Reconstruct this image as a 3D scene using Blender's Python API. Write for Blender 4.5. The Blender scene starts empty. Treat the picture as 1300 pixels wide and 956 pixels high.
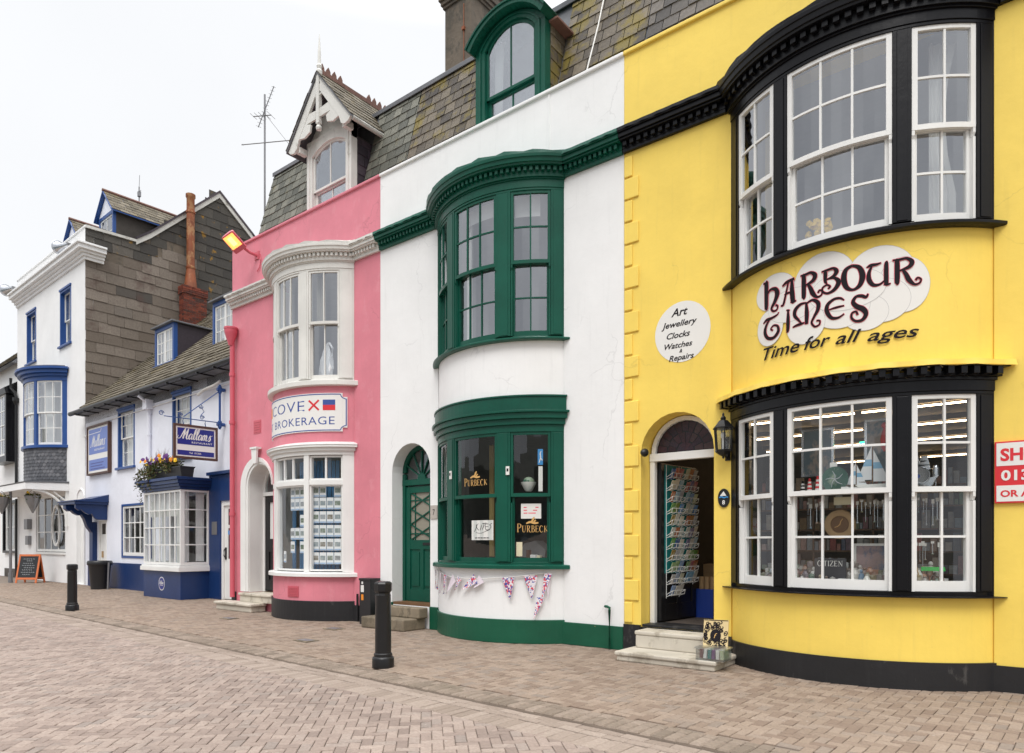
import bpy, bmesh, math, random
from mathutils import Vector, Matrix
from mathutils.geometry import tessellate_polygon
random.seed(7)
rnd = random.uniform
SC = bpy.context.scene
COL = SC.collection
PI = math.pi
I4 = Matrix.Identity(4)
ROOTM = {}

# ------------------------------------------------------------------ mesh builder
class MB:
    def __init__(s): s.v = []; s.f = []; s.mi = []; s.m = 0
    def add(s, vs, fs):
        o = len(s.v); s.v += [tuple(v) for v in vs]
        for f in fs: s.f.append([i + o for i in f]); s.mi.append(s.m)
        return s
    def mat(s, i): s.m = i; return s
    def box(s, x0, x1, y0, y1, z0, z1):
        return s.add([(x0,y0,z0),(x1,y0,z0),(x1,y1,z0),(x0,y1,z0),(x0,y0,z1),(x1,y0,z1),(x1,y1,z1),(x0,y1,z1)],
                     [(0,1,2,3),(4,7,6,5),(0,4,5,1),(1,5,6,2),(2,6,7,3),(3,7,4,0)])
    def obox(s, c, size, R=None):
        R = R or Matrix.Identity(3); c = Vector(c); h = [q/2 for q in size]
        vs = [c + R @ Vector((sx*h[0], sy*h[1], sz*h[2])) for sz in (-1,1) for sx,sy in ((-1,-1),(1,-1),(1,1),(-1,1))]
        return s.add(vs, [(0,3,2,1),(4,5,6,7),(0,1,5,4),(1,2,6,5),(2,3,7,6),(3,0,4,7)])
    def quad(s, a, b, c, d): return s.add([a,b,c,d], [(0,1,2,3)])
    def tube(s, pts, r, n=8, r2=None):
        pts = [Vector(p) for p in pts]; k = len(pts); vs = []; fs = []
        up0 = Vector((0,0,1))
        for i, p in enumerate(pts):
            t = (pts[min(i+1,k-1)] - pts[max(i-1,0)]).normalized()
            a = t.cross(up0)
            if a.length < 1e-3: a = t.cross(Vector((0,1,0)))
            a.normalize(); b = t.cross(a)
            rr = r if r2 is None else r + (r2-r)*i/(k-1)
            for j in range(n):
                g = 2*PI*j/n; vs.append(p + a*math.cos(g)*rr + b*math.sin(g)*rr)
        for i in range(k-1):
            for j in range(n):
                fs.append((i*n+j, i*n+(j+1)%n, (i+1)*n+(j+1)%n, (i+1)*n+j))
        fs.append(tuple(range(n))); fs.append(tuple((k-1)*n+j for j in range(n)))
        return s.add(vs, fs)
    def lathe(s, prof, c=(0,0,0), n=16, M=None):
        vs = []; fs = []; k = len(prof); M = M or I4; c = Vector(c)
        for r, z in prof:
            for j in range(n):
                g = 2*PI*j/n; vs.append(c + (M @ Vector((r*math.cos(g), r*math.sin(g), z))))
        for i in range(k-1):
            for j in range(n): fs.append((i*n+j, i*n+(j+1)%n, (i+1)*n+(j+1)%n, (i+1)*n+j))
        fs.append(tuple(range(n-1,-1,-1))); fs.append(tuple((k-1)*n+j for j in range(n)))
        return s.add(vs, fs)
    def prism(s, poly, fn, t0, t1):
        """closed 2-D polygon (may be concave) pushed from depth t0 to t1; fn(x, z, t) -> point"""
        tri = tessellate_polygon([[Vector((x, z, 0)) for x, z in poly]]); n = len(poly)
        vs = [fn(x, z, t0) for x, z in poly] + [fn(x, z, t1) for x, z in poly]
        fs = [tuple(t) for t in tri] + [tuple(i+n for i in t) for t in tri]
        fs += [(i, (i+1) % n, (i+1) % n + n, i+n) for i in range(n)]
        return s.add(vs, fs)
    def sphere(s, c, r, n=10, sc=(1,1,1)):
        prof = [(max(1e-4, math.sin(PI*i/n)), -math.cos(PI*i/n)) for i in range(n+1)]
        return s.lathe([(a, b) for a, b in prof], c, n+2, Matrix.Diagonal((r*sc[0], r*sc[1], r*sc[2], 1)))

def XZ(x, z, t): return (x, t, z)
def YZ(x, z, t): return (t, x, z)
def XY(x, y, t): return (x, y, t)

def tagp(o, label=None, cat=None, group=None, kind=None):
    if label: o['label'] = label
    if cat: o['category'] = cat
    if group: o['group'] = group
    if kind: o['kind'] = kind
    return o

def mesh_obj(mb, name, mats, M, bevel=0, smooth=False, clean=False):
    me = bpy.data.meshes.new(name)
    me.from_pydata([M @ Vector(v) for v in mb.v], [], mb.f)
    if not isinstance(mats, (list, tuple)): mats = [mats]
    for m in mats: me.materials.append(m)
    for p, i in zip(me.polygons, mb.mi): p.material_index = i
    bm = bmesh.new(); bm.from_mesh(me)
    if clean: bmesh.ops.remove_doubles(bm, verts=bm.verts, dist=1e-5)
    bmesh.ops.recalc_face_normals(bm, faces=bm.faces)
    bm.to_mesh(me); bm.free()
    if smooth:
        for p in me.polygons: p.use_smooth = True
        me.set_sharp_from_angle(angle=math.radians(38))
    o = bpy.data.objects.new(name, me); COL.objects.link(o)
    if bevel:
        b = o.modifiers.new('bevel', 'BEVEL'); b.width = bevel; b.segments = 2; b.limit_method = 'ANGLE'; b.angle_limit = math.radians(40)
    return o

def thing(name, label, cat, loc=(0,0,0), rz=0, group=None, kind=None):
    o = bpy.data.objects.new(name, None); COL.objects.link(o); o.empty_display_size = .2
    o.location = loc; o.rotation_euler = (0,0,rz)
    ROOTM[o.name] = Matrix.Translation(loc) @ Matrix.Rotation(rz, 4, 'Z')
    return tagp(o, label, cat, group, kind)

def part(mb, name, mats, parent, F=None, **k):
    """F maps the builder's coordinates to the world (None: already local to the thing)"""
    r = parent
    while r.parent: r = r.parent
    M = I4 if F is None else ROOTM[r.name].inverted() @ F
    o = mesh_obj(mb, name, mats, M, **k); o.parent = parent
    return o

def solo(mb, name, mats, label, cat, loc=(0,0,0), rz=0, group=None, kind=None, F=None, **k):
    """a thing that is one mesh; builder coordinates are local, or mapped by F to the world"""
    RM = Matrix.Translation(loc) @ Matrix.Rotation(rz, 4, 'Z')
    o = mesh_obj(mb, name, mats, I4 if F is None else RM.inverted() @ F, **k)
    o.location = loc; o.rotation_euler = (0,0,rz)
    return tagp(o, label, cat, group, kind)

def copy_tree(o, parent=None):
    c = o.copy(); COL.objects.link(c)
    if parent: c.parent = parent
    for ch in [q for q in bpy.data.objects if q.parent == o]: copy_tree(ch, c)
    return c
W = I4                                           # world frame = frame of the three main fronts (front plane y = 0)

# ------------------------------------------------------------------ bay geometry (circular arc in plan)
class Bay:
    def __init__(s, xc, a, p, y0=0.0):
        s.xc, s.a, s.p = xc, a, p; s.R = (a*a+p*p)/(2*p); s.yc = y0 + s.R - p; s.um = s.R*math.asin(a/s.R)
    def P(s, u, e, z):
        g = u/s.R; return (s.xc+(s.R+e)*math.sin(g), s.yc-(s.R+e)*math.cos(g), z)
    def u(s, x): return s.R*math.asin((x-s.xc)/s.R)
def arcbox(mb, b, u0, u1, e0, e1, z0, z1, n=None):
    n = n or max(1, int(abs(u1-u0)/.09)); vs = []; fs = []
    for i in range(n+1):
        u = u0+(u1-u0)*i/n
        vs += [b.P(u,e0,z0), b.P(u,e1,z0), b.P(u,e1,z1), b.P(u,e0,z1)]
    for i in range(n):
        o = 4*i
        for j in range(4): fs.append((o+j, o+(j+1)%4, o+4+(j+1)%4, o+4+j))
    fs += [(0,1,2,3), (4*n,4*n+3,4*n+2,4*n+1)]
    return mb.add(vs, fs)
def arcsheet(mb, b, u0, u1, e, z0, z1):
    n = max(1, int(abs(u1-u0)/.09)); vs = []; fs = []
    for i in range(n+1):
        u = u0+(u1-u0)*i/n; vs += [b.P(u,e,z0), b.P(u,e,z1)]
    for i in range(n): fs.append((2*i, 2*i+2, 2*i+3, 2*i+1))
    return mb.add(vs, fs)
def arcprof(mb, b, u0, u1, prof):
    """profile [(e, z), ...] closed polygon swept along the arc"""
    n = max(2, int(abs(u1-u0)/.09)); k = len(prof); vs = []; fs = []
    for i in range(n+1):
        u = u0+(u1-u0)*i/n; vs += [b.P(u,e,z) for e,z in prof]
    for i in range(n):
        for j in range(k): fs.append((i*k+j, i*k+(j+1)%k, (i+1)*k+(j+1)%k, (i+1)*k+j))
    fs += [tuple(range(k)), tuple(n*k+j for j in range(k))]
    return mb.add(vs, fs)
def bsash(b, u0, u1, e0, e1, z0, z1, cols, rows, st=.045, rt=.05, rb=.07, bar=.018):
    f = MB(); g = MB()
    arcbox(f,b,u0,u0+st,e0,e1,z0,z1); arcbox(f,b,u1-st,u1,e0,e1,z0,z1)
    arcbox(f,b,u0+st,u1-st,e0,e1-.002,z1-rt,z1); arcbox(f,b,u0+st,u1-st,e0,e1-.002,z0,z0+rb)
    a0,a1,c0,c1 = u0+st,u1-st,z0+rb,z1-rt; em=(e0+e1)/2
    for i in range(1,cols):
        u=a0+(a1-a0)*i/cols; arcbox(f,b,u-bar/2,u+bar/2,em-.012,e1-.008,c0,c1)
    for j in range(1,rows):
        z=c0+(c1-c0)*j/rows; arcbox(f,b,a0,a1,em-.012,e1-.010,z-bar/2,z+bar/2)
    for i in range(cols):
        for j in range(rows): arcsheet(g,b,a0+(a1-a0)*i/cols,a0+(a1-a0)*(i+1)/cols,em,c0+(c1-c0)*j/rows,c0+(c1-c0)*(j+1)/rows)
    return f,g
def fsash(x0,x1,y0,y1,z0,z1,cols,rows,st=.045,rt=.05,rb=.07,bar=.02):
    """flat sash; y0 is the street side"""
    f=MB(); g=MB()
    f.box(x0,x0+st,y0,y1,z0,z1); f.box(x1-st,x1,y0,y1,z0,z1)
    f.box(x0+st,x1-st,y0+.002,y1-.002,z1-rt,z1); f.box(x0+st,x1-st,y0+.002,y1-.002,z0,z0+rb)
    a0,a1,c0,c1=x0+st,x1-st,z0+rb,z1-rt; ym=(y0+y1)/2
    for i in range(1,cols):
        x=a0+(a1-a0)*i/cols; f.box(x-bar/2,x+bar/2,y0+.008,ym+.01,c0,c1)
    for j in range(1,rows):
        z=c0+(c1-c0)*j/rows; f.box(a0,a1,y0+.010,ym+.008,z-bar/2,z+bar/2)
    for i in range(cols):
        for j in range(rows):
            q0,q1,w0,w1=a0+(a1-a0)*i/cols,a0+(a1-a0)*(i+1)/cols,c0+(c1-c0)*j/rows,c0+(c1-c0)*(j+1)/rows
            g.quad((q0,ym,w0),(q1,ym,w0),(q1,ym,w1),(q0,ym,w1))
    return f,g

# ------------------------------------------------------------------ writing
def text2d(body, shear=0, off=0.0, space=1.0, res=3):
    cu = bpy.data.curves.new('t', 'FONT'); cu.body = body; cu.shear = shear; cu.offset = off
    cu.resolution_u = res; cu.space_character = space; cu.fill_mode = 'FRONT'
    o = bpy.data.objects.new('t', cu); COL.objects.link(o)
    dg = bpy.context.evaluated_depsgraph_get(); me = o.evaluated_get(dg).to_mesh()
    vs = [(v.co.x, v.co.y) for v in me.vertices]; fs = [tuple(p.vertices) for p in me.polygons]
    o.evaluated_get(dg).to_mesh_clear(); bpy.data.objects.remove(o); bpy.data.curves.remove(cu)
    return vs, fs
def put_text(mb, body, x0, z0, w, h, fn, shear=0, off=0.0, space=1.0, lift=0.0):
    """text whose capitals are h tall, squeezed to width w, start (x0, z0) on baseline; fn(x, z, lift)"""
    vs, fs = text2d(body, shear, off, space)
    if not vs: return mb
    xa = min(v[0] for v in vs); xb = max(v[0] for v in vs); cap = .729
    return mb.add([fn(x0+(x-xa)/(xb-xa)*w, z0+y/cap*h, lift) for x, y in vs], fs)
def catmull(p, n=7):
    q = [p[0]]+list(p)+[p[-1]]; out = []
    for i in range(1, len(q)-2):
        a,b,c,d = q[i-1],q[i],q[i+1],q[i+2]
        for k in range(n):
            t=k/n
            out.append(tuple(.5*((2*b[j])+(-a[j]+c[j])*t+(2*a[j]-5*b[j]+4*c[j]-d[j])*t*t+(-a[j]+3*b[j]-3*c[j]+d[j])*t**3) for j in range(len(b))))
    out.append(tuple(q[-2])); return out
def stroke(mb, pts, fn, grow=0.0, lift=0.0, aspect=1.0):
    """pts (x, y, width) smooth brush stroke"""
    p = catmull(pts); L=[]; Rr=[]
    for i,(x,y,w) in enumerate(p):
        x1,y1 = p[max(i-1,0)][:2]; x2,y2 = p[min(i+1,len(p)-1)][:2]
        dx,dy = (x2-x1)*aspect,(y2-y1); l=math.hypot(dx,dy) or 1; nx,ny=-dy/l,dx/l; h=w/2+grow
        if i==0: x-=dx/l*grow/aspect; y-=dy/l*grow
        if i==len(p)-1: x+=dx/l*grow/aspect; y+=dy/l*grow
        L.append(fn(x+nx*h/aspect,y+ny*h,lift)); Rr.append(fn(x-nx*h/aspect,y-ny*h,lift))
    n=len(L)
    return mb.add(L+Rr,[(i,i+1,n+i+1,n+i) for i in range(n-1)])
def disc(mb, cx, cz, rx, rz, fn, lift=0.0, n=28, rings=4, rot=0):
    vs=[fn(cx,cz,lift)]; fs=[]; cr,sr=math.cos(rot),math.sin(rot)
    for k in range(1,rings+1):
        for j in range(n):
            a=2*PI*j/n; x=rx*math.cos(a)*k/rings; z=rz*math.sin(a)*k/rings
            vs.append(fn(cx+x*cr-z*sr,cz+x*sr+z*cr,lift))
    for j in range(n): fs.append((0,1+j,1+(j+1)%n))
    for k in range(rings-1):
        for j in range(n):
            o=1+k*n; fs.append((o+j,o+n+j,o+n+(j+1)%n,o+(j+1)%n))
    return mb.add(vs,fs)
def bayfn(b, e=0.004):
    return lambda u,z,l: b.P(u,e+l,z)

# ------------------------------------------------------------------ materials
def newmat(name):
    m=bpy.data.materials.new(name); m.use_nodes=True; nt=m.node_tree; nt.nodes.clear()
    return m,nt,nt.nodes,nt.links
def N(nt,t,**k):
    n=nt.nodes.new(t)
    for a,b in k.items():
        if a.startswith('i_'): n.inputs[a[2:].replace('_',' ')].default_value=b
        else: setattr(n,a,b)
    return n
def ramp(nt,stops,fac):
    r=nt.nodes.new('ShaderNodeValToRGB'); nt.links.new(fac,r.inputs[0]); e=r.color_ramp.elements
    while len(e)<len(stops): e.new(.5)
    for i,(p,c) in enumerate(stops): e[i].position=p; e[i].color=(c[0],c[1],c[2],1) if isinstance(c,(tuple,list)) else (c,c,c,1)
    return r.outputs[0]
def mixc(nt,f,a,b,mode='MIX'):
    m=nt.nodes.new('ShaderNodeMix'); m.data_type='RGBA'; m.blend_type=mode
    for v,i in ((f,0),(a,6),(b,7)):
        if hasattr(v,'is_linked'): nt.links.new(v,m.inputs[i])
        else: m.inputs[i].default_value = v if i==0 else (v[0],v[1],v[2],1)
    return m.outputs[2]
def mapped(nt, scale, src='pos', rot=None):
    if src=='pos': o=nt.nodes.new('ShaderNodeNewGeometry').outputs['Position']
    else: o=nt.nodes.new('ShaderNodeTexCoord').outputs['Object']
    m=nt.nodes.new('ShaderNodeMapping'); m.inputs['Scale'].default_value=scale
    if rot: m.inputs['Rotation'].default_value=rot
    nt.links.new(o,m.inputs[0]); return m.outputs[0]
def noise(nt,vec,scale,detail=4,rough=.55):
    n=N(nt,'ShaderNodeTexNoise'); n.inputs['Scale'].default_value=scale; n.inputs['Detail'].default_value=detail; n.inputs['Roughness'].default_value=rough
    nt.links.new(vec,n.inputs['Vector']); return n.outputs['Fac']
def finish(m,nt,col,rough,bump=None,bs=.2,bd=.01,metal=0,spec=.5,emis=None):
    b=nt.nodes.new('ShaderNodeBsdfPrincipled'); o=nt.nodes.new('ShaderNodeOutputMaterial')
    for v,k in ((col,'Base Color'),(rough,'Roughness')):
        if hasattr(v,'is_linked'): nt.links.new(v,b.inputs[k])
        else: b.inputs[k].default_value = (v[0],v[1],v[2],1) if k=='Base Color' else v
    b.inputs['Metallic'].default_value=metal; b.inputs['Specular IOR Level'].default_value=spec
    if bump is not None:
        q=nt.nodes.new('ShaderNodeBump'); q.inputs['Strength'].default_value=bs; q.inputs['Distance'].default_value=bd
        nt.links.new(bump,q.inputs['Height']); nt.links.new(q.outputs[0],b.inputs['Normal'])
    if emis:
        b.inputs['Emission Color'].default_value=(*emis[0],1); b.inputs['Emission Strength'].default_value=emis[1]
    nt.links.new(b.outputs[0],o.inputs[0]); return m
def paint(name,c,rough=.55,var=.10,streak=.06,bs=.25,bd=.006,bump=14,spec=.4,blotch=None,chip=None,crack=0):
    """weathered paint: tonal blotches, rain streaks, brush / render texture"""
    m,nt,nd,lk=newmat(name); p=mapped(nt,(1,1,1))
    d=tuple(x*(1-var*2.2) for x in c); col=mixc(nt,ramp(nt,[(.35,0),(.7,1)],noise(nt,p,1.3,5,.6)),c,d)
    if streak:
        s=noise(nt,mapped(nt,(7,7,.5)),2.0,5,.65)
        col=mixc(nt,ramp(nt,[(.55,0),(.8,streak*4)],s),col,tuple(x*.55+.03 for x in c))
    fine=noise(nt,p,35,3); col=mixc(nt,ramp(nt,[(.68,0),(.78,.25)],fine),col,tuple(x*.6+.04 for x in c))
    if blotch:
        bc,amt,th=blotch; col=mixc(nt,ramp(nt,[(th,0),(th+.07,amt)],noise(nt,mapped(nt,(1,1,.6)),3.1,6,.7)),col,bc)
    if chip:
        cc,th=chip; col=mixc(nt,ramp(nt,[(th,0),(th+.02,1)],noise(nt,p,9,6,.7)),col,cc)
    if crack:
        ds=N(nt,'ShaderNodeVectorMath',operation='ADD'); nn=N(nt,'ShaderNodeTexNoise'); nn.inputs['Scale'].default_value=2.5; nn.inputs['Detail'].default_value=5; lk.new(p,nn.inputs['Vector'])
        s3=N(nt,'ShaderNodeVectorMath',operation='SCALE'); s3.inputs['Scale'].default_value=.55; lk.new(nn.outputs['Color'],s3.inputs[0]); lk.new(p,ds.inputs[0]); lk.new(s3.outputs[0],ds.inputs[1])
        vo=N(nt,'ShaderNodeTexVoronoi'); vo.feature='DISTANCE_TO_EDGE'; vo.inputs['Scale'].default_value=.75; lk.new(ds.outputs[0],vo.inputs['Vector'])
        e1=ramp(nt,[(.0,crack),(.007,0)],vo.outputs['Distance']); mk=ramp(nt,[(.50,0),(.58,1)],noise(nt,p,.8,3))
        mu=N(nt,'ShaderNodeMath',operation='MULTIPLY'); lk.new(e1,mu.inputs[0]); lk.new(mk,mu.inputs[1]); col=mixc(nt,mu.outputs[0],col,tuple(x*.45 for x in c))
    h=noise(nt,p,bump,5,.6)
    return finish(m,nt,col,rough,h,bs,bd,spec=spec)
def plain(name,c,rough=.5,metal=0,emis=None,spec=.5,var=.0):
    m,nt,nd,lk=newmat(name)
    col=c
    if var: col=mixc(nt,noise(nt,mapped(nt,(1,1,1)),6,4),tuple(x*(1-var) for x in c),tuple(min(1,x*(1+var)) for x in c))
    return finish(m,nt,col,rough,metal=metal,emis=emis,spec=spec)
def glass(name,add,rough=.015,wave=.05):
    m,nt,nd,lk=newmat(name)
    fr=N(nt,'ShaderNodeFresnel'); fr.inputs[0].default_value=1.5
    gg=N(nt,'ShaderNodeNewGeometry'); io=N(nt,'ShaderNodeMapRange'); io.inputs[3].default_value=1.5; io.inputs[4].default_value=1/1.5; lk.new(gg.outputs['Backfacing'],io.inputs[0]); lk.new(io.outputs[0],fr.inputs[0])
    ma=N(nt,'ShaderNodeMath',operation='ADD',use_clamp=True); ma.inputs[1].default_value=add; lk.new(fr.outputs[0],ma.inputs[0])
    b=N(nt,'ShaderNodeBump'); b.inputs['Strength'].default_value=wave; b.inputs['Distance'].default_value=.02
    lk.new(noise(nt,mapped(nt,(1,1,1)),2.6,2),b.inputs['Height'])
    wn=N(nt,'ShaderNodeTexWhiteNoise'); wn.noise_dimensions='1D'; lk.new(gg.outputs['Random Per Island'],wn.inputs['W'])
    v1=N(nt,'ShaderNodeVectorMath',operation='SUBTRACT'); v1.inputs[1].default_value=(.5,.5,.5); lk.new(wn.outputs['Color'],v1.inputs[0])
    v2=N(nt,'ShaderNodeVectorMath',operation='SCALE'); v2.inputs['Scale'].default_value=.11; lk.new(v1.outputs[0],v2.inputs[0])
    v3=N(nt,'ShaderNodeVectorMath',operation='ADD'); lk.new(gg.outputs['Normal'],v3.inputs[0]); lk.new(v2.outputs[0],v3.inputs[1])
    v4=N(nt,'ShaderNodeVectorMath',operation='NORMALIZE'); lk.new(v3.outputs[0],v4.inputs[0]); lk.new(v4.outputs[0],b.inputs['Normal'])
    g=N(nt,'ShaderNodeBsdfGlossy'); g.inputs['Roughness'].default_value=rough; lk.new(b.outputs[0],g.inputs['Normal']); g.inputs[0].default_value=(.94,.96,1,1)
    t=N(nt,'ShaderNodeBsdfTransparent'); t.inputs[0].default_value=(.93,.95,.95,1)
    mx=N(nt,'ShaderNodeMixShader'); o=N(nt,'ShaderNodeOutputMaterial')
    lk.new(ma.outputs[0],mx.inputs[0]); lk.new(t.outputs[0],mx.inputs[1]); lk.new(g.outputs[0],mx.inputs[2]); lk.new(mx.outputs[0],o.inputs[0])
    return m
def island(name,stops,rough=.7,mossc=None,moss=.5,bs=.4,bd=.008,fine=18,mscale=1.1,spec=.3,mrange=.1,spots=False):
    """separate slates, bricks, pavers: each piece takes its own tone; moss or stains lie across them"""
    m,nt,nd,lk=newmat(name); g=N(nt,'ShaderNodeNewGeometry'); p=mapped(nt,(1,1,1))
    col=ramp(nt,stops,g.outputs['Random Per Island'])
    col=mixc(nt,ramp(nt,[(.3,0),(.75,.55)],noise(nt,p,fine,5,.65)),col,tuple(x*.55 for x in stops[0][1]))
    if mossc: col=mixc(nt,ramp(nt,[(moss,0),(moss+mrange,.8)],noise(nt,p,mscale,7,.72)),col,mossc)
    if spots:
        for sc,th,cc,am in ((5.5,.035,(.10,.085,.075),.65),(3.1,.022,(.50,.45,.40),.55)):
            vv=N(nt,'ShaderNodeTexVoronoi'); vv.inputs['Scale'].default_value=sc; lk.new(p,vv.inputs['Vector'])
            col=mixc(nt,ramp(nt,[(th,am),(th+.02,0)],vv.outputs['Distance']),col,cc)
        col=mixc(nt,ramp(nt,[(.42,0),(.72,.45)],noise(nt,p,.55,6,.7)),col,tuple(x*.62 for x in stops[1][1]))
    return finish(m,nt,col,rough,noise(nt,p,fine*1.5,5,.65),bs,bd,spec=spec)
def randobj(name,stops,rough=.5):
    m,nt,nd,lk=newmat(name); o=N(nt,'ShaderNodeObjectInfo')
    col=ramp(nt,stops,o.outputs['Random'])
    v=N(nt,'ShaderNodeTexNoise'); v.inputs['Scale'].default_value=16; lk.new(mapped(nt,(1,1,1)),v.inputs['Vector'])
    col=mixc(nt,ramp(nt,[(.48,0),(.56,.6)],v.outputs['Fac']),col,mixc(nt,.35,col,(.75,.75,.7)))
    return finish(m,nt,col,rough)

YEL=(.94,.69,.135); PNK=(.73,.235,.292); WHT=(.865,.865,.86); GRN=(.008,.105,.062); NAV=(.010,.036,.135); BLK=(.012,.012,.014)
M={}
M['yellow']=paint('yellow_render',YEL,.65,.05,.05,.45,.009,7,chip=((.66,.50,.16),.79),crack=.26)
M['pink']=paint('pink_render',PNK,.6,.07,.05,.35,.008,10,blotch=((.74,.33,.37),.30,.55),chip=((.72,.42,.43),.76),crack=.35)
M['white']=paint('white_render',WHT,.62,.03,.045,.35,.008,9,chip=((.42,.37,.30),.795),crack=.28)
M['offwhite']=paint('far_white_render',(.87,.87,.87),.6,.035,.03,.3,.008,6)
M['bluewhite']=paint('cool_white_masonry',(.80,.82,.90),.6,.04,.03,.5,.02,4)
M['greenwood']=paint('green_gloss_wood',(.004,.088,.056),.34,.14,.05,.15,.004,20,spec=.28,chip=((.22,.26,.22),.80))
M['greenplinth']=paint('green_plinth',(.006,.095,.05),.4,.12,.06,.4,.01,8,blotch=((.09,.19,.13),.5,.62),chip=((.30,.22,.12),.735))
M['blackwood']=paint('black_gloss_wood',(.006,.006,.008),.28,.1,.02,.25,.008,9,spec=.25)
M['blackplinth']=paint('black_plinth',(.016,.016,.018),.5,.1,.08,.4,.01,7,blotch=((.09,.085,.08),.6,.57))
M['whitewood']=paint('white_gloss_wood',(.80,.80,.78),.35,.04,.03,.15,.004,18)
M['oldwhitewood']=paint('weathered_white_wood',(.74,.73,.69),.5,.07,.08,.3,.006,12,blotch=((.30,.28,.23),.55,.62),chip=((.2,.18,.14),.76))
M['navy']=paint('navy_paint',NAV,.35,.08,.04,.3,.01,7)
M['bluewood']=paint('blue_gloss_wood',(.02,.075,.27),.35,.08,.03,.12,.004,18)
M['pinkpipe']=paint('pink_gloss_metal',(.62,.12,.16),.35,.06,.03)
M['blackmetal']=paint('black_cast_metal',(.013,.013,.014),.32,.1,.0,.2,.004,30)
M['greymetal']=plain('grey_metal',(.25,.25,.26),.45,.6,var=.2)
M['lead']=paint('lead_flashing',(.17,.175,.19),.5,.2,.05)
M['greenlead']=paint('green_painted_lead',(.02,.13,.09),.45,.15,.05,.8,.02,6)
M['palelead']=paint('pale_painted_lead',(.62,.61,.57),.55,.12,.1,.9,.02,6,blotch=((.25,.23,.19),.7,.58))
M['slate']=island('mansard_slates',[(0,(.05,.042,.036)),(.35,(.115,.095,.072)),(.7,(.17,.142,.105)),(1,(.24,.20,.145))],.6,(.19,.145,.022),.50,mscale=1.6,mrange=.09)
M['slatepink']=island('grey_green_slates',[(0,(.085,.088,.072)),(.5,(.15,.15,.122)),(1,(.25,.245,.20))],.6,(.20,.16,.05),.62)
M['slategrey']=island('grey_scalloped_slates',[(0,(.085,.088,.10)),(.5,(.13,.134,.15)),(1,(.20,.20,.215))],.5)
M['slatepurple']=island('purple_slates',[(0,(.035,.028,.036)),(.5,(.06,.048,.06)),(1,(.09,.07,.085))],.45)
M['slateyel']=island('grey_brown_slates',[(0,(.05,.044,.04)),(.5,(.105,.092,.08)),(1,(.18,.155,.13))],.55,(.20,.13,.045),.60)
M['mosstile']=island('mossy_stone_tiles',[(0,(.10,.085,.06)),(.5,(.165,.14,.10)),(1,(.24,.21,.16))],.8,(.17,.12,.03),.57,bs=.7,bd=.015)
M['flankslate']=island('flank_slates',[(0,(.15,.122,.098)),(.4,(.185,.155,.128)),(.75,(.215,.182,.152)),(.97,(.25,.212,.178)),(.98,(.07,.064,.058)),(1,(.07,.064,.058))],.8,(.085,.05,.042),.56,bs=.6,bd=.012,mscale=.45)
M['darkslate']=island('dark_flank_slates',[(0,(.05,.046,.042)),(.5,(.08,.074,.064)),(.9,(.105,.095,.082)),(.95,(.21,.18,.15)),(1,(.21,.18,.15))],.8,(.30,.16,.02),.60,bs=.6,bd=.012,mscale=2.4,mrange=.04)
M['redbrick']=island('red_bricks',[(0,(.10,.03,.02)),(.4,(.27,.07,.04)),(.7,(.18,.045,.03)),(1,(.06,.04,.035))],.85,(.05,.045,.04),.6,bs=.5)
M['mortar']=plain('mortar',(.20,.18,.155),.9,var=.3)
M['rust']=paint('rusty_flue',(.30,.085,.03),.6,.25,.15,.4,.01,10,blotch=((.38,.20,.09),.8,.5))
M['terracotta']=plain('terracotta',(.17,.085,.065),.8,var=.35)
M['chimney']=paint('stained_cement_render',(.155,.125,.095),.85,.22,.18,.8,.02,8,blotch=((.07,.062,.05),.7,.5))
M['paver']=island('pavement_blocks',[(0,(.235,.172,.132)),(.4,(.315,.243,.187)),(.8,(.37,.29,.228)),(1,(.26,.215,.18))],.85,(.15,.13,.105),.60,bs=.35,bd=.004,fine=45,mscale=1.6,spots=True)
M['setts']=island('road_blocks',[(0,(.24,.187,.16)),(.4,(.34,.268,.228)),(.8,(.40,.322,.275)),(1,(.275,.232,.205))],.82,(.17,.145,.135),.60,bs=.35,bd=.004,fine=45,mscale=1.1,spots=True)
M['joint']=plain('sandy_joints',(.23,.185,.15),.95,var=.35)
M['kerb']=island('kerb_blocks',[(0,(.20,.16,.125)),(.5,(.27,.215,.17)),(1,(.33,.265,.215))],.85,(.15,.125,.09),.56,bs=.4,bd=.006,fine=30)
M['channel']=island('channel_blocks',[(0,(.27,.215,.175)),(.5,(.335,.27,.225)),(1,(.385,.315,.265))],.85,(.20,.165,.135),.6,bs=.3,bd=.004,fine=40)
M['stone']=paint('worn_stone_step',(.29,.235,.165),.85,.2,.15,.7,.015,10,blotch=((.12,.10,.07),.8,.5))
M['palestone']=paint('painted_stone_step',(.62,.57,.48),.7,.12,.1,.4,.008,12,blotch=((.30,.26,.20),.7,.56))
M['room']=plain('room_plaster',(.42,.41,.40),.9,var=.15)
M['paper2']=plain('property_card_paper',(.86,.87,.88),.6)
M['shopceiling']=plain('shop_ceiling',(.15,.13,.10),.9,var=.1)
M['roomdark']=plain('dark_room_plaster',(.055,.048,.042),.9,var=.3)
M['roomlight']=plain('pale_room_plaster',(.42,.40,.36),.9,var=.15)
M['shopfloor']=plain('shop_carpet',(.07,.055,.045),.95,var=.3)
M['curtain']=plain('net_curtain',(.72,.72,.70),.9,var=.06)
M['goldcurtain']=plain('mustard_curtain',(.32,.24,.09),.9,var=.2)
M['glass_up']=glass('upper_window_glass',.26,wave=.07)
M['glass_mid']=glass('shop_window_glass',.03)
M['glass_pink']=glass('office_window_glass',.03)
M['tube']=plain('fluorescent_tube',(1,.95,.8),.5,emis=((1,.70,.40),15))
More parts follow.
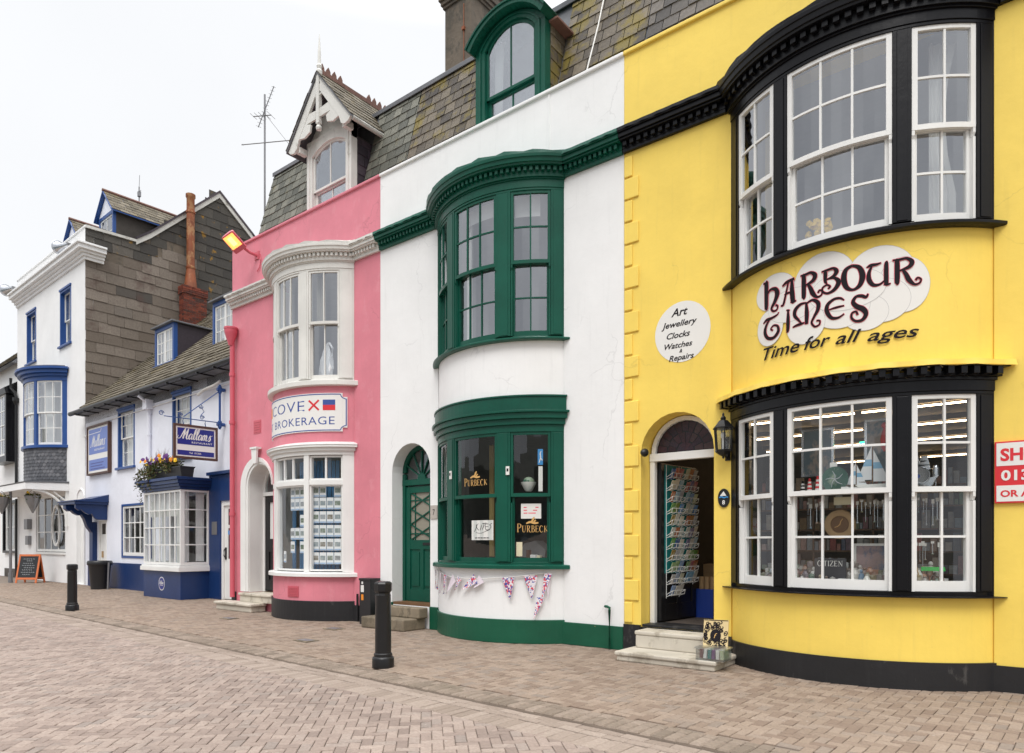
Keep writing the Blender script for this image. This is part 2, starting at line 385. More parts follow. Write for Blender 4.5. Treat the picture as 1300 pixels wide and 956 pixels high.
M['greentube']=plain('green_neon',(.1,.9,.5),.5,emis=((.05,.9,.45),2.2))
M['sodium']=plain('sodium_lamp_glass',(1,.7,.3),.4,emis=((1,.33,.05),1.3))
M['sodiumcore']=plain('sodium_lamp_core',(1,.8,.4),.4,emis=((1,.50,.12),2.2))
M['signwhite']=plain('sign_white',(.78,.77,.74),.45,var=.03)
M['cloudwhite']=plain('painted_white_cloud',(.76,.745,.71),.6,var=.03)
M['cloudline']=plain('grey_pencil_line',(.48,.47,.46),.6)
M['ink']=plain('black_lettering',(.012,.009,.012),.6,spec=.15)
M['redline']=plain('red_lettering_edge',(.74,.12,.17),.6,spec=.2)
M['red']=plain('sign_red',(.66,.025,.035),.45)
M['redblue']=plain('cobalt_lettering',(.035,.075,.30),.5)
M['gold']=plain('gold_lettering',(.60,.36,.12),.45)
M['paper']=plain('paper',(.74,.73,.70),.7,var=.04)
M['cream']=plain('cream_paper',(.66,.60,.42),.7,var=.04)
M['skyblue']=plain('sticker_blue',(.03,.25,.58),.5)
M['brownframe']=plain('brown_sign_frame',(.085,.04,.028),.5,var=.2)
M['signnavy']=plain('sign_navy',(.018,.028,.22),.35)
M['signperi']=plain('faded_sign_blue',(.13,.20,.52),.4,var=.05)
M['teal']=plain('teal_fabric',(.0,.20,.20),.7)
M['wire']=plain('white_wire',(.72,.73,.72),.5)
M['doorblack']=paint('black_door_paint',(.011,.011,.012),.3,.1,.0)
M['stained']=island('stained_glass',[(0,(.03,.012,.016)),(.4,(.06,.025,.032)),(.7,(.03,.02,.035)),(1,(.08,.045,.042))],.3,spec=.35)
M['brass']=plain('brass',(.55,.38,.16),.35,.8)
M['woodbrown']=plain('brown_wood',(.16,.08,.035),.55,var=.3)
M['cardboard']=plain('cardboard',(.38,.25,.13),.85,var=.1)
M['bluebox']=plain('blue_plastic',(.015,.05,.30),.4)
M['clearplastic']=glass('clear_plastic',.10,.3)
M['silver']=plain('silver_metal',(.60,.62,.66),.25,.85)
M['orange']=plain('orange_wood',(.62,.16,.05),.5,var=.1)
M['chalkboard']=plain('chalkboard',(.022,.024,.028),.8,var=.3)
M['chalk']=plain('chalk_writing',(.42,.44,.46),.9)
M['bin']=plain('black_plastic',(.014,.014,.016),.42,var=.2)
M['leaf']=island('trailing_leaves',[(0,(.03,.055,.012)),(.45,(.085,.10,.025)),(.7,(.15,.12,.04)),(1,(.14,.07,.04))],.6)
M['leafred']=plain('red_spiky_leaves',(.12,.03,.04),.5,var=.3)
M['petyellow']=plain('yellow_petals',(.80,.50,.01),.6)
M['petpurple']=plain('purple_petals',(.10,.02,.16),.6)
M['petorange']=plain('orange_petals',(.75,.25,.02),.6)
M['blueblind']=paint('blue_blinds',(.05,.19,.38),.6,.15,.0)
M['doorpane']=plain('dim_door_glass',(.27,.25,.20),.4)
M['cardrand']=randobj('postcard_print',[(0,(.06,.24,.60)),(.2,(.72,.66,.55)),(.4,(.10,.32,.06)),(.52,(.50,.14,.08)),(.62,(.04,.12,.35)),(.8,(.70,.66,.55)),(1,(.20,.45,.68))])
M['goodrand']=randobj('ornament_glaze',[(0,(.72,.71,.68)),(.22,(.14,.12,.11)),(.40,(.42,.20,.12)),(.55,(.10,.20,.30)),(.70,(.62,.60,.55)),(.85,(.06,.14,.10)),(1,(.30,.22,.12))],.3)
M['photo']=randobj('property_photo',[(0,(.12,.17,.12)),(.35,(.26,.30,.26)),(.7,(.32,.38,.46)),(1,(.22,.19,.15))])
M['cardblue']=plain('pale_blue_card',(.38,.52,.72),.6)
M['plate']=paint('green_glazed_plate',(.02,.11,.07),.25,.2,0,.1,.003,20,blotch=((.35,.42,.30),.8,.55))
M['sail']=plain('white_sailcloth',(.72,.74,.76),.8)
M['sailblue']=plain('blue_sail_band',(.22,.42,.60),.8)
M['plasticbag']=plain('white_plastic_bag',(.75,.76,.78),.45,var=.05)
M['petrolart']=paint('sea_picture_print',(.16,.22,.26),.4,.2,0,.1,.002,10,blotch=((.45,.36,.30),.8,.5))
M['harbourart']=paint('harbour_picture_print',(.42,.30,.30),.4,.3,0,.1,.002,10,blotch=((.10,.13,.20),.95,.47))
# union flag bunting: chips of red, blue and white
m,nt,nd,lk=newmat('flag_bunting'); vo=N(nt,'ShaderNodeTexVoronoi'); vo.inputs['Scale'].default_value=60; lk.new(mapped(nt,(1,1,1)),vo.inputs['Vector'])
sx=N(nt,'ShaderNodeSeparateColor'); lk.new(vo.outputs['Color'],sx.inputs[0])
r_=nt.nodes.new('ShaderNodeValToRGB'); r_.color_ramp.interpolation='CONSTANT'; lk.new(sx.outputs[0],r_.inputs[0])
e=r_.color_ramp.elements; e[0].color=(.62,.06,.08,1); e[1].position=.24; e[1].color=(.05,.08,.34,1); q=e.new(.46); q.color=(.74,.70,.74,1)
M['bunting']=finish(m,nt,r_.outputs[0],.8)
M['buntingpale']=plain('bunting_reverse',(.70,.62,.68),.8)
# ================================================================== THREE BOW-FRONTED HOUSES
ZP = 7.78                                          # parapet top
def arch_pts(x0,x1,zs,n=14,rise=None):
    """points over an arch from right to left"""
    xc=(x0+x1)/2; r=(x1-x0)/2; rise=rise or r
    return [(xc+r*math.cos(PI*i/n), zs+rise*math.sin(PI*i/n)) for i in range(n+1)]
def facade(root,X0,X1,bay,door,mat,zb=6.66):
    """door=(x0,x1,zs,z0) arched opening left of the bay"""
    f=MB(); bl,br=bay.xc-bay.a,bay.xc+bay.a
    arc=list(reversed(arch_pts(door[0],door[1],door[2])))
    poly=[(X0,0),(door[0],0)]+arc+[(door[1],0),(bl,0),(bl,zb),(br,zb),(br,0),(X1,0),(X1,ZP),(X0,ZP)]
    f.prism(poly,XZ,0,.30)
    for a,b in ((X0,X0+.12),(X1-.12,X1)): f.box(a+.004,b-.004,.305,8.6,0,ZP-.3)
    f.box(X0+.13,X1-.13,8.4,8.6,0,ZP-.3)
    f.box(door[0],door[1],.02,.30,0,door[3]-.03)
    return part(f,'wall',mat,root,W)
def bowwall(mb,bay,z0,z1,e=-.015,t=.2): arcbox(mb,bay,-bay.um-.03,bay.um+.03,e-t,e,z0,z1,40)
def flatcornice(mb,x0,x1,z1=6.74,dw=.042,dg=.036):
    for a,b,p in ((z1-.045,z1,.19),(z1-.10,z1-.047,.165),(z1-.125,z1-.102,.14),(z1-.25,z1-.205,.05),(z1-.205,z1-.128,.055)):
        mb.box(x0,x1,-p,-.002,a,b)
    x=x0+.03
    while x+dw<x1-.005: mb.box(x,x+dw,-.105,-.058,z1-.19,z1-.13); x+=dw+dg
def baycornice(mb,bay,z1=6.74,dw=.042,dg=.036,big=0):
    u=bay.um+.09
    arcprof(mb,bay,-u,u,[(-.1,z1),(-.1,z1-.125),(.14,z1-.125),(.145,z1-.10),(.165,z1-.10),(.175,z1-.047),(.19,z1-.045),(.195,z1)])
    arcbox(mb,bay,-u,u,-.1,.055,z1-.25,z1-.127)
    k=int(2*u/(dw+dg))
    for i in range(k):
        a=-u+.02+i*(2*u-.04)/k; arcbox(mb,bay,a,a+dw,.057,.105,z1-.19,z1-.13,1)
def lights(bay,mid,mull,side,jamb):
    """arc positions of the three lights from plan half-widths"""
    U=lambda h: bay.u(bay.xc+h)
    return [(-U(side),-U(mull)),(-U(mid),U(mid)),(U(mull),U(side))], U
def bayframe(mb,bay,mid,mull,side,z0,z1,e0=-.14,e1=.0,pil=.007):
    L,U=lights(bay,mid,mull,side,bay.a); um=bay.um
    for a,b in ((-um,-U(side)),(-U(mull),-U(mid)),(U(mid),U(mull)),(U(side),um)):
        arcbox(mb,bay,a,b,e0,e1,z0,z1)
        if b-a>.12 and pil: arcbox(mb,bay,a+.035,b-.035,e1+.001,e1+pil,z0+.01,z1-.01)
    return L
def sashes(root_part,bay,L,z0,zr,z1,cols,ru,rl,mat,gm,st=.045,bar=.018,shift=.03,horns=True,rb=.075):
    for k,(a,b) in enumerate(L):
        f,g=bsash(bay,a+.004,b-.004,-.055,-.010,zr-.005,z1,cols[k],ru,st,.04,.05,bar)
        if horns:
            for u in (a+.004,b-.03): arcprof(f,bay,u,u+.026,[(-.053,zr-.006),(-.012,zr-.006),(-.012,zr-.05),(-.03,zr-.085),(-.053,zr-.085)])
        s=part(f,'upper_sash',mat,root_part,W); part(g,'pane',gm,root_part,W)
        f,g=bsash(bay,a+shift*.4,b-shift*.4,-.105,-.060,z0,zr+.035,cols[k],rl,st,.04,rb,bar)
        arcbox(f,bay,a+.004,a+shift,-.10,-.014,z0,zr-.09); arcbox(f,bay,b-shift,b-.004,-.10,-.014,z0,zr-.09)
        s=part(f,'lower_sash',mat,root_part,W); part(g,'pane',gm,root_part,W)
def room(root,x0,x1,bay,z0,z1,mat,d=3.0,floormat=None,name='room',ceil=None):
    f=MB(); t=.05
    f.box(x0,x1,d,d+t,z0,z1); f.box(x0-t,x0,.31,d,z0,z1); f.box(x1,x1+t,.31,d,z0,z1)
    # floor and ceiling reach out into the bow
    n=12; pts=[bay.P(-bay.um+2*bay.um*i/n,-.17,0)[:2] for i in range(n+1)]
    poly=[(x1,d),(x0,d),(x0,.31),(bay.xc-bay.a+.05,.31)]+[(p[0],min(p[1],.3)) for p in pts]+[(bay.xc+bay.a-.05,.31),(x1,.31)]
    f.prism(poly,XY,z1-.0,z1+t) if not ceil else f.mat(2).prism(poly,XY,z1-.0,z1+t); f.m=1; f.prism(poly,XY,z0-t,z0)
    return part(f,name,[mat,floormat or mat,ceil or mat],root,W)
def curtain(root,bay,u0,u1,z0,z1,mat,e=-.24,amp=.022,gather=0,name='curtain'):
    f=MB(); n=max(8,int((u1-u0)/.025)); vs=[];K=5
    for j in range(K+1):
        z=z0+(z1-z0)*j/K; g=gather*math.sin(PI*min(1,(1-j/K)*1.25))
        for i in range(n+1):
            u=u0+(u1-u0)*(1-g*.6)*i/n; vs.append(bay.P(u,e+amp*math.sin(i*1.7+rnd(-.2,.2)),z))
    f.add(vs,[(j*(n+1)+i,j*(n+1)+i+1,(j+1)*(n+1)+i+1,(j+1)*(n+1)+i) for j in range(K) for i in range(n)])
    return part(f,name,mat,root,W,smooth=True)
def slates(mb,O,ud,vd,nd,Wd,Hd,sw,sh,clip=None,t=.012,jit=.12,gap=.006):
    """overlapping slates on a slope: O lower-left corner, ud along, vd up, nd out"""
    O,ud,vd,nd=Vector(O),Vector(ud),Vector(vd),Vector(nd); r=0; v=0.0
    while v<Hd:
        u=-sw*(.5 if r%2 else 0)+rnd(-.02,.02); h=min(sh,Hd-v)
        while u<Wd:
            w=sw*rnd(1-jit,1+jit); a,b=max(0,u),min(Wd,u+w)
            if b-a>.03 and (clip is None or clip((a+b)/2,v+h/2)):
                j=rnd(-.006,.006)*sh*8; tt=t*rnd(.7,1.5); up=min(h*1.06,Hd-v)
                p=lambda x,y,z: O+ud*x+vd*y+nd*z
                A=p(a+gap,v+j,tt);B=p(b-gap,v+j+rnd(-.004,.004),tt*rnd(.9,1.1));C_=p(b-gap,v+up,0.001);D_=p(a+gap,v+up,0.001)
                A0=p(a+gap,v+j,0);B0=p(b-gap,v+j,0)
                mb.add([A,B,C_,D_,A0,B0],[(0,1,2,3),(4,5,1,0),(4,0,3),(5,2,1)])
            u+=w
        v+=sh; r+=1
MB0,MT0=(.42,7.6),(1.03,9.86)                       # mansard: (y, z) foot and head
def mansard(root,X0,X1,mat,holes=()):
    dv=Vector((0,MT0[0]-MB0[0],MT0[1]-MB0[1])); H=dv.length; dv/=H; nv=Vector((0,-dv.z,dv.y))
    a=X0
    for h0,h1 in list(holes)+[(X1,X1)]:
        f=MB(); slates(f,(a,MB0[0],MB0[1]),(1,0,0),dv,nv,h0-a,H,.235,.20); part(f,'roof_slates',mat,root,W); a=h1
    b=MB(); b.add([(X0,MB0[0]+.02,MB0[1]),(X1,MB0[0]+.02,MB0[1]),(X1,MT0[0]+.02,MT0[1]),(X0,MT0[0]+.02,MT0[1]),
        (X0,1.9,MB0[1]),(X1,1.9,MB0[1]),(X1,1.9,MT0[1]+.05),(X0,1.9,MT0[1]+.05)],[(0,1,2,3),(4,7,6,5),(0,3,7,4),(1,5,6,2),(3,2,6,7)])
    b.add([(X0,1.9,MT0[1]+.05),(X1,1.9,MT0[1]+.05),(X1,8.6,MT0[1]+.35),(X0,8.6,MT0[1]+.35),(X0,8.6,7),(X1,8.6,7),(X0,1.9,7),(X1,1.9,7)],
        [(0,1,2,3),(3,2,5,4),(0,3,4,6),(1,7,5,2)])
    part(b,'roof',M['lead'],root,W)
    c=MB(); c.box(X0,X1,MT0[0]-.05,MT0[0]+.16,MT0[1]-.005,MT0[1]+.035); c.box(X0,X1,MT0[0]-.055,MT0[0]-.035,MT0[1]-.05,MT0[1]+.034)
    part(c,'roof_edge',M['lead'],root,W,bevel=.006)
def coping(root,X0,X1,mat):
    c=MB(); c.box(X0,X1,-.035,.36,ZP,ZP+.05); part(c,'coping',mat,root,W,bevel=.012)
def bayroof(root,bay,mat,z=6.742):
    f=MB(); n=24; e=.19; R=[bay.P(-bay.um-.05+2*(bay.um+.05)*i/n,e,z) for i in range(n+1)]
    R2=[bay.P(-bay.um-.05+2*(bay.um+.05)*i/n,e+.012*math.sin(i*2.3),z+.035+.012*math.sin(i*1.9)) for i in range(n+1)]
    T=[(p[0],-.004,z+.13) for p in R]
    vs=R+R2+T; f.add(vs,[(i,i+1,n+2+i,n+1+i) for i in range(n)]+[(n+1+i,n+2+i,2*n+3+i,2*n+2+i) for i in range(n)])
    part(f,'bay_roof',mat,root,W,smooth=True)

# ------------------------------------------------------------------ yellow house
YX0,YX1=-4.372,.62
yh=thing('yellow_shop_house','tall yellow rendered shop house with two black curved bay windows','shop building',((YX0+YX1)/2,0,0))
YB=Bay(-1.68,1.27,.57); YD=(-4.13,-3.16,2.55,.36)
facade(yh,YX0,YX1,YB,YD,M['yellow'])
for q in ((.0,.90),(3.05,4.42)): f=MB(); bowwall(f,YB,*q); part(f,'bow_wall',M['yellow'],yh,W)
# quoins down the left edge
f=MB(); z=.36;i=0
while z<6.4:
    h=.29; w=.215 if i%2 else .125; f.box(YX0+.006,YX0+w,-.022,-.0005,z+.012,z+h-.012); z+=h; i+=1
part(f,'quoins',M['yellow'],yh,W,bevel=.012)
f=MB(); f.box(YX0+.002,YD[0]-.002,-.03,-.001,0,.35); f.box(YD[1]+.001,YB.xc-YB.a+.01,-.03,-.001,0,.30); f.box(YB.xc+YB.a-.01,YX1,-.03,-.001,0,.245)
arcbox(f,YB,-YB.um-.01,YB.um+.01,-.1,.018,0,.265); f.box(YD[0]+.0,YD[1]-.0,-.004,.02,0,.33); part(f,'plinth',M['blackplinth'],yh,W)
coping(yh,YX0,YX1,M['yellow']); mansard(yh,YX0,YX1,M['slateyel'])
c=MB(); flatcornice(c,YB.xc+YB.a+.05,YX1,dw=.055,dg=.045); part(c,'cornice',M['blackwood'],yh,W,bevel=.004); c=MB(); flatcornice(c,YX0,YB.xc-YB.a-.05,dw=.055,dg=.045)
for x in (YX0+.02,):
    pass
co=part(c,'cornice',M['blackwood'],yh,W,bevel=.004)
def leadlip(root,x0,x1,mat,z=6.74,y=-.19):
    f=MB(); n=int((x1-x0)/.07); vs=[]
    for i in range(n+1):
        x=x0+(x1-x0)*i/n; w=.008*math.sin(i*2.1)+rnd(-.005,.005); vs+=[(x,y-.012+w,z-.03),(x,y-.006+w,z+.012+w*.5),(x,-.003,z+.05)]
    f.add(vs,[(3*i+j,3*i+3+j,3*i+4+j,3*i+1+j) for i in range(n) for j in (0,1)]); part(f,'lead_capping',mat,root,W,smooth=True)
leadlip(yh,YX0,YB.xc-YB.a-.02,M['blackwood'])
def posts(f,bay,z0,z1):
    for s_ in (-1,1):
        a,b=sorted((bay.xc+s_*(bay.a-.002),bay.xc+s_*(bay.a-.13))); f.box(a,b,-.012,.32,z0,z1)
def bay_storey(root,bay,name,mid,mull,side,zsill,z0,zr,z1,zfr,cols,ru,rl,fm,sm,gm,sillmat=None,cornice=None,**k):
    f=MB(); L=bayframe(f,bay,mid,mull,side,z0,z1)
    arcbox(f,bay,-bay.um,bay.um,-.14,.002,z1-.001,z1+.03); arcbox(f,bay,-bay.um,bay.um,-.14,.012,z1+.031,zfr)
    arcbox(f,bay,-bay.um-.01,bay.um+.01,-.1,.03,zfr-.03,zfr-.001)
    arcbox(f,bay,-bay.um,bay.um,-.14,-.03,z0-.04,z0-.002)
    posts(f,bay,z0-.04,zfr)
    bp=part(f,name,fm,root,W,bevel=.004)
    s=MB(); arcprof(s,bay,-bay.um-.06,bay.um+.06,[(-.13,z0-.03),(.07,z0-.045),(.085,z0-.055),(.085,zsill+.01),(.06,zsill),(-.13,zsill)])
    part(s,'sill',sillmat or fm,bp,W)
    if cornice is not None:
        s=MB(); baycornice(s,bay,**cornice); part(s,'cornice',fm,bp,W,bevel=.003)
    sashes(bp,bay,L,z0,zr,z1,cols,ru,rl,sm,gm,**k)
    return bp,L
by1,LY=bay_storey(yh,YB,'upper_bay_window',.495,.648,1.145,4.40,4.49,5.36,6.34,6.50,(2,3,2),2,2,M['blackwood'],M['whitewood'],M['glass_up'],cornice=dict(dw=.055,dg=.045),st=.05,bar=.022)
bayroof(yh,YB,M['blackwood'])
by0,_=bay_storey(yh,YB,'lower_bay_window',.495,.648,1.145,.885,.94,1.90,2.82,2.98,(2,3,2),2,2,M['blackwood'],M['whitewood'],M['glass_mid'],st=.05,bar=.022,rb=.10)
s=MB(); k=27; u=YB.um+.05
for i in range(k): a=-u+.02+i*(2*u-.04)/k; arcbox(s,YB,a,a+.052,.02,.13,2.985,3.055,1)
arcbox(s,YB,-u,u,-.1,.05,2.982,3.03); arcbox(s,YB,-u,u,-.1,.135,3.056,3.064); part(s,'cornice',M['blackwood'],by0,W,bevel=.003)
f=MB(); n=40; ro=[];rm=[];ri=[]
for i in range(n+1):
    u=-YB.um-.09+2*(YB.um+.09)*i/n; w=.010*math.sin(i*1.3)+rnd(-.004,.004)
    ro.append(YB.P(u,.150+w,3.062+w*.4)); rm.append(YB.P(u,.143,3.118+w*.6)); ri.append(YB.P(u,-.012,3.145))
f.add(ro+rm+ri,[(i,i+1,n+2+i,n+1+i) for i in range(n)]+[(n+1+i,n+2+i,2*n+3+i,2*n+2+i) for i in range(n)])
f.add([YB.P(-YB.um-.09+2*(YB.um+.09)*i/n,e,z) for i in range(n+1) for e,z in ((.150,3.066),(-.02,3.078))],[(2*i,2*i+1,2*i+3,2*i+2) for i in range(n)])
part(f,'lead_ledge',M['yellow'],yh,W,smooth=True)
room(yh,YX0+.15,YX1-.15,YB,4.30,6.75,M['room'],3.2,name='upper_room')
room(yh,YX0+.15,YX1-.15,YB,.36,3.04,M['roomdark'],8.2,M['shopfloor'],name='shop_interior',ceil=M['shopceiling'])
curtain(by1,YB,-1.15,-1.0,4.5,6.35,M['goldcurtain'],e=-.30); curtain(by1,YB,-.95,-.72,4.5,6.35,M['curtain'],e=-.32)
curtain(by1,YB,.95,1.28,4.5,6.35,M['curtain'],e=-.30,gather=.75)
# ceiling tubes in the shop
for y,x0,x1 in ((.95,-3.1,-.45),(2.3,-3.5,-.4),(3.8,-3.8,-.3),(6.2,-3.8,.1)):
    f=MB(); f.box(x0,x1,y-.03,y+.03,2.975,3.035); f.m=1
    f.tube([(x0+.05,y,2.945),((x0+x1)/2-.04,y,2.945)],.009,8); f.tube([((x0+x1)/2+.04,y,2.945),(x1-.05,y,2.945)],.009,8)
    part(f,'tube_light',[M['shopceiling'],M['tube']],yh,W)
# doorway: frame, fanlight, door standing open
f=MB(); x0,x1=YD[0],YD[1]; y0,y1=.23,.31
f.box(x0+.01,x0+.075,y0,y1,.36,2.47); f.box(x1-.055,x1-.005,y0,y1,.36,2.47); f.box(x0+.01,x1-.005,y0-.01,y1,2.47,2.57)
ar=arch_pts(x0+.03,x1-.03,2.57); ai=arch_pts(x0+.085,x1-.085,2.57)
for i in range(len(ar)-1):
    f.prism([ar[i],ar[i+1],ai[i+1],ai[i]],XZ,y0,y1)
df=part(f,'door_frame',M['whitewood'],yh,W,bevel=.004)
f=MB()                                              # leaded panes, each its own piece
xc=(x0+x1)/2
for r0,r1,nn in ((.0,.12,4),(.127,.245,8),(.252,.385,11)):
    for i in range(nn):
        a,b=PI*i/nn+.02,PI*(i+1)/nn-.02; j=[rnd(-.012,.012) for _ in range(4)]
        f.add([(xc+(r0+j[0])*math.cos(a),y0+.045,2.58+max(0,(r0+j[0])*math.sin(a))),(xc+(r1-.004)*math.cos(a),y0+.045,2.58+(r1)*math.sin(a)),(xc+r1*math.cos(b),y0+.045,2.58+r1*math.sin(b)),(xc+(r0+j[0])*math.cos(b),y0+.045,2.58+max(0,(r0+j[0])*math.sin(b)))],[(0,1,2,3)])
f.m=1; f.prism([(xc-.40,2.575)]+[(xc-.40*math.cos(PI*i/12),2.575+.40*math.sin(PI*i/12)) for i in range(13)],XZ,y0+.05,y0+.06)
part(f,'fanlight',[M['stained'],M['blackmetal']],yh,W)
f=MB(); hx,hy=x0+.10,.32; ex_,ey_=.10,.90; L_=math.hypot(ex_,ey_); dx,dy=ex_/L_,ey_/L_
def DL(a,z,t): return (hx+dx*a+dy*t,hy+dy*a-dx*t,z)
def dbox(mb,a0,a1,t0,t1,z0,z1):
    vs=[DL(a,z,t) for z in (z0,z1) for a,t in ((a0,t0),(a1,t0),(a1,t1),(a0,t1))]
    mb.add(vs,[(0,3,2,1),(4,5,6,7),(0,1,5,4),(1,2,6,5),(2,3,7,6),(3,0,4,7)])
dbox(f,0,.90,-.025,.015,.38,2.46)
for a0,a1 in ((0,.11),(.40,.50),(.79,.90)): dbox(f,a0,a1,.015,.03,.38,2.46)
for z0,z1 in ((.38,.60),(1.20,1.36),(2.30,2.46)): dbox(f,.11,.40,.0151,.0299,z0,z1); dbox(f,.50,.79,.0151,.0299,z0,z1)
dr=part(f,'door',M['doorblack'],yh,W,bevel=.004)
f=MB(); f.lathe([(.01,0),(.028,.02),(.034,.045),(.024,.065),(.001,.07)],DL(.83,1.28,.03),14,Matrix.Rotation(PI/2,4,'Y')); part(f,'handle',M['brass'],dr,W,smooth=True)
f=MB(); f.box(x0+.005,x1-.005,.02,.40,.33,.362); part(f,'threshold',M['blackplinth'],yh,W,bevel=.006)
def step(root,name,x0,x1,y0,y1,z0,z1,mat,nose=.02):
    f=MB(); f.box(x0,x1,y0,y1,z0,z1-.05); f.box(x0-nose,x1+nose,y0-nose,y1,z1-.05,z1); return part(f,name,mat,root,W,bevel=.014)
st=M['palestone']
ys=thing('stone_steps','two pale worn stone steps under the yellow house doorway','doorstep',(-3.6,-.35,0))
step(ys,'lower_step',-4.07,-2.86,-.74,-.034,0,.115,st); step(ys,'upper_step',-4.02,-3.10,-.36,-.034,.116,.325,st,.01)

# ------------------------------------------------------------------ white house
WX0,WX1=-9.16,-4.376
wh=thing('white_shop_house','white rendered house with two dark green curved bay windows','shop building',((WX0+WX1)/2,0,0))
GB=Bay(-6.54,1.22,.55); GD=(-8.86,-7.94,2.62,.39)
facade(wh,WX0,WX1,GB,GD,M['white'])
for q in ((0,1.04),(3.28,4.25)): f=MB(); bowwall(f,GB,*q); part(f,'bow_wall',M['white'],wh,W)
f=MB(); f.box(WX0+.004,GD[0]-.003,-.028,-.001,0,.36); f.box(GD[1]+.001,GB.xc-GB.a+.01,-.028,-.001,0,.37); f.box(GB.xc+GB.a-.01,WX1-.003,-.028,-.001,0,.31)
arcbox(f,GB,-GB.um-.01,GB.um+.01,-.1,.016,0,.335)
f.box(GD[0]-.012,GD[0]+.006,-.027,.24,.0,.40); part(f,'plinth',M['greenplinth'],wh,W,bevel=.01)
coping(wh,WX0,WX1,M['white']); mansard(wh,WX0,WX1,M['slate'],holes=((-7.25,-5.83),))
c=MB(); flatcornice(c,WX0+.02,GB.xc-GB.a-.04); part(c,'cornice',M['greenwood'],wh,W,bevel=.003); c=MB(); flatcornice(c,GB.xc+GB.a+.04,WX1-.004); part(c,'cornice',M['greenwood'],wh,W,bevel=.003)
leadlip(wh,WX0+.02,GB.xc-GB.a-.02,M['greenlead']); leadlip(wh,GB.xc+GB.a,WX1-.004,M['greenlead'])
gw=M['greenwood']
bg1,LG=bay_storey(wh,GB,'upper_bay_window',.405,.605,1.09,4.23,4.31,5.32,6.33,6.50,(2,3,2),2,2,gw,gw,M['glass_up'],cornice=dict(),st=.04,bar=.02,shift=.03)
bayroof(wh,GB,M['greenlead'])
f=MB(); L=bayframe(f,GB,.415,.605,1.09,1.14,2.96)
arcbox(f,GB,-GB.um,GB.um,-.14,.004,2.96,3.06); arcbox(f,GB,-GB.um-.01,GB.um+.01,-.14,.035,3.06,3.14); arcbox(f,GB,-GB.um-.03,GB.um+.03,-.14,.07,3.14,3.22)
arcbox(f,GB,-GB.um-.05,GB.um+.05,-.14,.10,3.22,3.25); arcbox(f,GB,-GB.um-.02,GB.um+.02,-.14,.05,3.25,3.44); arcbox(f,GB,-GB.um-.03,GB.um+.03,-.14,.065,3.44,3.465)
arcbox(f,GB,-GB.um,GB.um,-.14,-.02,1.08,1.14); posts(f,GB,1.08,3.2)
bg0=part(f,'lower_bay_window',gw,wh,W,bevel=.004)
s=MB(); arcprof(s,GB,-GB.um-.06,GB.um+.06,[(-.13,1.12),(.07,1.10),(.085,1.09),(.085,1.045),(-.13,1.03)]); part(s,'sill',gw,bg0,W)
sashes(bg0,GB,L,1.14,2.06,2.96,(1,1,1),1,1,gw,M['glass_mid'],st=.035,horns=False,rb=.06)
for u in (-.50,.565):
    s=MB(); arcbox(s,GB,u,u+.05,.013,.03,2.36,2.48); s.m=1; arcbox(s,GB,u+.012,u+.038,.031,.034,2.41,2.45); part(s,'window_latch',[M['signwhite'],M['ink']],bg0,W)
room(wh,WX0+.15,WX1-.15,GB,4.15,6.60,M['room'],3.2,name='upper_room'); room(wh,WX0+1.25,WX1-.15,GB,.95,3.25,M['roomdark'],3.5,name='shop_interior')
curtain(bg1,GB,-.40,-.26,4.4,6.3,M['curtain']); curtain(bg1,GB,-1.1,-.85,4.4,6.3,M['curtain'])
for a,b,zb in ((-.36,.36,6.12),(.64,1.05,6.05)):
    s=MB(); arcsheet(s,GB,a,b,-.2,zb,6.34); part(s,'blind',M['curtain'],bg1,W)
curtain(bg0,GB,-.30,-.12,1.2,2.9,M['goldcurtain'],e=-.6); curtain(bg0,GB,.10,.34,1.2,2.9,M['room'],e=-.7)
# white parapet strap
f=MB(); f.box(-5.58,-5.555,-.014,-.001,6.80,ZP-.02); part(f,'cable_cover',M['white'],wh,W)
# green door
x0,x1=GD[0],GD[1]
f=MB(); y0,y1=.235,.30; f.box(x0+.003,x0+.07,y0,y1,.39,2.60); f.box(x1-.07,x1-.003,y0,y1,.39,2.60); f.box(x0+.003,x1-.003,y0-.006,y1,2.40,2.50)
ar=arch_pts(x0+.004,x1-.004,2.62); ai=arch_pts(x0+.075,x1-.075,2.62)
for i in range(len(ar)-1): f.prism([ar[i],ar[i+1],ai[i+1],ai[i]],XZ,y0,y1)
xc=(x0+x1)/2
for a in (30,62,90,118,150):
    g=math.radians(a); f.prism([(xc+.07*math.cos(g+.12),2.52+.07*math.sin(g+.12)),(xc+.07*math.cos(g-.12),2.52+.07*math.sin(g-.12)),(xc+.44*math.cos(g-.03),2.54+.44*math.sin(g-.03)),(xc+.44*math.cos(g+.03),2.54+.44*math.sin(g+.03))],XZ,y0+.012,y1-.02)
f.prism([(xc+.10*math.cos(PI*i/8),2.50+.10*math.sin(PI*i/8)) for i in range(9)],XZ,y0+.008,y1-.02)
part(f,'door_frame',gw,wh,W,bevel=.004)
f=MB(); f.prism([(x0+.06,2.50)]+[(xc-.41*math.cos(PI*i/12),2.60+.40*math.sin(PI*i/12)) for i in range(13)]+[(x1-.06,2.50)],XZ,.272,.278); part(f,'fanlight',M['glass_mid'],wh,W)
f=MB(); a,b=x0+.075,x1-.075; yy=.255
f.box(a,a+.10,yy,yy+.04,.41,2.38); f.box(b-.10,b,yy,yy+.04,.41,2.38)
for z0,z1 in ((.41,.62),(1.30,1.46),(2.27,2.38)): f.box(a+.10,b-.10,yy+.001,yy+.039,z0,z1)
f.box(xc-.04,xc+.04,yy+.002,yy+.038,.62,1.30); f.box(a+.1,b-.1,yy+.02,yy+.035,.60,1.32)
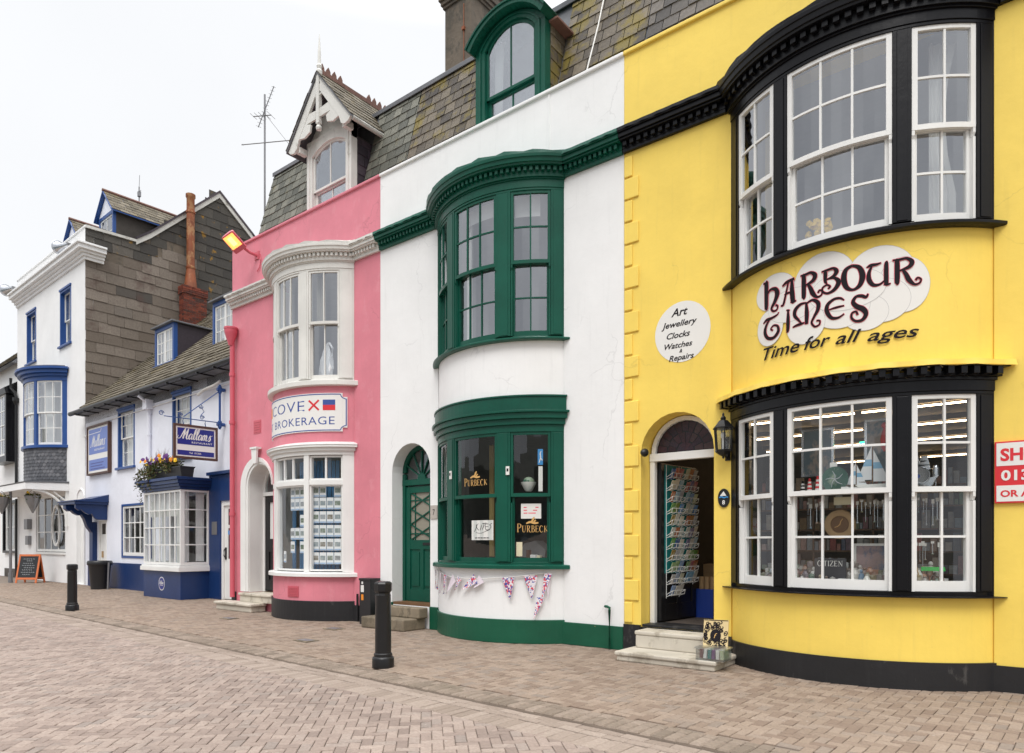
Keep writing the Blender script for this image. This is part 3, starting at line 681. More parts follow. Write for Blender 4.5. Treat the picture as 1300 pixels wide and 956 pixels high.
for q0,q1 in ((a+.135,xc-.07),(xc+.07,b-.135)): f.box(q0,q1,yy+.006,yy+.022,.67,1.25)
def clipseg(mb,p,q,w,y0_,y1_):
    d=Vector((q[0]-p[0],q[1]-p[1])); d.normalize(); n_=Vector((-d.y,d.x))*w/2
    mb.prism([(p[0]+n_.x,p[1]+n_.y),(p[0]-n_.x,p[1]-n_.y),(q[0]-n_.x,q[1]-n_.y),(q[0]+n_.x,q[1]+n_.y)],XZ,y0_,y1_)
ga,gb,gc,gd=a+.10,b-.10,1.46,2.27; Wd=gb-ga
for k in range(3):
    zz=gc+k*(gd-gc)/3; h3=(gd-gc)/3
    clipseg(f,(ga,zz),(gb,zz+h3),.022,yy+.008,yy+.026); clipseg(f,(gb,zz),(ga,zz+h3),.022,yy+.009,yy+.027)
f.box(ga+.10,ga+.12,yy+.012,yy+.028,gc,gd); f.box(gb-.12,gb-.10,yy+.012,yy+.028,gc,gd)
f.box(ga,gb,yy+.013,yy+.029,2.13,2.15); f.box(ga,gb,yy+.013,yy+.029,1.56,1.58)
dg=part(f,'door',gw,wh,W,bevel=.003)
f=MB(); f.box(ga,gb,yy+.029,yy+.033,gc,gd); part(f,'door_pane',M['doorpane'],dg,W)
f=MB(); f.box(xc-.09+.12,xc+.09+.12,yy-.008,yy,1.37,1.415); part(f,'letter_box',M['blackmetal'],dg,W,bevel=.003)
f=MB(); f.box(x0+.003,x1-.003,.02,.34,.36,.405); part(f,'threshold',M['woodbrown'],wh,W)
gs=thing('green_door_steps','two rough grey stone steps under the green arched door','doorstep',(-8.4,-.3,0))
f=MB(); f.box(-9.05,-8.02,-.52,-.032,0,.185); part(f,'lower_step',M['stone'],gs,W,bevel=.02)
f=MB(); f.box(-8.84,-7.96,-.24,-.032,.186,.355); part(f,'upper_step',M['stone'],gs,W,bevel=.018)
f=MB(); f.tube([(-4.56,-.06,.01),(-4.56,-.06,.52),(-4.56,-.055,.55),(-4.60,-.05,.565),(-4.64,-.04,.565)],.018,8); part(f,'vent_pipe',M['greenplinth'],wh,W,smooth=True)
# dormer, white house: green arched box dormer
def seg_arch(x0,x1,zs,rise,n=14):
    c=(x1-x0)/2; R=(c*c+rise*rise)/(2*rise); xc=(x0+x1)/2; g0=math.asin(c/R)
    return [(xc+R*math.sin(g0-2*g0*i/n), zs+rise-R+R*math.cos(g0-2*g0*i/n)) for i in range(n+1)]
def dormer(root,xa,xb,yf,z0,zs,rise,fw,mat,cheekmat,slatemat,gx,rail,cols,curt=True,rect=False):
    f=MB(); out=[(xa,z0),(xb,z0)]+seg_arch(xa,xb,zs,rise); ins=seg_arch(xa+fw,xb-fw,zs-.04,rise*.82)
    o=seg_arch(xa,xb,zs,rise)
    if rect: o=[(x,zs+rise+.10) for x,z in o]
    for i in range(len(o)-1): f.prism([o[i],o[i+1],ins[i+1],ins[i]],XZ,yf,yf+.14)
    f.prism([(xa,z0),(xa+fw,z0),ins[-1],o[-1]],XZ,yf,yf+.14); f.prism([(xb,z0),o[0],ins[0],(xb-fw,z0)],XZ,yf,yf+.14)
    if rect: f.prism([(xa,zs-.04),(xa+fw,zs-.04),(xa+fw,zs-.041),(xa,zs+rise+.10)],XZ,yf+.001,yf+.139); f.prism([(xb,zs-.04),(xb-fw,zs-.041),(xb-fw,zs-.04),(xb,zs+rise+.10)],XZ,yf+.001,yf+.139)
    i2=seg_arch(xa+fw*.45,xb-fw*.45,zs-.015,rise*.92); i3=seg_arch(xa+fw*.62,xb-fw*.62,zs-.02,rise*.9)
    for i in range(len(o)-1):
        if not rect: f.prism([i2[i],i2[i+1],i3[i+1],i3[i]],XZ,yf-.02,yf-.001)
    for q0,q1 in ((xa+fw*.45,xa+fw*.62),(xb-fw*.62,xb-fw*.45)): f.box(q0,q1,yf-.02,yf-.001,z0,zs+(rise if rect else -.02))
    d=part(f,'dormer',mat,root,W,bevel=.004)
    g0,g1=xa+fw,xb-fw; s=MB(); st=.045
    s.box(g0,g0+st,yf+.04,yf+.08,rail,zs); s.box(g1-st,g1,yf+.04,yf+.08,rail,zs); s.box(g0,g1,yf+.041,yf+.079,rail,rail+.045)
    ia=seg_arch(g0,g1,zs-.04,rise*.82); ib=seg_arch(g0+st,g1-st,zs-.07,rise*.78)
    for i in range(len(ia)-1): s.prism([ia[i],ia[i+1],ib[i+1],ib[i]],XZ,yf+.04,yf+.08)
    for i in range(1,cols): x=g0+(g1-g0)*i/cols; s.box(x-.011,x+.011,yf+.045,yf+.072,rail,zs+rise*.7)
    s.box(g0,g0+st+.02,yf+.09,yf+.13,z0,rail); s.box(g1-st-.02,g1,yf+.09,yf+.13,z0,rail); s.box(g0,g1,yf+.085,yf+.13,rail-.03,rail+.02)
    for i in range(1,cols): x=g0+(g1-g0)*i/cols; s.box(x-.011,x+.011,yf+.095,yf+.122,z0,rail)
    part(s,'sash',mat if mat is not M['oldwhitewood'] else mat,d,W,bevel=.003)
    p=MB(); p.prism([(g0,rail),(g1,rail)]+ia,XZ,yf+.058,yf+.062); p.box(g0,g1,yf+.108,yf+.112,z0,rail); part(p,'pane',M['glass_up'],d,W)
    # cheeks to the roof slope
    c=MB(); sl=lambda z: MB0[0]+(MT0[0]-MB0[0])*(z-MB0[1])/(MT0[1]-MB0[1])
    for x0_,x1_ in ((xa+.01,xa+.05),(xb-.05,xb-.01)): c.prism([(yf+.141,z0),(max(sl(z0),yf+.2)+.1,z0),(1.25,zs+.02),(yf+.141,zs+.02)],YZ,x0_,x1_)
    c.box(xa+.05,xb-.05,1.3,1.34,z0,zs+rise); c.box(xa+.05,xb-.05,yf+.15,1.3,z0-.03,z0); part(c,'dormer_room',M['roomdark'],d,W)
    c=MB()
    slates(c,(xb-.008,yf+.145,z0),(0,1,0),(0,0,1),(1,0,0),.95,zs-z0,.28,.19,clip=lambda u,v: yf+.145+u<sl(z0+v)+.15)
    slates(c,(xa+.008,yf+.145,z0),(0,1,0),(0,0,1),(-1,0,0),.95,zs-z0,.28,.19,clip=lambda u,v: yf+.145+u<sl(z0+v)+.15)
    part(c,'dormer_slates',slatemat,d,W)
    if curt:
        q=MB(); 
        for a0,a1 in ((g0+.03,g0+.22),(g1-.16,g1-.03)):
            n=14; vs=[(a0+(a1-a0)*i/n*(1.0 if j else .75),yf+.22+.02*math.sin(i*1.6),z0 if not j else zs+rise*.5) for j in (0,1) for i in range(n+1)]
            q.add(vs,[(i,i+1,n+2+i,n+1+i) for i in range(n)])
        part(q,'curtain',M['curtain'],d,W,smooth=True)
    return d
dw=dormer(wh,-7.22,-5.86,.30,7.72,9.22,.33,.19,gw,None,M['slate'],0,8.42,2)
f=MB(); o=seg_arch(-7.30,-5.78,9.25,.38,18); i_=seg_arch(-7.235,-5.845,9.19,.38,18)
for i in range(18): f.prism([o[i],o[i+1],i_[i+1],i_[i]],XZ,.16,1.35)
o2=seg_arch(-7.33,-5.75,9.27,.39,18); 
for i in range(18): f.prism([o2[i],o2[i+1],o[i+1],o[i]],XZ,.14,1.36)
part(f,'hood',M['greenwood'],dw,W,bevel=.004)
f=MB(); f.box(-5.86,-5.70,.40,1.32,9.17,9.20); part(f,'gutter',M['terracotta'],dw,W)
f=MB(); f.tube([(-5.24,MB0[0]-.06,7.80),(-5.22,MB0[0]+.02,8.2),(-5.20,.72,9.0),(-5.19,.98,9.83)],.010,6); part(f,'cable',M['signwhite'],wh,W)

# ------------------------------------------------------------------ pink house
PX0,PX1=-14.0,-9.164
ph=thing('pink_office_house','pink rendered house with white curved bay windows and gabled dormer','office building',((PX0+PX1)/2,0,0))
PB=Bay(-11.085,1.215,.60); PD=(-13.34,-12.44,2.60,.37)
facade(ph,PX0,PX1,PB,PD,M['pink'])
for q in ((0,.80),(3.20,4.28)): f=MB(); bowwall(f,PB,*q); part(f,'bow_wall',M['pink'],ph,W)
f=MB(); f.box(PX0+.004,-13.83,-.028,-.001,0,.36); f.box(PB.xc+PB.a-.01,PX1-.003,-.028,-.001,0,.29); arcbox(f,PB,-PB.um-.01,PB.um+.01,-.1,.016,0,.36)
part(f,'plinth',M['blackplinth'],ph,W,bevel=.008)
coping(ph,PX0,PX1,M['pink']); mansard(ph,PX0,PX1,M['slatepink'],holes=((-11.8,-10.35),))
c=MB(); flatcornice(c,PX0,PB.xc-PB.a-.04); part(c,'cornice',M['oldwhitewood'],ph,W,bevel=.003); c=MB(); flatcornice(c,PB.xc+PB.a+.04,PX1+.015); part(c,'cornice',M['oldwhitewood'],ph,W,bevel=.003)
leadlip(ph,PX0,PB.xc-PB.a-.02,M['palelead']); leadlip(ph,PB.xc+PB.a,PX1+.015,M['palelead'])
ow=M['oldwhitewood']
bp1,LP=bay_storey(ph,PB,'upper_bay_window',.355,.545,1.04,4.24,4.38,5.37,6.33,6.50,(2,3,2),1,1,ow,ow,M['glass_up'],cornice=dict(),st=.035,bar=.022)
bayroof(ph,PB,M['palelead'])
f=MB(); L=bayframe(f,PB,.45,.55,1.08,.88,3.0,pil=0)
arcbox(f,PB,-PB.um,PB.um,-.14,.01,3.0,3.07); arcbox(f,PB,-PB.um-.02,PB.um+.02,-.14,.05,3.07,3.13); arcbox(f,PB,-PB.um-.05,PB.um+.05,-.14,.10,3.13,3.17); arcprof(f,PB,-PB.um-.05,PB.um+.05,[(-.14,3.17),(.11,3.17),(.11,3.185),(-.02,3.24)])
arcbox(f,PB,-PB.um,PB.um,-.13,-.015,2.46,2.55); posts(f,PB,.85,3.1)
bp0=part(f,'lower_bay_window',M['whitewood'],ph,W,bevel=.004)
s=MB(); arcprof(s,PB,-PB.um-.06,PB.um+.06,[(-.13,.89),(.06,.87),(.07,.86),(.07,.80),(-.13,.79)]); part(s,'sill',M['whitewood'],bp0,W)
for k,(a,b) in enumerate(L):
    f,g=bsash(PB,a+.003,b-.003,-.12,-.04,.90,2.46,1,1,.025,.025,.03); part(f,'lower_light',M['whitewood'],bp0,W); part(g,'pane',M['glass_pink'],bp0,W)
    f,g=bsash(PB,a+.003,b-.003,-.12,-.04,2.55,2.99,(2,3,2)[k],1,.03,.03,.03,.035); part(f,'top_light',M['whitewood'],bp0,W); part(g,'pane',M['glass_pink'],bp0,W)
room(ph,PX0+.15,PX1-.15,PB,4.15,6.60,M['room'],3.2,name='upper_room'); room(ph,PX0+1.75,PX1-.15,PB,.75,3.2,M['roomlight'],3.0,name='office_interior')
curtain(bp1,PB,-.34,-.20,4.4,6.3,M['curtain']); curtain(bp1,PB,.58,.80,5.4,6.3,M['roomlight'])
# blue vertical blinds behind the cards
f=MB(); u=-.62
while u<1.06:
    if not -.40<u<-.18: arcbox(f,PB,u,u+.085,-.36+rnd(-.01,.01),-.352,.92,2.94,1)
    u+=.10
part(f,'blue_blind',M['blueblind'],bp0,W)
f=MB(); f.box(-11.02,-10.72,-.57,-.565,.44,.63)
for i in range(6): f.box(-11.0,-10.74,-.575,-.571,.455+i*.029,.467+i*.029)
f=MB(); arcbox(f,PB,.05,.33,-.01,-.002,.42,.62,3)
for i in range(6): arcbox(f,PB,.07,.31,-.001,.008,.445+i*.028,.457+i*.028,3)
part(f,'air_brick',M['pinkpipe'],ph,W)
f=MB(); f.box(-13.15,-12.88,-.008,-.001,3.70,3.98)
for i in range(5): f.box(-13.13,-12.90,-.016,-.009,3.73+i*.05,3.75+i*.05)
part(f,'air_brick',M['pinkpipe'],ph,W)
f=MB(); f.tube([(-9.72,-.05,.02),(-9.72,-.05,.50)],.02,8); part(f,'vent_pipe',M['blackplinth'],ph,W)
f=MB(); f.tube([(-13.83,-.10,.25),(-13.83,-.10,5.72)],.05,12)
for z in (2.0,3.97,5.0): f.tube([(-13.83,-.10,z),(-13.83,-.10,z+.07)],.064,12)
f.lathe([(.052,5.66),(.075,5.74),(.125,5.90),(.135,5.93),(.135,6.0),(.145,6.0),(.145,6.04),(.11,6.04),(.10,5.95)],(-13.83,-.13,0),12)
part(f,'downpipe',M['pinkpipe'],ph,W,smooth=True)
# arched white surround with keystone
f=MB(); x0,x1=PD[0],PD[1]; o=arch_pts(x0-.30,x1+.03,2.55,16,.80); i_=arch_pts(x0,x1,2.60,16)
i2=arch_pts(x0-.06,x1+.0,2.60,16,.50); o=arch_pts(x0-.26,x1+.015,2.60,16,.60)
for i in range(16):
    f.prism([o[i],o[i+1],i2[i+1],i2[i]],XZ,-.045,-.001); f.prism([i2[i],i2[i+1],i_[i+1],i_[i]],XZ,-.025,-.001)
f.box(x0-.26,x0-.06,-.045,-.001,.38,2.60); f.box(x0-.06,x0,-.025,-.001,.38,2.60)
xc=(x0+x1)/2; f.prism([(xc-.14,3.06),(xc+.0,3.06),(xc+.03,3.36),(xc-.17,3.36)],XZ,-.12,-.0765); f.prism([(xc-.19,3.36),(xc+.05,3.36),(xc+.05,3.40),(xc-.19,3.40)],XZ,-.14,-.02)
part(f,'door_surround',M['whitewood'],ph,W,bevel=.006)
f=MB(); f.box(x0-.001,x0+.012,-.0,.36,.37,2.6); 
for i in range(16): f.prism([i_[i],i_[i+1],(i_[i+1][0]*.985+xc*.015,i_[i+1][1]-.008),(i_[i][0]*.985+xc*.015,i_[i][1]-.008)],XZ,.0,.36)
part(f,'door_reveal',M['whitewood'],ph,W)
f=MB(); y0,y1=.33,.40; f.box(x0,x0+.06,y0,y1,.37,2.6); f.box(x1-.06,x1,y0,y1,.37,2.6); f.box(x0,x1,y0-.01,y1,2.42,2.50)
ai=arch_pts(x0+.06,x1-.06,2.6,16)
for i in range(16): f.prism([i_[i],i_[i+1],ai[i+1],ai[i]],XZ,y0,y1)
part(f,'door_frame',M['whitewood'],ph,W)
f=MB(); f.prism([(x0+.05,2.48)]+[(xc-.41*math.cos(PI*i/12),2.59+.40*math.sin(PI*i/12)) for i in range(13)]+[(x1-.05,2.48)],XZ,.36,.365); part(f,'fanlight',M['glass_mid'],ph,W)
f=MB(); a,b=x0+.06,x1-.06; yy=.345
f.box(a,b,yy+.02,yy+.04,.39,1.45); f.box(a,a+.14,yy,yy+.04,.39,2.41); f.box(b-.14,b,yy,yy+.04,.39,2.41)
for z0,z1 in ((.39,.62),(1.22,1.50),(2.28,2.41)): f.box(a+.14,b-.14,yy+.001,yy+.039,z0,z1)
f.box(xc-.05,xc+.05,yy+.002,yy+.038,.62,2.28); dp=part(f,'door',M['doorblack'],ph,W,bevel=.004)
f=MB(); f.box(a+.14,b-.14,yy+.030,yy+.034,1.50,2.28); part(f,'door_pane',M['curtain'],dp,W)
f=MB(); f.box(xc+.02-.1,xc+.1,yy-.01,yy,1.30,1.37); f.box(b-.10,b-.07,yy-.02,yy,1.9,2.05); part(f,'letter_box',M['brass'],dp,W)
f=MB(); f.box(x0-.0,x1+.0,.30,.345,.34,.37); part(f,'threshold',M['stone'],ph,W)
ps=thing('pink_house_steps','low wide stone steps under the white arched doorway of pink house','doorstep',(-13.2,-.2,0))
f=MB(); f.box(-14.02,-12.66,-.36,-.032,0,.12); f.box(-14.06,-12.62,-.40,-.032,.12,.175); part(f,'lower_step',M['palestone'],ps,W,bevel=.015)
f=MB(); f.box(-13.50,-12.30,-.12,.30,.176,.31); f.box(-13.52,-12.30,-.15,.30,.31,.36); part(f,'upper_step',M['palestone'],ps,W,bevel=.012)
# gabled dormer with bargeboards, finial and ridge crest
dp_=dormer(ph,-11.78,-10.38,.34,7.72,9.17,.19,.17,ow,None,M['slatepurple'],0,8.42,2,False,True)
xc=-11.08; yb=.10; hw=.98; ze,za=9.30,10.50
f=MB()
f.prism([(xc-.7,9.34),(xc+.7,9.34),(xc+.7,9.5),(xc,10.2),(xc-.7,9.5)],XZ,.42,.46)
f.box(xc-.7,xc+.7,.35,.419,9.36,9.46)
for s_ in (-1,1):
    # main bargeboard, pierced infill made of pieces
    P0=(xc,za-.05);P1=(xc+s_*hw,ze-.02);d=Vector((P1[0]-P0[0],P1[1]-P0[1]));l=d.length;d/=l;n_=Vector((-d.y,d.x))*(-s_ if s_<0 else 1)
    n_=Vector((d.y,-d.x)) if s_>0 else Vector((-d.y,d.x)); n_= n_ if n_.y<0 else -n_
    q=lambda a,b_: (P0[0]+d.x*a+n_.x*b_,P0[1]+d.y*a+n_.y*b_)
    f.prism([q(0,0),q(l,0),q(l,.10),q(l-.06,.20),q(l-.16,.24),q(l-.30,.19),q(.1,.17)],XZ,yb,yb+.05)
    f.prism([q(l-.62,.17),q(l-.33,.18),q(l-.42,.34),q(l-.58,.44),q(l-.70,.38)],XZ,yb+.004,yb+.045)
    f.prism([q(.12,.17),q(.34,.17),q(.30,.30),q(.20,.36)],XZ,yb+.004,yb+.045)
    f.prism([(xc+s_*.04,9.62),(xc+s_*.50,9.62),(xc+s_*.46,9.72),(xc+s_*.30,9.80),(xc+s_*.04,9.78)],XZ,yb+.006,yb+.043)
    f.box(xc+s_*.72-.05,xc+s_*.72+.05,yb+.051,.339,9.20,9.32)
f.box(xc-.045,xc+.045,yb-.02,yb+.06,9.50,10.45); f.lathe([(.045,-.04),(.06,0),(.045,.04),(.03,.05),(.05,.09),(.02,.13)],(xc,yb+.02,9.42),10)
f.lathe([(.05,10.45),(.06,10.52),(.04,10.56),(.055,10.62),(.035,10.66),(.03,10.9),(.004,11.25)],(xc,yb+.03,0),10)
g_=part(f,'bargeboard',ow,dp_,W,bevel=.004)
f=MB(); t=.05
for s_ in (-1,1):
    f.add([(xc,yb-.03,za),(xc+s_*(hw+.03),yb-.03,ze),(xc+s_*(hw+.03),1.75,ze),(xc,1.75,za),(xc,yb-.03,za-.045),(xc+s_*(hw+.03),yb-.03,ze-.045),(xc+s_*(hw+.03),1.75,ze-.045),(xc,1.75,za-.045)],
     [(0,1,2,3),(4,7,6,5),(0,4,5,1),(1,5,6,2),(2,6,7,3)])
part(f,'dormer_roof',M['lead'],dp_,W)
f=MB(); sl_=math.hypot(hw+.03,za-ze)
for s_ in (-1,1):
    up=Vector((-s_*(hw+.03),0,za-ze))/sl_; nn=Vector((s_*(za-ze),0,hw+.03))/sl_
    slates(f,Vector((xc+s_*(hw+.03),yb-.05,ze))+nn*.004,(0,1,0),up,nn,1.85,sl_,.24,.19)
part(f,'dormer_roof_slates',M['mosstile'],dp_,W)
f=MB()
for y in [yb+.02+i*.145 for i in range(12)]:
    if .62<y<1.28: f.box(xc-.03,xc+.03,y,y+.14,za-.02,za+.07); continue
    f.box(xc-.03,xc+.03,y,y+.14,za-.02,za+.07)
    f.prism([(y+.02,za+.071),(y+.12,za+.071),(y+.115,za+.13),(y+.07,za+.20),(y+.025,za+.13)],YZ,xc-.016,xc+.016)
part(f,'ridge_crest',M['terracotta'],dp_,W)
f=MB(); f.tube([(xc+hw+.0,.14,ze-.03),(xc+hw+.0,1.3,ze-.05)],.045,8); part(f,'gutter',M['palelead'],dp_,W)
# gable end wall of the mansard at the left
f=MB(); f.prism([(MB0[0]+.02,7.3),(1.9,7.3),(1.9,MT0[1]),(MT0[0]+.02,MT0[1])],YZ,PX0-.02,PX0-.001); part(f,'gable_wall',M['chimney'],ph,W)
# big chimney astride the party wall
ch=thing('rendered_chimney','tall stained grey brown rendered chimney behind the slate roof','chimney',(-8.78,2.2,9))
f=MB(); f.box(-9.10,-8.44,1.55,2.85,9.0,12.1); part(f,'stack',M['chimney'],ch,W,bevel=.02)
f=MB()
for i,(a,b) in enumerate(((11.62,11.68),(11.68,11.76),(11.76,11.88),(12.1,12.22))): p=.03+.03*i; f.box(-9.10-p,-8.44+p,1.55-p,2.85+p,a,b)
part(f,'cap',M['chimney'],ch,W,bevel=.01)
for y in (1.85,2.5):
    f=MB(); f.lathe([(.13,12.22),(.15,12.26),(.12,12.31),(.10,12.7),(.13,12.74),(.12,12.78),(.09,12.78)],(-8.77,y,0),14); part(f,'chimney_pot',M['terracotta'],ch,W,smooth=True)
f=MB(); f.tube([(-8.60,1.54,9.9),(-8.60,1.54,11.5)],.008,6); f.box(-8.63,-8.57,1.51,1.549,11.0,11.06); part(f,'cable',M['rust'],ch,W)
# ================================================================== MALLAMS TERRACE FRAME (turned 1.57 degrees)
AX,AY=-15.7892,.9889; ANG=math.radians(-1.5719)
FM=Matrix.Translation((AX,AY,0))@Matrix.Rotation(ANG,4,'Z')     # local x to the right, y into the houses
def mth(name,label,cat,lx,ly,lz=0,group=None):
    p=FM@Vector((lx,ly,lz)); return thing(name,label,cat,tuple(p),ANG,group)
def msolo(mb,name,mats,label,cat,lx,ly,lz=0,group=None,**k):
    p=FM@Vector((lx,ly,lz)); return solo(mb,name,mats,label,cat,tuple(p),ANG,group,F=FM,**k)
bw=M['bluewood']
rs=mth('restaurant_house','low white restaurant with navy base, blue windows and mossy tiled roof','restaurant',-4.2,0)
# wall with openings
MX0,MX1=-9.695,1.75; ZE=5.72
f=MB()
holes=[(-6.93,-5.74,3.74,5.50),(-3.18,-2.12,3.74,5.50),(-6.64,-4.90,1.02,2.54)]
def wallgrid(mb,x0,x1,z0,z1,holes,y0,y1):
    xs=sorted({x0,x1,*[h[0] for h in holes],*[h[1] for h in holes]}); 
    for a,b in zip(xs[:-1],xs[1:]):
        zz=z0
        for h in sorted([h for h in holes if h[0]<=a+1e-6 and h[1]>=b-1e-6],key=lambda h:h[2]):
            if h[2]>zz: mb.box(a,b,y0,y1,zz,h[2])
            zz=h[3]
        if zz<z1: mb.box(a,b,y0,y1,zz,z1)
holes.append((-2.95,-1.25,.85,2.70)); holes.append((-.46,.42,0,2.42)); holes.append((-8.52,-7.86,0,2.18))
wallgrid(f,MX0,MX1,0,ZE,holes,0,.28); f.box(MX0+.01,MX1,7.6,7.8,0,ZE); f.box(MX1-.2,MX1-.001,.281,7.6,0,ZE)
part(f,'wall',M['bluewhite'],rs,FM,clean=True)
for a,b in ((MX0+.25,-8.56),(-7.84,-3.2)): f=MB(); f.box(a,b-.002,-.02,-.001,0,.80); part(f,'dado',M['navy'],rs,FM,bevel=.006)
f=MB(); f.box(-1.05,-.49,-.045,-.001,0,3.16); f.box(-.49,1.2,-.045,-.001,2.46,3.16); f.box(-1.05,1.2,-.12,-.046,3.12,3.2)
part(f,'pilaster',M['navy'],rs,FM,bevel=.006)
# ground floor bay (square)
bx0,bx1,bd=-3.20,-1.05,.76
f=MB(); f.box(bx0,bx1,-bd,-.002,0,.70); bb=part(f,'shop_bay',M['navy'],rs,FM,bevel=.006)
f=MB(); f.box(bx0-.05,bx1+.05,-bd-.07,-.001,.70,.81); f.box(bx0-.03,bx1+.03,-bd-.04,-.001,.81,.85); part(f,'sill',M['whitewood'],bb,FM,bevel=.006)
f,g=fsash(bx0,bx1,-bd,-bd+.06,.86,2.74,7,4,.05,.05,.06,.028); s=part(f,'front_sash',M['whitewood'],bb,FM,bevel=.003); part(g,'pane',M['glass_mid'],bb,FM)
for X in (bx1-.06,bx0+.001):
    f=MB(); g=MB()
    f.box(X,X+.06,-bd+.06,-bd+.10,.86,2.74); f.box(X,X+.06,-.08,-.001,.86,2.74); f.box(X+.001,X+.059,-bd+.1,-.08,2.69,2.74); f.box(X+.001,X+.059,-bd+.1,-.08,.86,.93)
    for j in (1,2,3): z=.93+1.76*j/4; f.box(X+.01,X+.05,-bd+.1,-.08,z-.014,z+.014)
    g.quad((X+.03,-bd+.08,.9),(X+.03,-.05,.9),(X+.03,-.05,2.72),(X+.03,-bd+.08,2.72))
    part(f,'side_sash',M['whitewood'],bb,FM,bevel=.003); part(g,'pane',M['glass_mid'],bb,FM)
f=MB()
for i,(a,b) in enumerate(((2.75,2.82),(2.82,2.89),(2.89,2.98),(2.98,3.05))): p=.03+.045*i; f.box(bx0-p,bx1+p,-bd-p,-.001,a,b)
part(f,'bay_cornice',M['navy'],bb,FM,bevel=.006)
f=MB(); f.box(bx0,bx1,.28,.3,.86,2.74)
r_=MB(); r_.box(MX0+.3,MX1-.3,3.2,3.25,.05,2.75); r_.box(MX0+.3,MX1-.3,.285,3.2,2.75,2.8); r_.box(MX0+.3,MX1-.3,.285,3.2,0,.05); r_.box(-3.4,-3.35,.285,3.2,.05,2.75); r_.box(MX0+.25,MX0+.3,.285,3.2,.05,2.75); r_.box(MX1-.3,MX1-.25,.285,3.2,.05,2.75)
part(r_,'dining_room',M['roomlight'],rs,FM)
r_=MB(); r_.box(MX0+.3,MX1-.3,2.2,2.25,3.2,5.6); r_.box(MX0+.3,MX1-.3,.285,2.2,5.6,5.65); r_.box(MX0+.3,MX1-.3,.285,2.2,3.15,3.2)
part(r_,'upper_room',M['roomlight'],rs,FM)
q=MB()
for a0,a1,zz in ((bx0+.08,bx0+.30,2.7),(bx0+.75,bx0+.9,2.7),(bx1-.55,bx1-.35,2.7)):
    n=12; vs=[(a0+(a1-a0)*i/n,-bd+.16+.02*math.sin(i*1.6),.9 if not j else zz) for j in (0,1) for i in range(n+1)]; q.add(vs,[(i,i+1,n+2+i,n+1+i) for i in range(n)])
q.add([(bx0+.1,-bd+.2,2.1),(bx1-.1,-bd+.2,2.1),(bx1-.1,-bd+.2,2.7),(bx0+.1,-bd+.2,2.7)],[(0,1,2,3)])
part(q,'net_curtain',M['curtain'],bb,FM,smooth=True)
q=MB(); n=10; X=bx1-.14; q.add([(X+.015*math.sin(i*1.6),-bd+.12+(bd-.22)*i/n,.95 if not j else 2.7) for j in (0,1) for i in range(n+1)],[(i,i+1,n+2+i,n+1+i) for i in (0,1,2,6,7,8,9)]); part(q,'side_curtain',M['curtain'],bb,FM,smooth=True)
f=MB(); f.box(bx0+.08,bx0+.16,-bd+.12,-bd+.14,1.0,2.1); part(f,'blue_curtain',M['bluebox'],bb,FM)
# flat windows
def flatwin(root,x0,x1,z0,z1,zr,cols,ru,rl,depth=.06,sill=True,head=True,curt=True,F=FM,glass_='glass_mid',fm=None):
    fm=fm or bw; f=MB(); fw=.05
    f.box(x0-.03,x0+fw-.01,-.015,depth+.09,z0,z1); f.box(x1-fw+.01,x1+.03,-.015,depth+.09,z0,z1); f.box(x0+fw-.01,x1-fw+.01,-.0149,depth+.09,z1-.07,z1+.0)
    if head: f.box(x0-.05,x1+.05,-.045,-.001,z1+.0,z1+.07)
    if sill: f.box(x0-.09,x1+.09,-.08,.05,z0-.07,z0-.001)
    w=part(f,'window',fm,root,F,bevel=.004); a,b=x0+fw-.01,x1-fw+.01
    f,g=fsash(a,b,depth,depth+.04,zr,z1-.07,cols,ru,.03,.035,.04,.02); part(f,'upper_sash',M['whitewood'],w,F,bevel=.003); part(g,'pane',M[glass_],w,F)
    f,g=fsash(a,b,depth+.045,depth+.085,z0,zr+.03,cols,rl,.03,.04,.06,.02); part(f,'lower_sash',M['whitewood'],w,F,bevel=.003); part(g,'pane',M[glass_],w,F)
    if curt:
        q=MB(); n=26; vs=[(a+(b-a)*i/n,depth+.16+.012*math.sin(i*1.5),z0+.03 if not j else z1-.1) for j in (0,1) for i in range(n+1)]; q.add(vs,[(i,i+1,n+2+i,n+1+i) for i in range(n) if curt==1 or i<n*.35 or i>n*.7]); part(q,'curtain',M['curtain'],w,F,smooth=True)
    return w
flatwin(rs,-6.93,-5.74,3.74,5.50,4.62,3,2,2); flatwin(rs,-3.18,-2.12,3.74,5.50,4.62,3,2,2)
f=MB(); f.box(-6.66,-4.88,-.02,.02,2.54,2.60); f.box(-6.66,-6.60,-.02,.1,1.02,2.54); f.box(-6.66,-4.88,-.02,.02,.96,1.02); w=part(f,'lower_window',bw,rs,FM)
f,g=fsash(-6.59,-4.92,.0,.06,1.03,2.53,4,3,.07,.06,.10,.03); part(f,'casement',M['whitewood'],w,FM,bevel=.003); part(g,'pane',M['glass_mid'],w,FM)
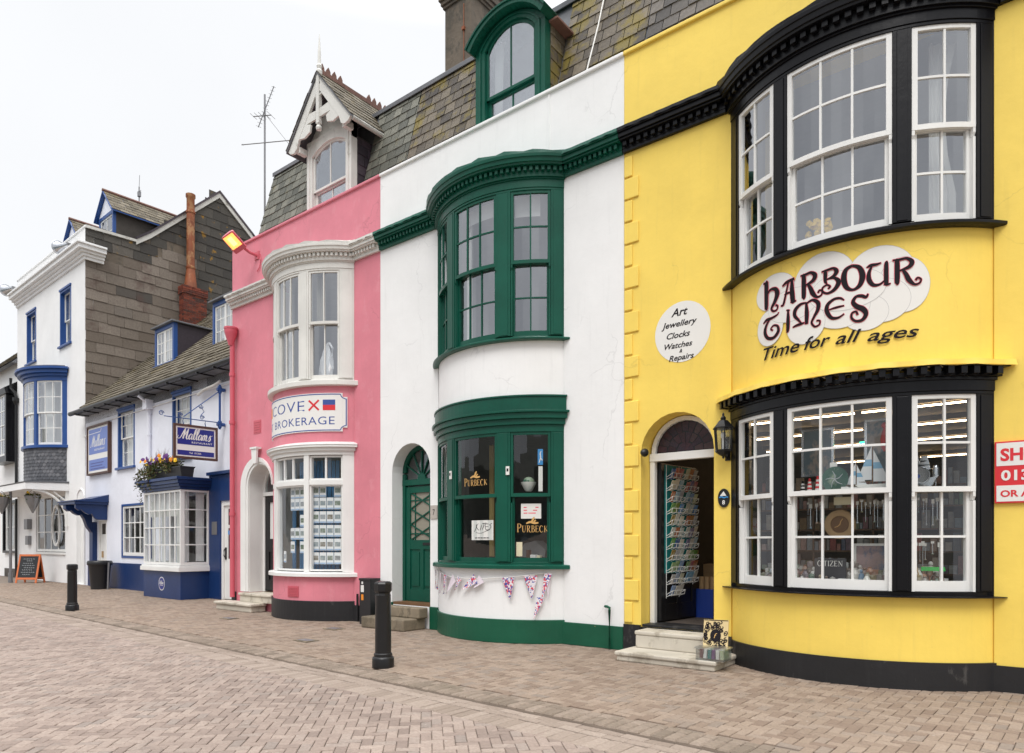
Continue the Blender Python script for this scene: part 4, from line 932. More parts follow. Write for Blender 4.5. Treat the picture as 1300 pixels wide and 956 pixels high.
# white half glazed door by the pink house
f=MB(); f.box(-.46,-.38,-.01,.12,0,2.42); f.box(.34,.42,-.01,.12,0,2.42); f.box(-.38,.34,-.009,.12,2.34,2.42); part(f,'door_frame',M['whitewood'],rs,FM,bevel=.004)
f=MB(); f.box(-.38,.34,.03,.07,.02,.95); f.box(-.38,-.22,.03,.07,.95,2.34); f.box(.18,.34,.03,.07,.95,2.34); 
for a,b in ((.95,1.02),(1.78,1.86),(2.26,2.34)): f.box(-.22,.18,.031,.069,a,b)
d=part(f,'door',M['whitewood'],rs,FM,bevel=.004); f=MB(); f.box(-.22,.18,.045,.055,1.02,2.26); part(f,'door_pane',M['doorblack'],d,FM)
f=MB(); f.box(-.16,-.02,-.0,.028,1.62,1.72); part(f,'blue_sticker',M['skyblue'],d,FM)
f=MB(); f.tube([(-.31,.0,1.05),(-.31,-.03,1.1),(-.31,-.03,1.22),(-.31,.0,1.27)],.012,6); f.box(-.34,-.28,.01,.029,1.0,1.3); part(f,'handle',M['blackmetal'],d,FM)
f=MB(); f.box(-.88,-.62,-.06,-.046,1.62,1.95); part(f,'menu_case',M['greymetal'],rs,FM,bevel=.004)
# door with scrolled hood near the bin
f=MB(); f.box(-8.52,-8.46,-.01,.1,0,2.18); f.box(-7.92,-7.86,-.01,.1,0,2.18); f.box(-8.46,-7.92,-.009,.1,2.12,2.18); f.box(-8.46,-7.92,.03,.07,.02,1.70); f.box(-8.46,-8.36,.03,.07,1.7,2.12); f.box(-8.02,-7.92,.03,.07,1.7,2.12); f.box(-8.36,-8.02,.031,.069,2.04,2.12)
d=part(f,'side_door',M['whitewood'],rs,FM,bevel=.004); f=MB(); f.box(-8.36,-8.02,.045,.055,1.7,2.04); part(f,'door_pane',M['roomdark'],d,FM)
f=MB(); f.box(-8.3,-8.2,.0,.029,.95,1.15); part(f,'letter_box',M['cardboard'],d,FM)
f=MB(); f.box(-9.10,-8.60,-.10,-.001,0,.80); f.box(-8.95,-8.66,-.14,-.0011,.8,2.1)
f.prism([(-.14,2.62),(-.90,2.62),(-.90,2.50),(-.80,2.42),(-.74,2.46),(-.64,2.36),(-.52,2.30),(-.45,2.34),(-.36,2.2),(-.28,1.95),(-.14,1.75)],YZ,-8.92,-8.68)
f.prism([(-.003,2.62),(-.90,2.62),(-.90,2.50),(-.80,2.42),(-.74,2.46),(-.64,2.36),(-.52,2.30),(-.45,2.34),(-.36,2.2),(-.28,2.15),(-.003,2.15)],YZ,-7.92,-7.80)
f.box(-9.15,-7.72,-.95,-.001,2.621,2.70); f.prism([(0,2.70),(-.98,2.70),(-.98,2.74),(-.5,2.80),(0,2.95)],YZ,-9.2,-7.68)
part(f,'door_hood',M['navy'],rs,FM,bevel=.008)
# roof: eaves gutter, tiles, downpipe
f=MB(); hR=4.95; ridge=(4.7,ZE+hR)
f.prism([(-.30,ZE-.06),(0,ZE-.06),(0,ZE-.3),(.05,ZE-.3),(ridge[0],ridge[1]-.12),(9.0,ZE-.3),(9.3,ZE-.2),(ridge[0],ridge[1]),(-.30,ZE+.02)],YZ,MX0+.003,MX1); part(f,'roof',M['lead'],rs,FM)
tv=Vector((0,ridge[0]+.34,ridge[1]-ZE-.03)); H_=tv.length; tv/=H_; tn=Vector((0,-tv.z,tv.y))
f=MB(); slates(f,Vector((MX0+.003,-.34,ZE+.045)),(1,0,0),tv,tn,MX1-MX0,H_,.27,.23,t=.022,jit=.25)
part(f,'roof_tiles',M['mosstile'],rs,FM)
f=MB(); f.tube([(MX0-.25,-.38,ZE-.0),(MX1-.0,-.38,ZE-.0)],.075,8); 
x=MX0+.3
while x<MX1: f.box(x,x+.03,-.46,-.0,ZE-.09,ZE-.05); x+=.85
gut=part(f,'gutter',M['blackmetal'],rs,FM)
f=MB(); f.tube([(-4.55,-.07,3.0),(-4.55,-.07,5.35),(-4.55,-.2,5.5),(-4.55,-.36,5.6)],.045,8); f.box(-4.68,-4.42,-.2,-.001,5.25,5.52)
for z in (3.6,4.5,5.1): f.tube([(-4.55,-.07,z),(-4.55,-.07,z+.06)],.06,8)
part(f,'downpipe',M['bluewhite'],rs,FM)
f=MB(); f.tube([(MX0+.3,-.03,5.30),(-1.2,-.03,5.33),(1.2,-.03,5.34)],.014,6); f.tube([(MX0+.02,-.05,4.98),(-8.2,-.05,5.0),(-8.1,-.05,5.1)],.03,6); part(f,'cable',M['offwhite'],rs,FM)
f=MB(); f.tube([(-1.5,-.10,5.24),(-1.1,-.16,5.30),(-.5,-.17,5.33),(-.36,-.10,5.42)],.04,10); part(f,'overflow_pipe',M['oldwhitewood'],rs,FM,smooth=True)
# roof dormers with flat lead tops
def mdormer(x0,x1,yf,z0,z1):
    f=MB(); f.box(x0,x0+.10,yf,yf+.12,z0,z1); f.box(x1-.10,x1,yf,yf+.12,z0,z1); f.box(x0+.1,x1-.1,yf+.001,yf+.12,z1-.12,z1); f.box(x0-.03,x1+.03,yf-.05,yf+.12,z0-.06,z0)
    d=part(f,'dormer',bw,rs,FM,bevel=.005)
    xm=(x0+x1)/2
    for a,b in ((x0+.1,xm),(xm,x1-.1)):
        f,g=fsash(a,b,yf+.03,yf+.07,z0,z1-.12,2,3,.05,.05,.06,.025); part(f,'casement',M['whitewood'],d,FM,bevel=.003); part(g,'pane',M['glass_up'],d,FM)
    q=MB(); n=20; vs=[(x0+.12+(x1-x0-.24)*i/n,yf+.2+.015*math.sin(i*1.5),z0 if not j else z1-.1) for j in (0,1) for i in range(n+1)]; q.add(vs,[(i,i+1,n+2+i,n+1+i) for i in range(n)]); part(q,'curtain',M['curtain'],d,FM,smooth=True)
    yb_=(z1-ZE)/ (tv.z/tv.y)-.3; c=MB()
    for a,b in ((x0+.005,x0+.04),(x1-.04,x1-.005)): c.prism([(yf+.121,z0-.3),(yb_,z1-.02),(yf+.121,z1-.02)],YZ,a,b)
    part(c,'cheek',M['slatepurple'],d,FM)
    c=MB(); c.box(x0-.08,x1+.08,yf-.10,yb_+.2,z1+.0,z1+.05); part(c,'flat_roof',M['lead'],d,FM,bevel=.01)
mdormer(-6.5,-5.17,.9,6.98,8.15); mdormer(-2.75,-1.42,.9,6.92,8.15)
# red brick stack with rusty flue
ck=mth('brick_chimney','red brick chimney stack with tall rusty flue pipe on tiled roof','chimney',-9.2,3.4,8.6)
f=MB(); cx0,cx1,cy0,cy1,cz0,cz1=-9.64,-9.28,3.08,3.95,8.3,10.93
f.box(cx0+.01,cx1-.01,cy0+.01,cy1-.01,cz0,cz1-.01); part(f,'mortar_core',M['mortar'],ck,FM)
f=MB(); z=cz0;r=0
while z<cz1-.05:
    p=.03 if z>cz1-.32 else 0
    for fy,a0,a1,ax in ((cy0-p,cx0-p,cx1+p,0),(cx1+p,cy0-p,cy1+p,1)):
        u=a0-(.11 if r%2 else 0)
        while u<a1:
            a,b=max(a0,u)+.004,min(a1,u+.215)-.004
            if b-a>.03:
                if ax==0: f.box(a,b,fy-rnd(0,.006),fy+.03,z+.005,z+.068)
                else: f.box(fy-.03,fy+rnd(0,.006),a,b,z+.005,z+.068)
            u+=.22
    z+=.075; r+=1
part(f,'bricks',M['redbrick'],ck,FM)
f=MB(); fx,fy=-9.46,3.42; f.lathe([(.23,10.90),(.22,10.98),(.17,11.4),(.15,11.6),(.165,11.62),(.165,11.7),(.14,11.72),(.14,13.7),(.165,13.7),(.165,13.78),(.14,13.78),(.14,14.25),(.17,14.29),(.17,14.40),(.13,14.40)],(fx,fy,0),16)
part(f,'flue_pipe',M['rust'],ck,FM,smooth=True)

# ------------------------------------------------------------------ tall white house
th=mth('tall_white_house','tall white parapeted house with stained slate-hung side wall','house',-13.4,0)
TX0,TX1=-17.2,-9.70; ZT=12.05
f=MB(); holes=[(-15.93,-14.86,8.45,10.42),(-12.13,-11.08,8.45,10.42),(-14.86,-11.6,1.05,3.15),(-10.45,-9.80,0.02,2.9)]
wallgrid(f,TX0,TX1-.04,0,ZT,[h for h in holes],0,.3); f.box(TX0,TX0+.2,.301,9,0,11); f.box(TX0,TX1-.2,9,9.2,0,10)
# the blind arch head
f.prism([(-10.45,2.9)]+[(-10.125-.325*math.cos(PI*i/10),2.9+.33*math.sin(PI*i/10)) for i in range(11)]+[(-9.80,2.9)],XZ,.1,.2)
part(f,'wall',M['offwhite'],th,FM,clean=True)
f=MB(); f.box(-10.45,-9.80,.1,.14,0.02,2.9); f.m=1
ar=[(-10.125-.325*math.cos(PI*i/10),2.9+.33*math.sin(PI*i/10)) for i in range(11)]; ao=[(-10.125-.37*math.cos(PI*i/10),2.9+.38*math.sin(PI*i/10)) for i in range(11)]
for i in range(10): f.prism([ar[i],ar[i+1],ao[i+1],ao[i]],XZ,-.03,-.001)
f.box(-10.495,-10.45,-.03,-.001,0,2.9); f.box(-9.80,-9.755,-.03,-.001,0,2.9); part(f,'side_door',[M['whitewood'],M['offwhite']],th,FM)
# flank: structure, slates and profile
prof=[(0,ZT+.05),(1.6,12.15),(2.1,12.55),(3.34,13.74),(4.65,15.0),(6.0,13.85),(9.2,10.9)]
def ptop(y):
    for (a,b),(c,d) in zip(prof[:-1],prof[1:]):
        if a<=y<=c: return b+(d-b)*(y-a)/(c-a)
    return 0
f=MB(); f.prism([(.301,0),(9.2,0)]+[p for p in reversed(prof) if p[0]>.3]+[(.301,12.0)],YZ,TX1-.2,TX1-.03); fl=part(f,'flank_wall',M['chimney'],th,FM)
f=MB(); slates(f,(TX1-.03,.0,4.0),(0,1,0),(0,0,1),(1,0,0),9.2,11.2,.62,.355,clip=lambda u,v: v+4.0<ptop(u)-.12 and not (u>3.1 and 4+v>9.8+(7.5-u)*.0+ (2.2 if u<3.6 else 0)) and not (4+v>ptop(u)-.85 and u<3.2), t=.018,jit=.14,gap=.005)
part(f,'flank_slates',M['flankslate'],fl,FM)
f=MB(); slates(f,(TX1-.03,.0,4.0),(0,1,0),(0,0,1),(1,0,0),9.2,11.2,.62,.355,clip=lambda u,v: v+4.0<ptop(u)-.05 and ((u>3.1 and 4+v>9.8+(2.2 if u<3.6 else 0)) or (4+v>ptop(u)-.85 and u<3.2)), t=.018,jit=.14,gap=.005)
part(f,'dark_flank_slates',M['darkslate'],fl,FM)
f=MB()                                               # pale verge flashing
for (a,b),(c,d) in zip(prof[:-1],prof[1:]):
    w=.06 if a<1.6 else .16
    f.prism([(a,b+.03),(c,d+.03),(c,d-w),(a,b-w)],YZ,TX1-.029,TX1+.03)
part(f,'verge_flashing',M['palelead'] ,th,FM)
f=MB()
for (a,b),(c,d) in zip(prof[1:-1],prof[2:]): f.prism([(a,b+.031),(c,d+.031),(c,d+.12),(a,b+.12)],YZ,TX0,TX1+.06)
part(f,'roof',M['slatepurple'],th,FM)
f=MB(); f.box(TX0-.03,TX1+.02,-.03,.30,ZT,ZT+.07); part(f,'coping',M['offwhite'],th,FM,bevel=.015)
f=MB()
for a,b,p in ((10.95,11.05,.06),(11.05,11.14,.12),(11.14,11.22,.20),(11.22,11.36,.30),(11.36,11.43,.36)):
    f.box(TX0-.0,TX1+p,-p,-.001,a,b); f.box(TX1-.001,TX1+p,.0,.55,a,b)
part(f,'cornice',M['offwhite'],th,FM,bevel=.01)
for x0,x1 in ((-15.93,-14.86),(-12.13,-11.08)): flatwin(th,x0,x1,8.45,10.42,9.35,2,1,1,depth=.12,glass_='glass_up')
# front roof dormers with pitched tops
def tdormer(xc,w,yf,z0,ze,za,dep):
    f=MB(); x0,x1=xc-w/2,xc+w/2
    f.box(x0,x0+.1,yf,yf+.1,z0,ze); f.box(x1-.1,x1,yf,yf+.1,z0,ze); f.box(x0+.1,x1-.1,yf+.001,yf+.1,ze-.12,ze)
    d=part(f,'dormer',bw,th,FM,bevel=.005)
    f=MB(); f.prism([(x0,ze+.001),(x1,ze+.001),(xc,za-.1)],XZ,yf+.01,yf+.08); part(f,'gable',M['bluewhite'],d,FM)
    f,g=fsash(x0+.1,x1-.1,yf+.03,yf+.07,z0,ze-.12,2,2,.05,.05,.06,.025); part(f,'casement',M['whitewood'],d,FM); part(g,'pane',M['glass_up'],d,FM)
    f=MB()
    for a,b in ((x0+.005,x0+.05),(x1-.05,x1-.005)): f.box(a,b,yf+.101,yf+dep,z0,ze)
    part(f,'cheek',M['roomdark'],d,FM)
    f=MB(); o_=.16
    for s_ in (-1,1):
        A_=(xc,yf-.12,za);B_=(xc+s_*(w/2+o_),yf-.12,ze-.08);C_=(xc+s_*(w/2+o_),yf+dep,ze-.08);D_=(xc,yf+dep,za)
        dn=Vector((0,0,-.05)); f.add([A_,B_,C_,D_]+[tuple(Vector(q)+dn) for q in (A_,B_,C_,D_)],[(0,1,2,3),(4,7,6,5),(0,4,5,1),(1,5,6,2),(2,6,7,3)])
    part(f,'dormer_roof',bw,d,FM)
    f=MB()
    for s_ in (-1,1):
        L_=math.hypot(w/2+o_,za-ze+.08); up=Vector((-s_*(w/2+o_),0,za-ze+.08))/L_; nn=Vector((s_*(za-ze+.08),0,w/2+o_))/L_
        slates(f,Vector((xc+s_*(w/2+o_),yf-.10,ze-.08))+nn*.006,(0,1,0),up,nn,dep+.1,L_,.3,.2)
    part(f,'dormer_tiles',M['mosstile'],d,FM)
    f=MB(); f.tube([(xc,yf-.12,za+.02),(xc,yf+dep,za+.02)],.06,6); part(f,'ridge',M['terracotta'],d,FM)
tdormer(-10.62,1.3,.95,11.9,13.12,13.92,2.65); tdormer(-13.97,1.3,.95,11.9,13.12,13.92,2.65)
# first floor bow window with slate skirt
TB=Bay(-13.05,1.6,.82)
f=MB(); U=lambda h: TB.u(TB.xc+h)
LL=[(-U(1.45),-U(.78)),(-U(.60),U(.60)),(U(.72),U(1.50))]
for a,b in ((-TB.um,-U(1.45)),(-U(.78),-U(.60)),(U(.60),U(.72)),(U(1.50),TB.um)): arcbox(f,TB,a,b,-.14,0,4.88,7.15)
arcbox(f,TB,-TB.um,TB.um,-.14,.01,7.15,7.30); arcbox(f,TB,-TB.um-.02,TB.um+.02,-.14,.08,7.30,7.40); arcbox(f,TB,-TB.um-.05,TB.um+.05,-.3,.18,7.40,7.52); arcbox(f,TB,-TB.um-.08,TB.um+.08,-.4,.26,7.52,7.60); arcbox(f,TB,-TB.um-.05,TB.um+.05,-.14,.07,4.78,4.88)
tb=part(f,'upper_bay_window',bw,th,FM,bevel=.005)
for k,(a,b) in enumerate(LL):
    f,g=bsash(TB,a,b,-.07,-.03,6.0,7.15,3,2,.05,.05,.05,.025); part(f,'upper_sash',M['whitewood'],tb,FM); part(g,'pane',M['glass_up'],tb,FM)
    f,g=bsash(TB,a,b,-.12,-.08,4.90,6.04,3,2,.05,.05,.08,.025); part(f,'lower_sash',M['whitewood'],tb,FM); part(g,'pane',M['glass_up'],tb,FM)
n=12; pts=[TB.P(-TB.um+2*TB.um*i/n,.2,0)[:2] for i in range(n+1)]
f=MB(); f.prism([(p[0],min(p[1],-.001)) for p in pts],XY,7.6,7.64); part(f,'bay_roof',M['lead'],th,FM)
f=MB(); arcbox(f,TB,-TB.um-.02,TB.um+.02,-.15,-.03,3.50,4.79); part(f,'skirt',M['lead'],th,FM)
f=MB(); z=3.62;r=0
while z<4.75:
    u=-TB.um+(.0 if r%2 else .07)
    while u<TB.um-.1:
        e_=-.028+.0; h=.20; q=[(u+.005,z+.17),(u+.005,z+.05),(u+.07,z),(u+.135,z+.05),(u+.135,z+.17)]
        f.add([TB.P(a,e_+(.022 if b<z+.1 else .004),b) for a,b in q],[(0,1,2,3,4)]); u+=.14
    z+=.12;r+=1
part(f,'scalloped_slates',M['slategrey'],tb,FM)
# flat room behind
r_=MB(); r_.box(TX0+.3,TX1-.4,2.4,2.45,.1,10.9); 
for z in (.05,3.6,7.7,10.9): r_.box(TX0+.3,TX1-.4,.301,2.4,z,z+.05)
part(r_,'rooms',M['room'],th,FM)
q=MB()
for a,b in ((-.55,-.2),(.1,.5),(.80,1.3),(-1.4,-.9)): arcsheet(q,TB,a,b,-.25,4.9,7.1)
part(q,'curtain',M['curtain'],tb,FM)
r_=MB()
for q in ((-15.3,-11.35,2.0,2.05,.3,3.24),(-15.3,-15.25,.305,2.0,.3,3.24),(-11.4,-11.35,.305,2.0,.3,3.24),(-15.25,-11.4,.305,2.0,.3,.35),(-15.25,-11.4,.305,2.0,3.2,3.24)): r_.box(*q)
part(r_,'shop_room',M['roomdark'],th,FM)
# canopy over the shop
f=MB(); cx1=-11.30
f.prism([(-.001,3.52),(-1.26,3.42),(-1.26,3.28),(-.001,3.28)],YZ,TX0-.6,cx1); f.box(TX0-.6,cx1+.03,-1.30,-1.2601,3.24,3.46); f.box(cx1+.001,cx1+.03,-1.26,-.001,3.24,3.50)
f.m=1; f.prism([(.0,3.521),(-1.30,3.461),(-1.33,3.50),(0,3.58)],YZ,TX0-.6,cx1+.05)
cn=part(f,'canopy',[M['offwhite'],M['lead']],th,FM,bevel=.006)
f=MB(); f.tube([(cx1-.06,-.06-1.0*(1-math.cos(PI/2*i/14)),2.25+.98*math.sin(PI/2*i/14)) for i in range(15)],.045,8); f.box(cx1-.10,cx1-.02,-.09,-.001,2.0,3.24); f.tube([(cx1-.06,-.09,2.9),(cx1-.06,-.45,3.2)],.03,6)
part(f,'bracket',M['whitewood'],cn,FM)
f=MB(); f.tube([(-13.5,-1.15,0),(-13.5,-1.15,3.28)],.045,10); f.tube([(-13.5,-1.15,0),(-13.5,-1.15,.35)],.075,10); part(f,'post',M['greymetal'],cn,FM)
# shop window
f,g=fsash(-14.80,-11.66,.02,.09,1.10,3.15,4,3,.07,.06,.09,.035); f.box(-14.86,-11.6,-.06,.02,1.0,1.08); sw_=part(f,'shop_window',M['whitewood'],th,FM,bevel=.004); part(g,'pane',M['glass_mid'],sw_,FM)
f=MB(); n=28; ci=[(-12.55+.36*math.cos(2*PI*i/n),2.05+.66*math.sin(2*PI*i/n)) for i in range(n)]; co=[(-12.55+.44*math.cos(2*PI*i/n),2.05+.75*math.sin(2*PI*i/n)) for i in range(n)]
for i in range(n): f.prism([ci[i],ci[(i+1)%n],co[(i+1)%n],co[i]],XZ,-.03,.018)
part(f,'oval_frame',M['whitewood'],sw_,FM)
f=MB(); f.box(-15.75,-15.35,-.16,-.001,1.95,2.35); f.box(-15.75,-15.4,-.12,-.001,1.35,1.7); part(f,'meter_box',M['greymetal'],th,FM,bevel=.01)
f=MB(); f.tube([(-17.02,-.08,.1),(-17.02,-.08,3.2)],.045,8); f.tube([(-17.02,-.08,3.6),(-17.02,-.08,7.3),(-17.1,-.1,7.5),(-17.3,-.2,7.7),(-17.3,-.2,8.1)],.055,8); f.lathe([(.05,0),(.12,.15),(.12,.28)],(-17.02,-.1,7.0),8)
part(f,'downpipe',M['blackmetal'],th,FM)

# ------------------------------------------------------------------ house at the far left
bh=mth('timbered_house','low white house with black trim and brown tiled roof at street end','house',-20.5,.2)
f=MB(); wallgrid(f,-27,-17.22,0,8.9,[(-19.3,-17.7,5.0,7.5),(-19.4,-17.75,1.1,3.1)],.15,.45); f.box(-27,-26.8,.45,8,0,8.9); f.box(-17.42,-17.221,.451,8,0,8.9); part(f,'wall',M['offwhite'],bh,FM)
f=MB(); f.prism([(.0,8.75),(4.2,12.9),(8.4,8.75),(8.4,8.9),(4.2,13.05),(-.2,8.75)],YZ,-27.2,-17.215); part(f,'roof',M['lead'],bh,FM)
f=MB(); L_=math.hypot(4.4,4.3); slates(f,(-27.2,-.2,8.80),(1,0,0),Vector((0,4.4,4.3))/L_,Vector((0,-4.3,4.4))/L_,9.98,L_,.3,.24); part(f,'roof_tiles',M['mosstile'],bh,FM)
f=MB(); f.box(-19.6,-17.55,-.30,.149,4.75,5.0); f.box(-19.6,-19.4,-.30,.149,5.0,7.5); f.box(-17.75,-17.55,-.30,.149,5.0,7.5); f.prism([(-.34,7.5),(.149,7.5),(.149,8.1),(-.40,7.72)],YZ,-19.75,-17.4)
f.box(-19.5,-17.6,.12,.149,0,.35)
w=part(f,'upper_bay_window',M['blackwood'],bh,FM,bevel=.006)
f,g=fsash(-19.4,-17.75,-.28,-.22,5.0,7.5,3,4,.06,.06,.08,.03); part(f,'sash',M['whitewood'],w,FM); part(g,'pane',M['glass_up'],w,FM)
f=MB(); f.box(-19.5,-19.4,.05,.149,1.0,3.2); f.box(-17.75,-17.62,.05,.149,0.3,3.2); f.box(-19.4,-17.75,.051,.149,3.08,3.2); f.box(-19.4,-17.75,.051,.149,1.0,1.1)
w=part(f,'shop_window',M['blackwood'],bh,FM); f,g=fsash(-19.4,-17.75,.16,.22,1.1,3.08,3,2,.05,.05,.06,.03); part(f,'sash',M['whitewood'],w,FM); part(g,'pane',M['glass_mid'],w,FM)
r_=MB(); r_.box(-20.5,-17.5,1.6,1.65,.1,8.6); r_.box(-20.5,-17.5,.46,1.6,3.6,3.65); r_.box(-20.5,-17.5,.46,1.6,7.7,7.75); r_.box(-20.5,-20.45,.46,1.6,.1,8.6); part(r_,'rooms',M['roomdark'],bh,FM)
f=MB(); f.box(-18.6,-17.55,3.4,4.4,11.6,14.0); f.box(-18.68,-17.47,3.3,4.5,13.6,13.75); part(f,'chimney_stack',M['redbrick'],bh,FM)
# ================================================================== SIGNS AND LETTERING
# painted name over the yellow shop window
UNC={
'h':([[(.10,1.02,.05),(.13,.95,.17),(.13,.5,.17),(.13,.05,.15),(.12,-.02,.05)],[(.0,1.0,.04),(.10,.96,.10),(.18,.93,.05)],[(.16,.50,.05),(.30,.66,.07),(.52,.62,.13),(.60,.42,.18),(.50,.16,.13),(.36,-.04,.08),(.44,-.17,.06),(.58,-.16,.05),(.62,-.04,.05),(.54,.02,.06)]],.70),
'A':([[(.0,.0,.04),(.12,.02,.09),(.24,.45,.08),(.36,.96,.06)],[(.08,.84,.05),(.28,.95,.12),(.62,1.0,.10)],[(.52,1.0,.08),(.52,.55,.19),(.56,.05,.19),(.58,-.01,.06)],[(.46,.02,.04),(.58,.0,.08),(.70,.02,.04)],[(.18,.42,.05),(.34,.46,.08),(.50,.44,.06)]],.74),
'R':([[(.10,1.0,.06),(.13,.9,.17),(.13,.1,.17),(.11,-.01,.05)],[(.0,1.0,.05),(.2,1.0,.09),(.42,1.02,.10),(.58,.86,.17),(.50,.66,.14),(.20,.53,.05)],[(.30,.56,.08),(.40,.36,.15),(.50,.10,.17),(.66,-.09,.09),(.82,-.05,.06),(.86,.10,.06),(.76,.17,.06),(.70,.08,.07)]],.86),
'B':([[(.14,1.0,.06),(.16,.9,.15),(.16,.55,.12),(.22,.42,.04)],[(.02,1.0,.05),(.2,1.02,.09),(.46,1.04,.10),(.58,.88,.17),(.48,.70,.13),(.22,.60,.05)],[(.24,.62,.06),(.50,.60,.10),(.66,.38,.19),(.52,.10,.15),(.26,-.02,.09),(.06,.10,.08),(.06,.28,.07),(.22,.36,.07),(.34,.26,.07),(.27,.18,.07)]],.72),
'O':([[(.36,1.0,.09),(.12,.86,.16),(.05,.5,.21),(.16,.14,.16),(.40,.0,.09),(.64,.14,.16),(.74,.5,.21),(.62,.86,.16),(.36,1.0,.09)]],.80),
'U':([[(.02,.92,.04),(.16,.99,.13),(.36,1.0,.10),(.50,1.04,.04)],[(.20,.96,.06),(.10,.66,.14),(.10,.34,.19),(.24,.07,.15),(.46,.05,.09),(.64,.22,.05)],[(.70,1.08,.05),(.68,.9,.16),(.68,.1,.17),(.70,.0,.06)],[(.60,.02,.05),(.72,.0,.09),(.82,.03,.04)]],.88),
'T':([[(.0,.82,.05),(.14,.93,.12),(.34,.94,.11),(.56,1.0,.07),(.64,1.10,.04)],[(.28,.92,.06),(.12,.66,.13),(.07,.34,.17),(.20,.04,.14),(.44,-.02,.13),(.62,.20,.15),(.60,.46,.10),(.44,.56,.07),(.32,.44,.06),(.40,.34,.07)]],.76),
'I':([[(.04,1.02,.04),(.14,.98,.09),(.22,.97,.04)],[(.13,1.0,.07),(.13,.5,.17),(.11,.04,.14),(.04,-.04,.04)]],.28),
'M':([[(.46,.97,.05),(.26,.96,.11),(.09,.78,.16),(.07,.52,.14),(.20,.28,.09),(.30,.10,.05)],[(.0,.02,.04),(.12,.06,.09),(.28,.08,.10),(.40,.10,.04)],[(.46,.98,.07),(.48,.5,.17),(.47,.02,.13)],[(.46,.92,.06),(.66,1.02,.10),(.84,.84,.16),(.84,.55,.15),(.72,.26,.10),(.64,.02,.08),(.74,-.18,.07),(.88,-.14,.06),(.90,.02,.06),(.80,.06,.06)]],.96),
'E':([[(.66,.84,.05),(.52,.98,.10),(.30,.98,.12),(.08,.76,.17),(.06,.42,.20),(.22,.06,.15),(.46,.0,.10),(.66,.14,.05)],[(.14,.50,.05),(.40,.54,.10),(.66,.56,.06)]],.76),
'S':([[(.74,1.02,.05),(.66,.90,.10),(.48,.98,.12),(.26,.98,.10),(.14,.78,.14),(.28,.58,.18),(.54,.42,.20),(.66,.20,.16),(.52,-.02,.12),(.26,-.04,.09),(.08,.12,.08),(.10,.32,.07),(.26,.36,.07),(.32,.22,.07)]],.78)}
def letter(mb,ch,x0,x1,z0,z1,fn,grow=0,lift=0):
    st,adv=UNC[ch]; sx=(x1-x0)/adv; sz=(z1-z0)
    for s_ in st: stroke(mb,s_,lambda x,y,l:fn(x0+x*sx,z0+y*sz,l),grow,lift,aspect=sx/sz)
fn=bayfn(YB,-.012)
sg=thing('painted_name_sign','painted shop name in red edged black letters on white clouds','painted sign',YB.P(0,0,3.9))
f=MB(); g=MB()
blobs=[(-.66,4.10,.25,.19),(-.12,4.06,.30,.285),(.40,4.02,.30,.27),(.60,3.89,.225,.265),(.42,3.76,.24,.21),(.27,3.66,.20,.17),(.05,3.75,.26,.20),(-.30,3.66,.20,.20),(-.72,3.73,.17,.19),(-.45,3.90,.28,.17),(.10,3.92,.35,.20)]
for i,(u,z,ru,rz_) in enumerate(blobs):
    disc(g,u,z,ru+.004,rz_+.004,fn,.0018+i*.00045,36,5); disc(f,u,z,ru,rz_,fn,.0020+i*.00045,36,5)
part(f,'cloud_ground',M['cloudwhite'],sg,W); part(g,'cloud_outline',M['cloudline'],sg,W)
f=MB(); g=MB()
for ch,x0,x1,z0,z1 in (('h',-.80,-.585,3.945,4.235),('A',-.57,-.385,3.925,4.165),('R',-.345,-.125,3.93,4.17),('B',-.135,.045,3.925,4.15),('O',.065,.258,3.905,4.145),('U',.275,.50,3.905,4.115),('R',.505,.745,3.90,4.13),
    ('T',-.80,-.56,3.615,3.84),('I',-.51,-.455,3.635,3.855),('M',-.43,-.13,3.655,3.885),('E',-.095,.105,3.655,3.85),('S',.13,.30,3.60,3.835)):
    letter(g,ch,x0,x1,z0,z1,fn,.0215,.0085); letter(f,ch,x0,x1,z0,z1,fn,.0042,.0105)
part(g,'letter_edge',M['redline'],sg,W); part(f,'lettering',M['ink'],sg,W)
f=MB()
def lean(u,z,l): return fn(u,z+.028*(u+.8)/1.5*0,l)
for wd,x0,x1,z0,h in (('Time',-.80,-.355,3.395,.135),('for',-.31,-.045,3.395,.13),('all',.0,.235,3.39,.125),('ages',.285,.73,3.375,.12)):
    put_text(f,wd,x0,z0,x1-x0,h,lean,shear=.35,off=.012,lift=.012)
part(f,'slogan_lettering',M['ink'],sg,W)
# oval painted roundel
fw=lambda x,z,l:(x,-.003-l,z)
rd=thing('painted_roundel','round white painted panel listing art and jewellery left of bay','painted sign',(-3.56,0,4.02))
f=MB(); disc(f,-3.565,4.02,.365,.375,fw,.001,40,4); part(f,'panel',M['signwhite'],rd,W)
f=MB()
for wd,x0,z0,w,h in (('Art',-3.71,4.225,.22,.10),('Jewellery',-3.84,4.095,.47,.075),('Clocks',-3.77,3.955,.31,.075),('Watches',-3.80,3.83,.37,.07),('&',-3.60,3.765,.04,.045),('Repairs',-3.74,3.675,.33,.07)): put_text(f,wd,x0,z0,w,h,fw,shear=.3,off=.018,lift=.003)
part(f,'lettering',M['ink'],rd,W)
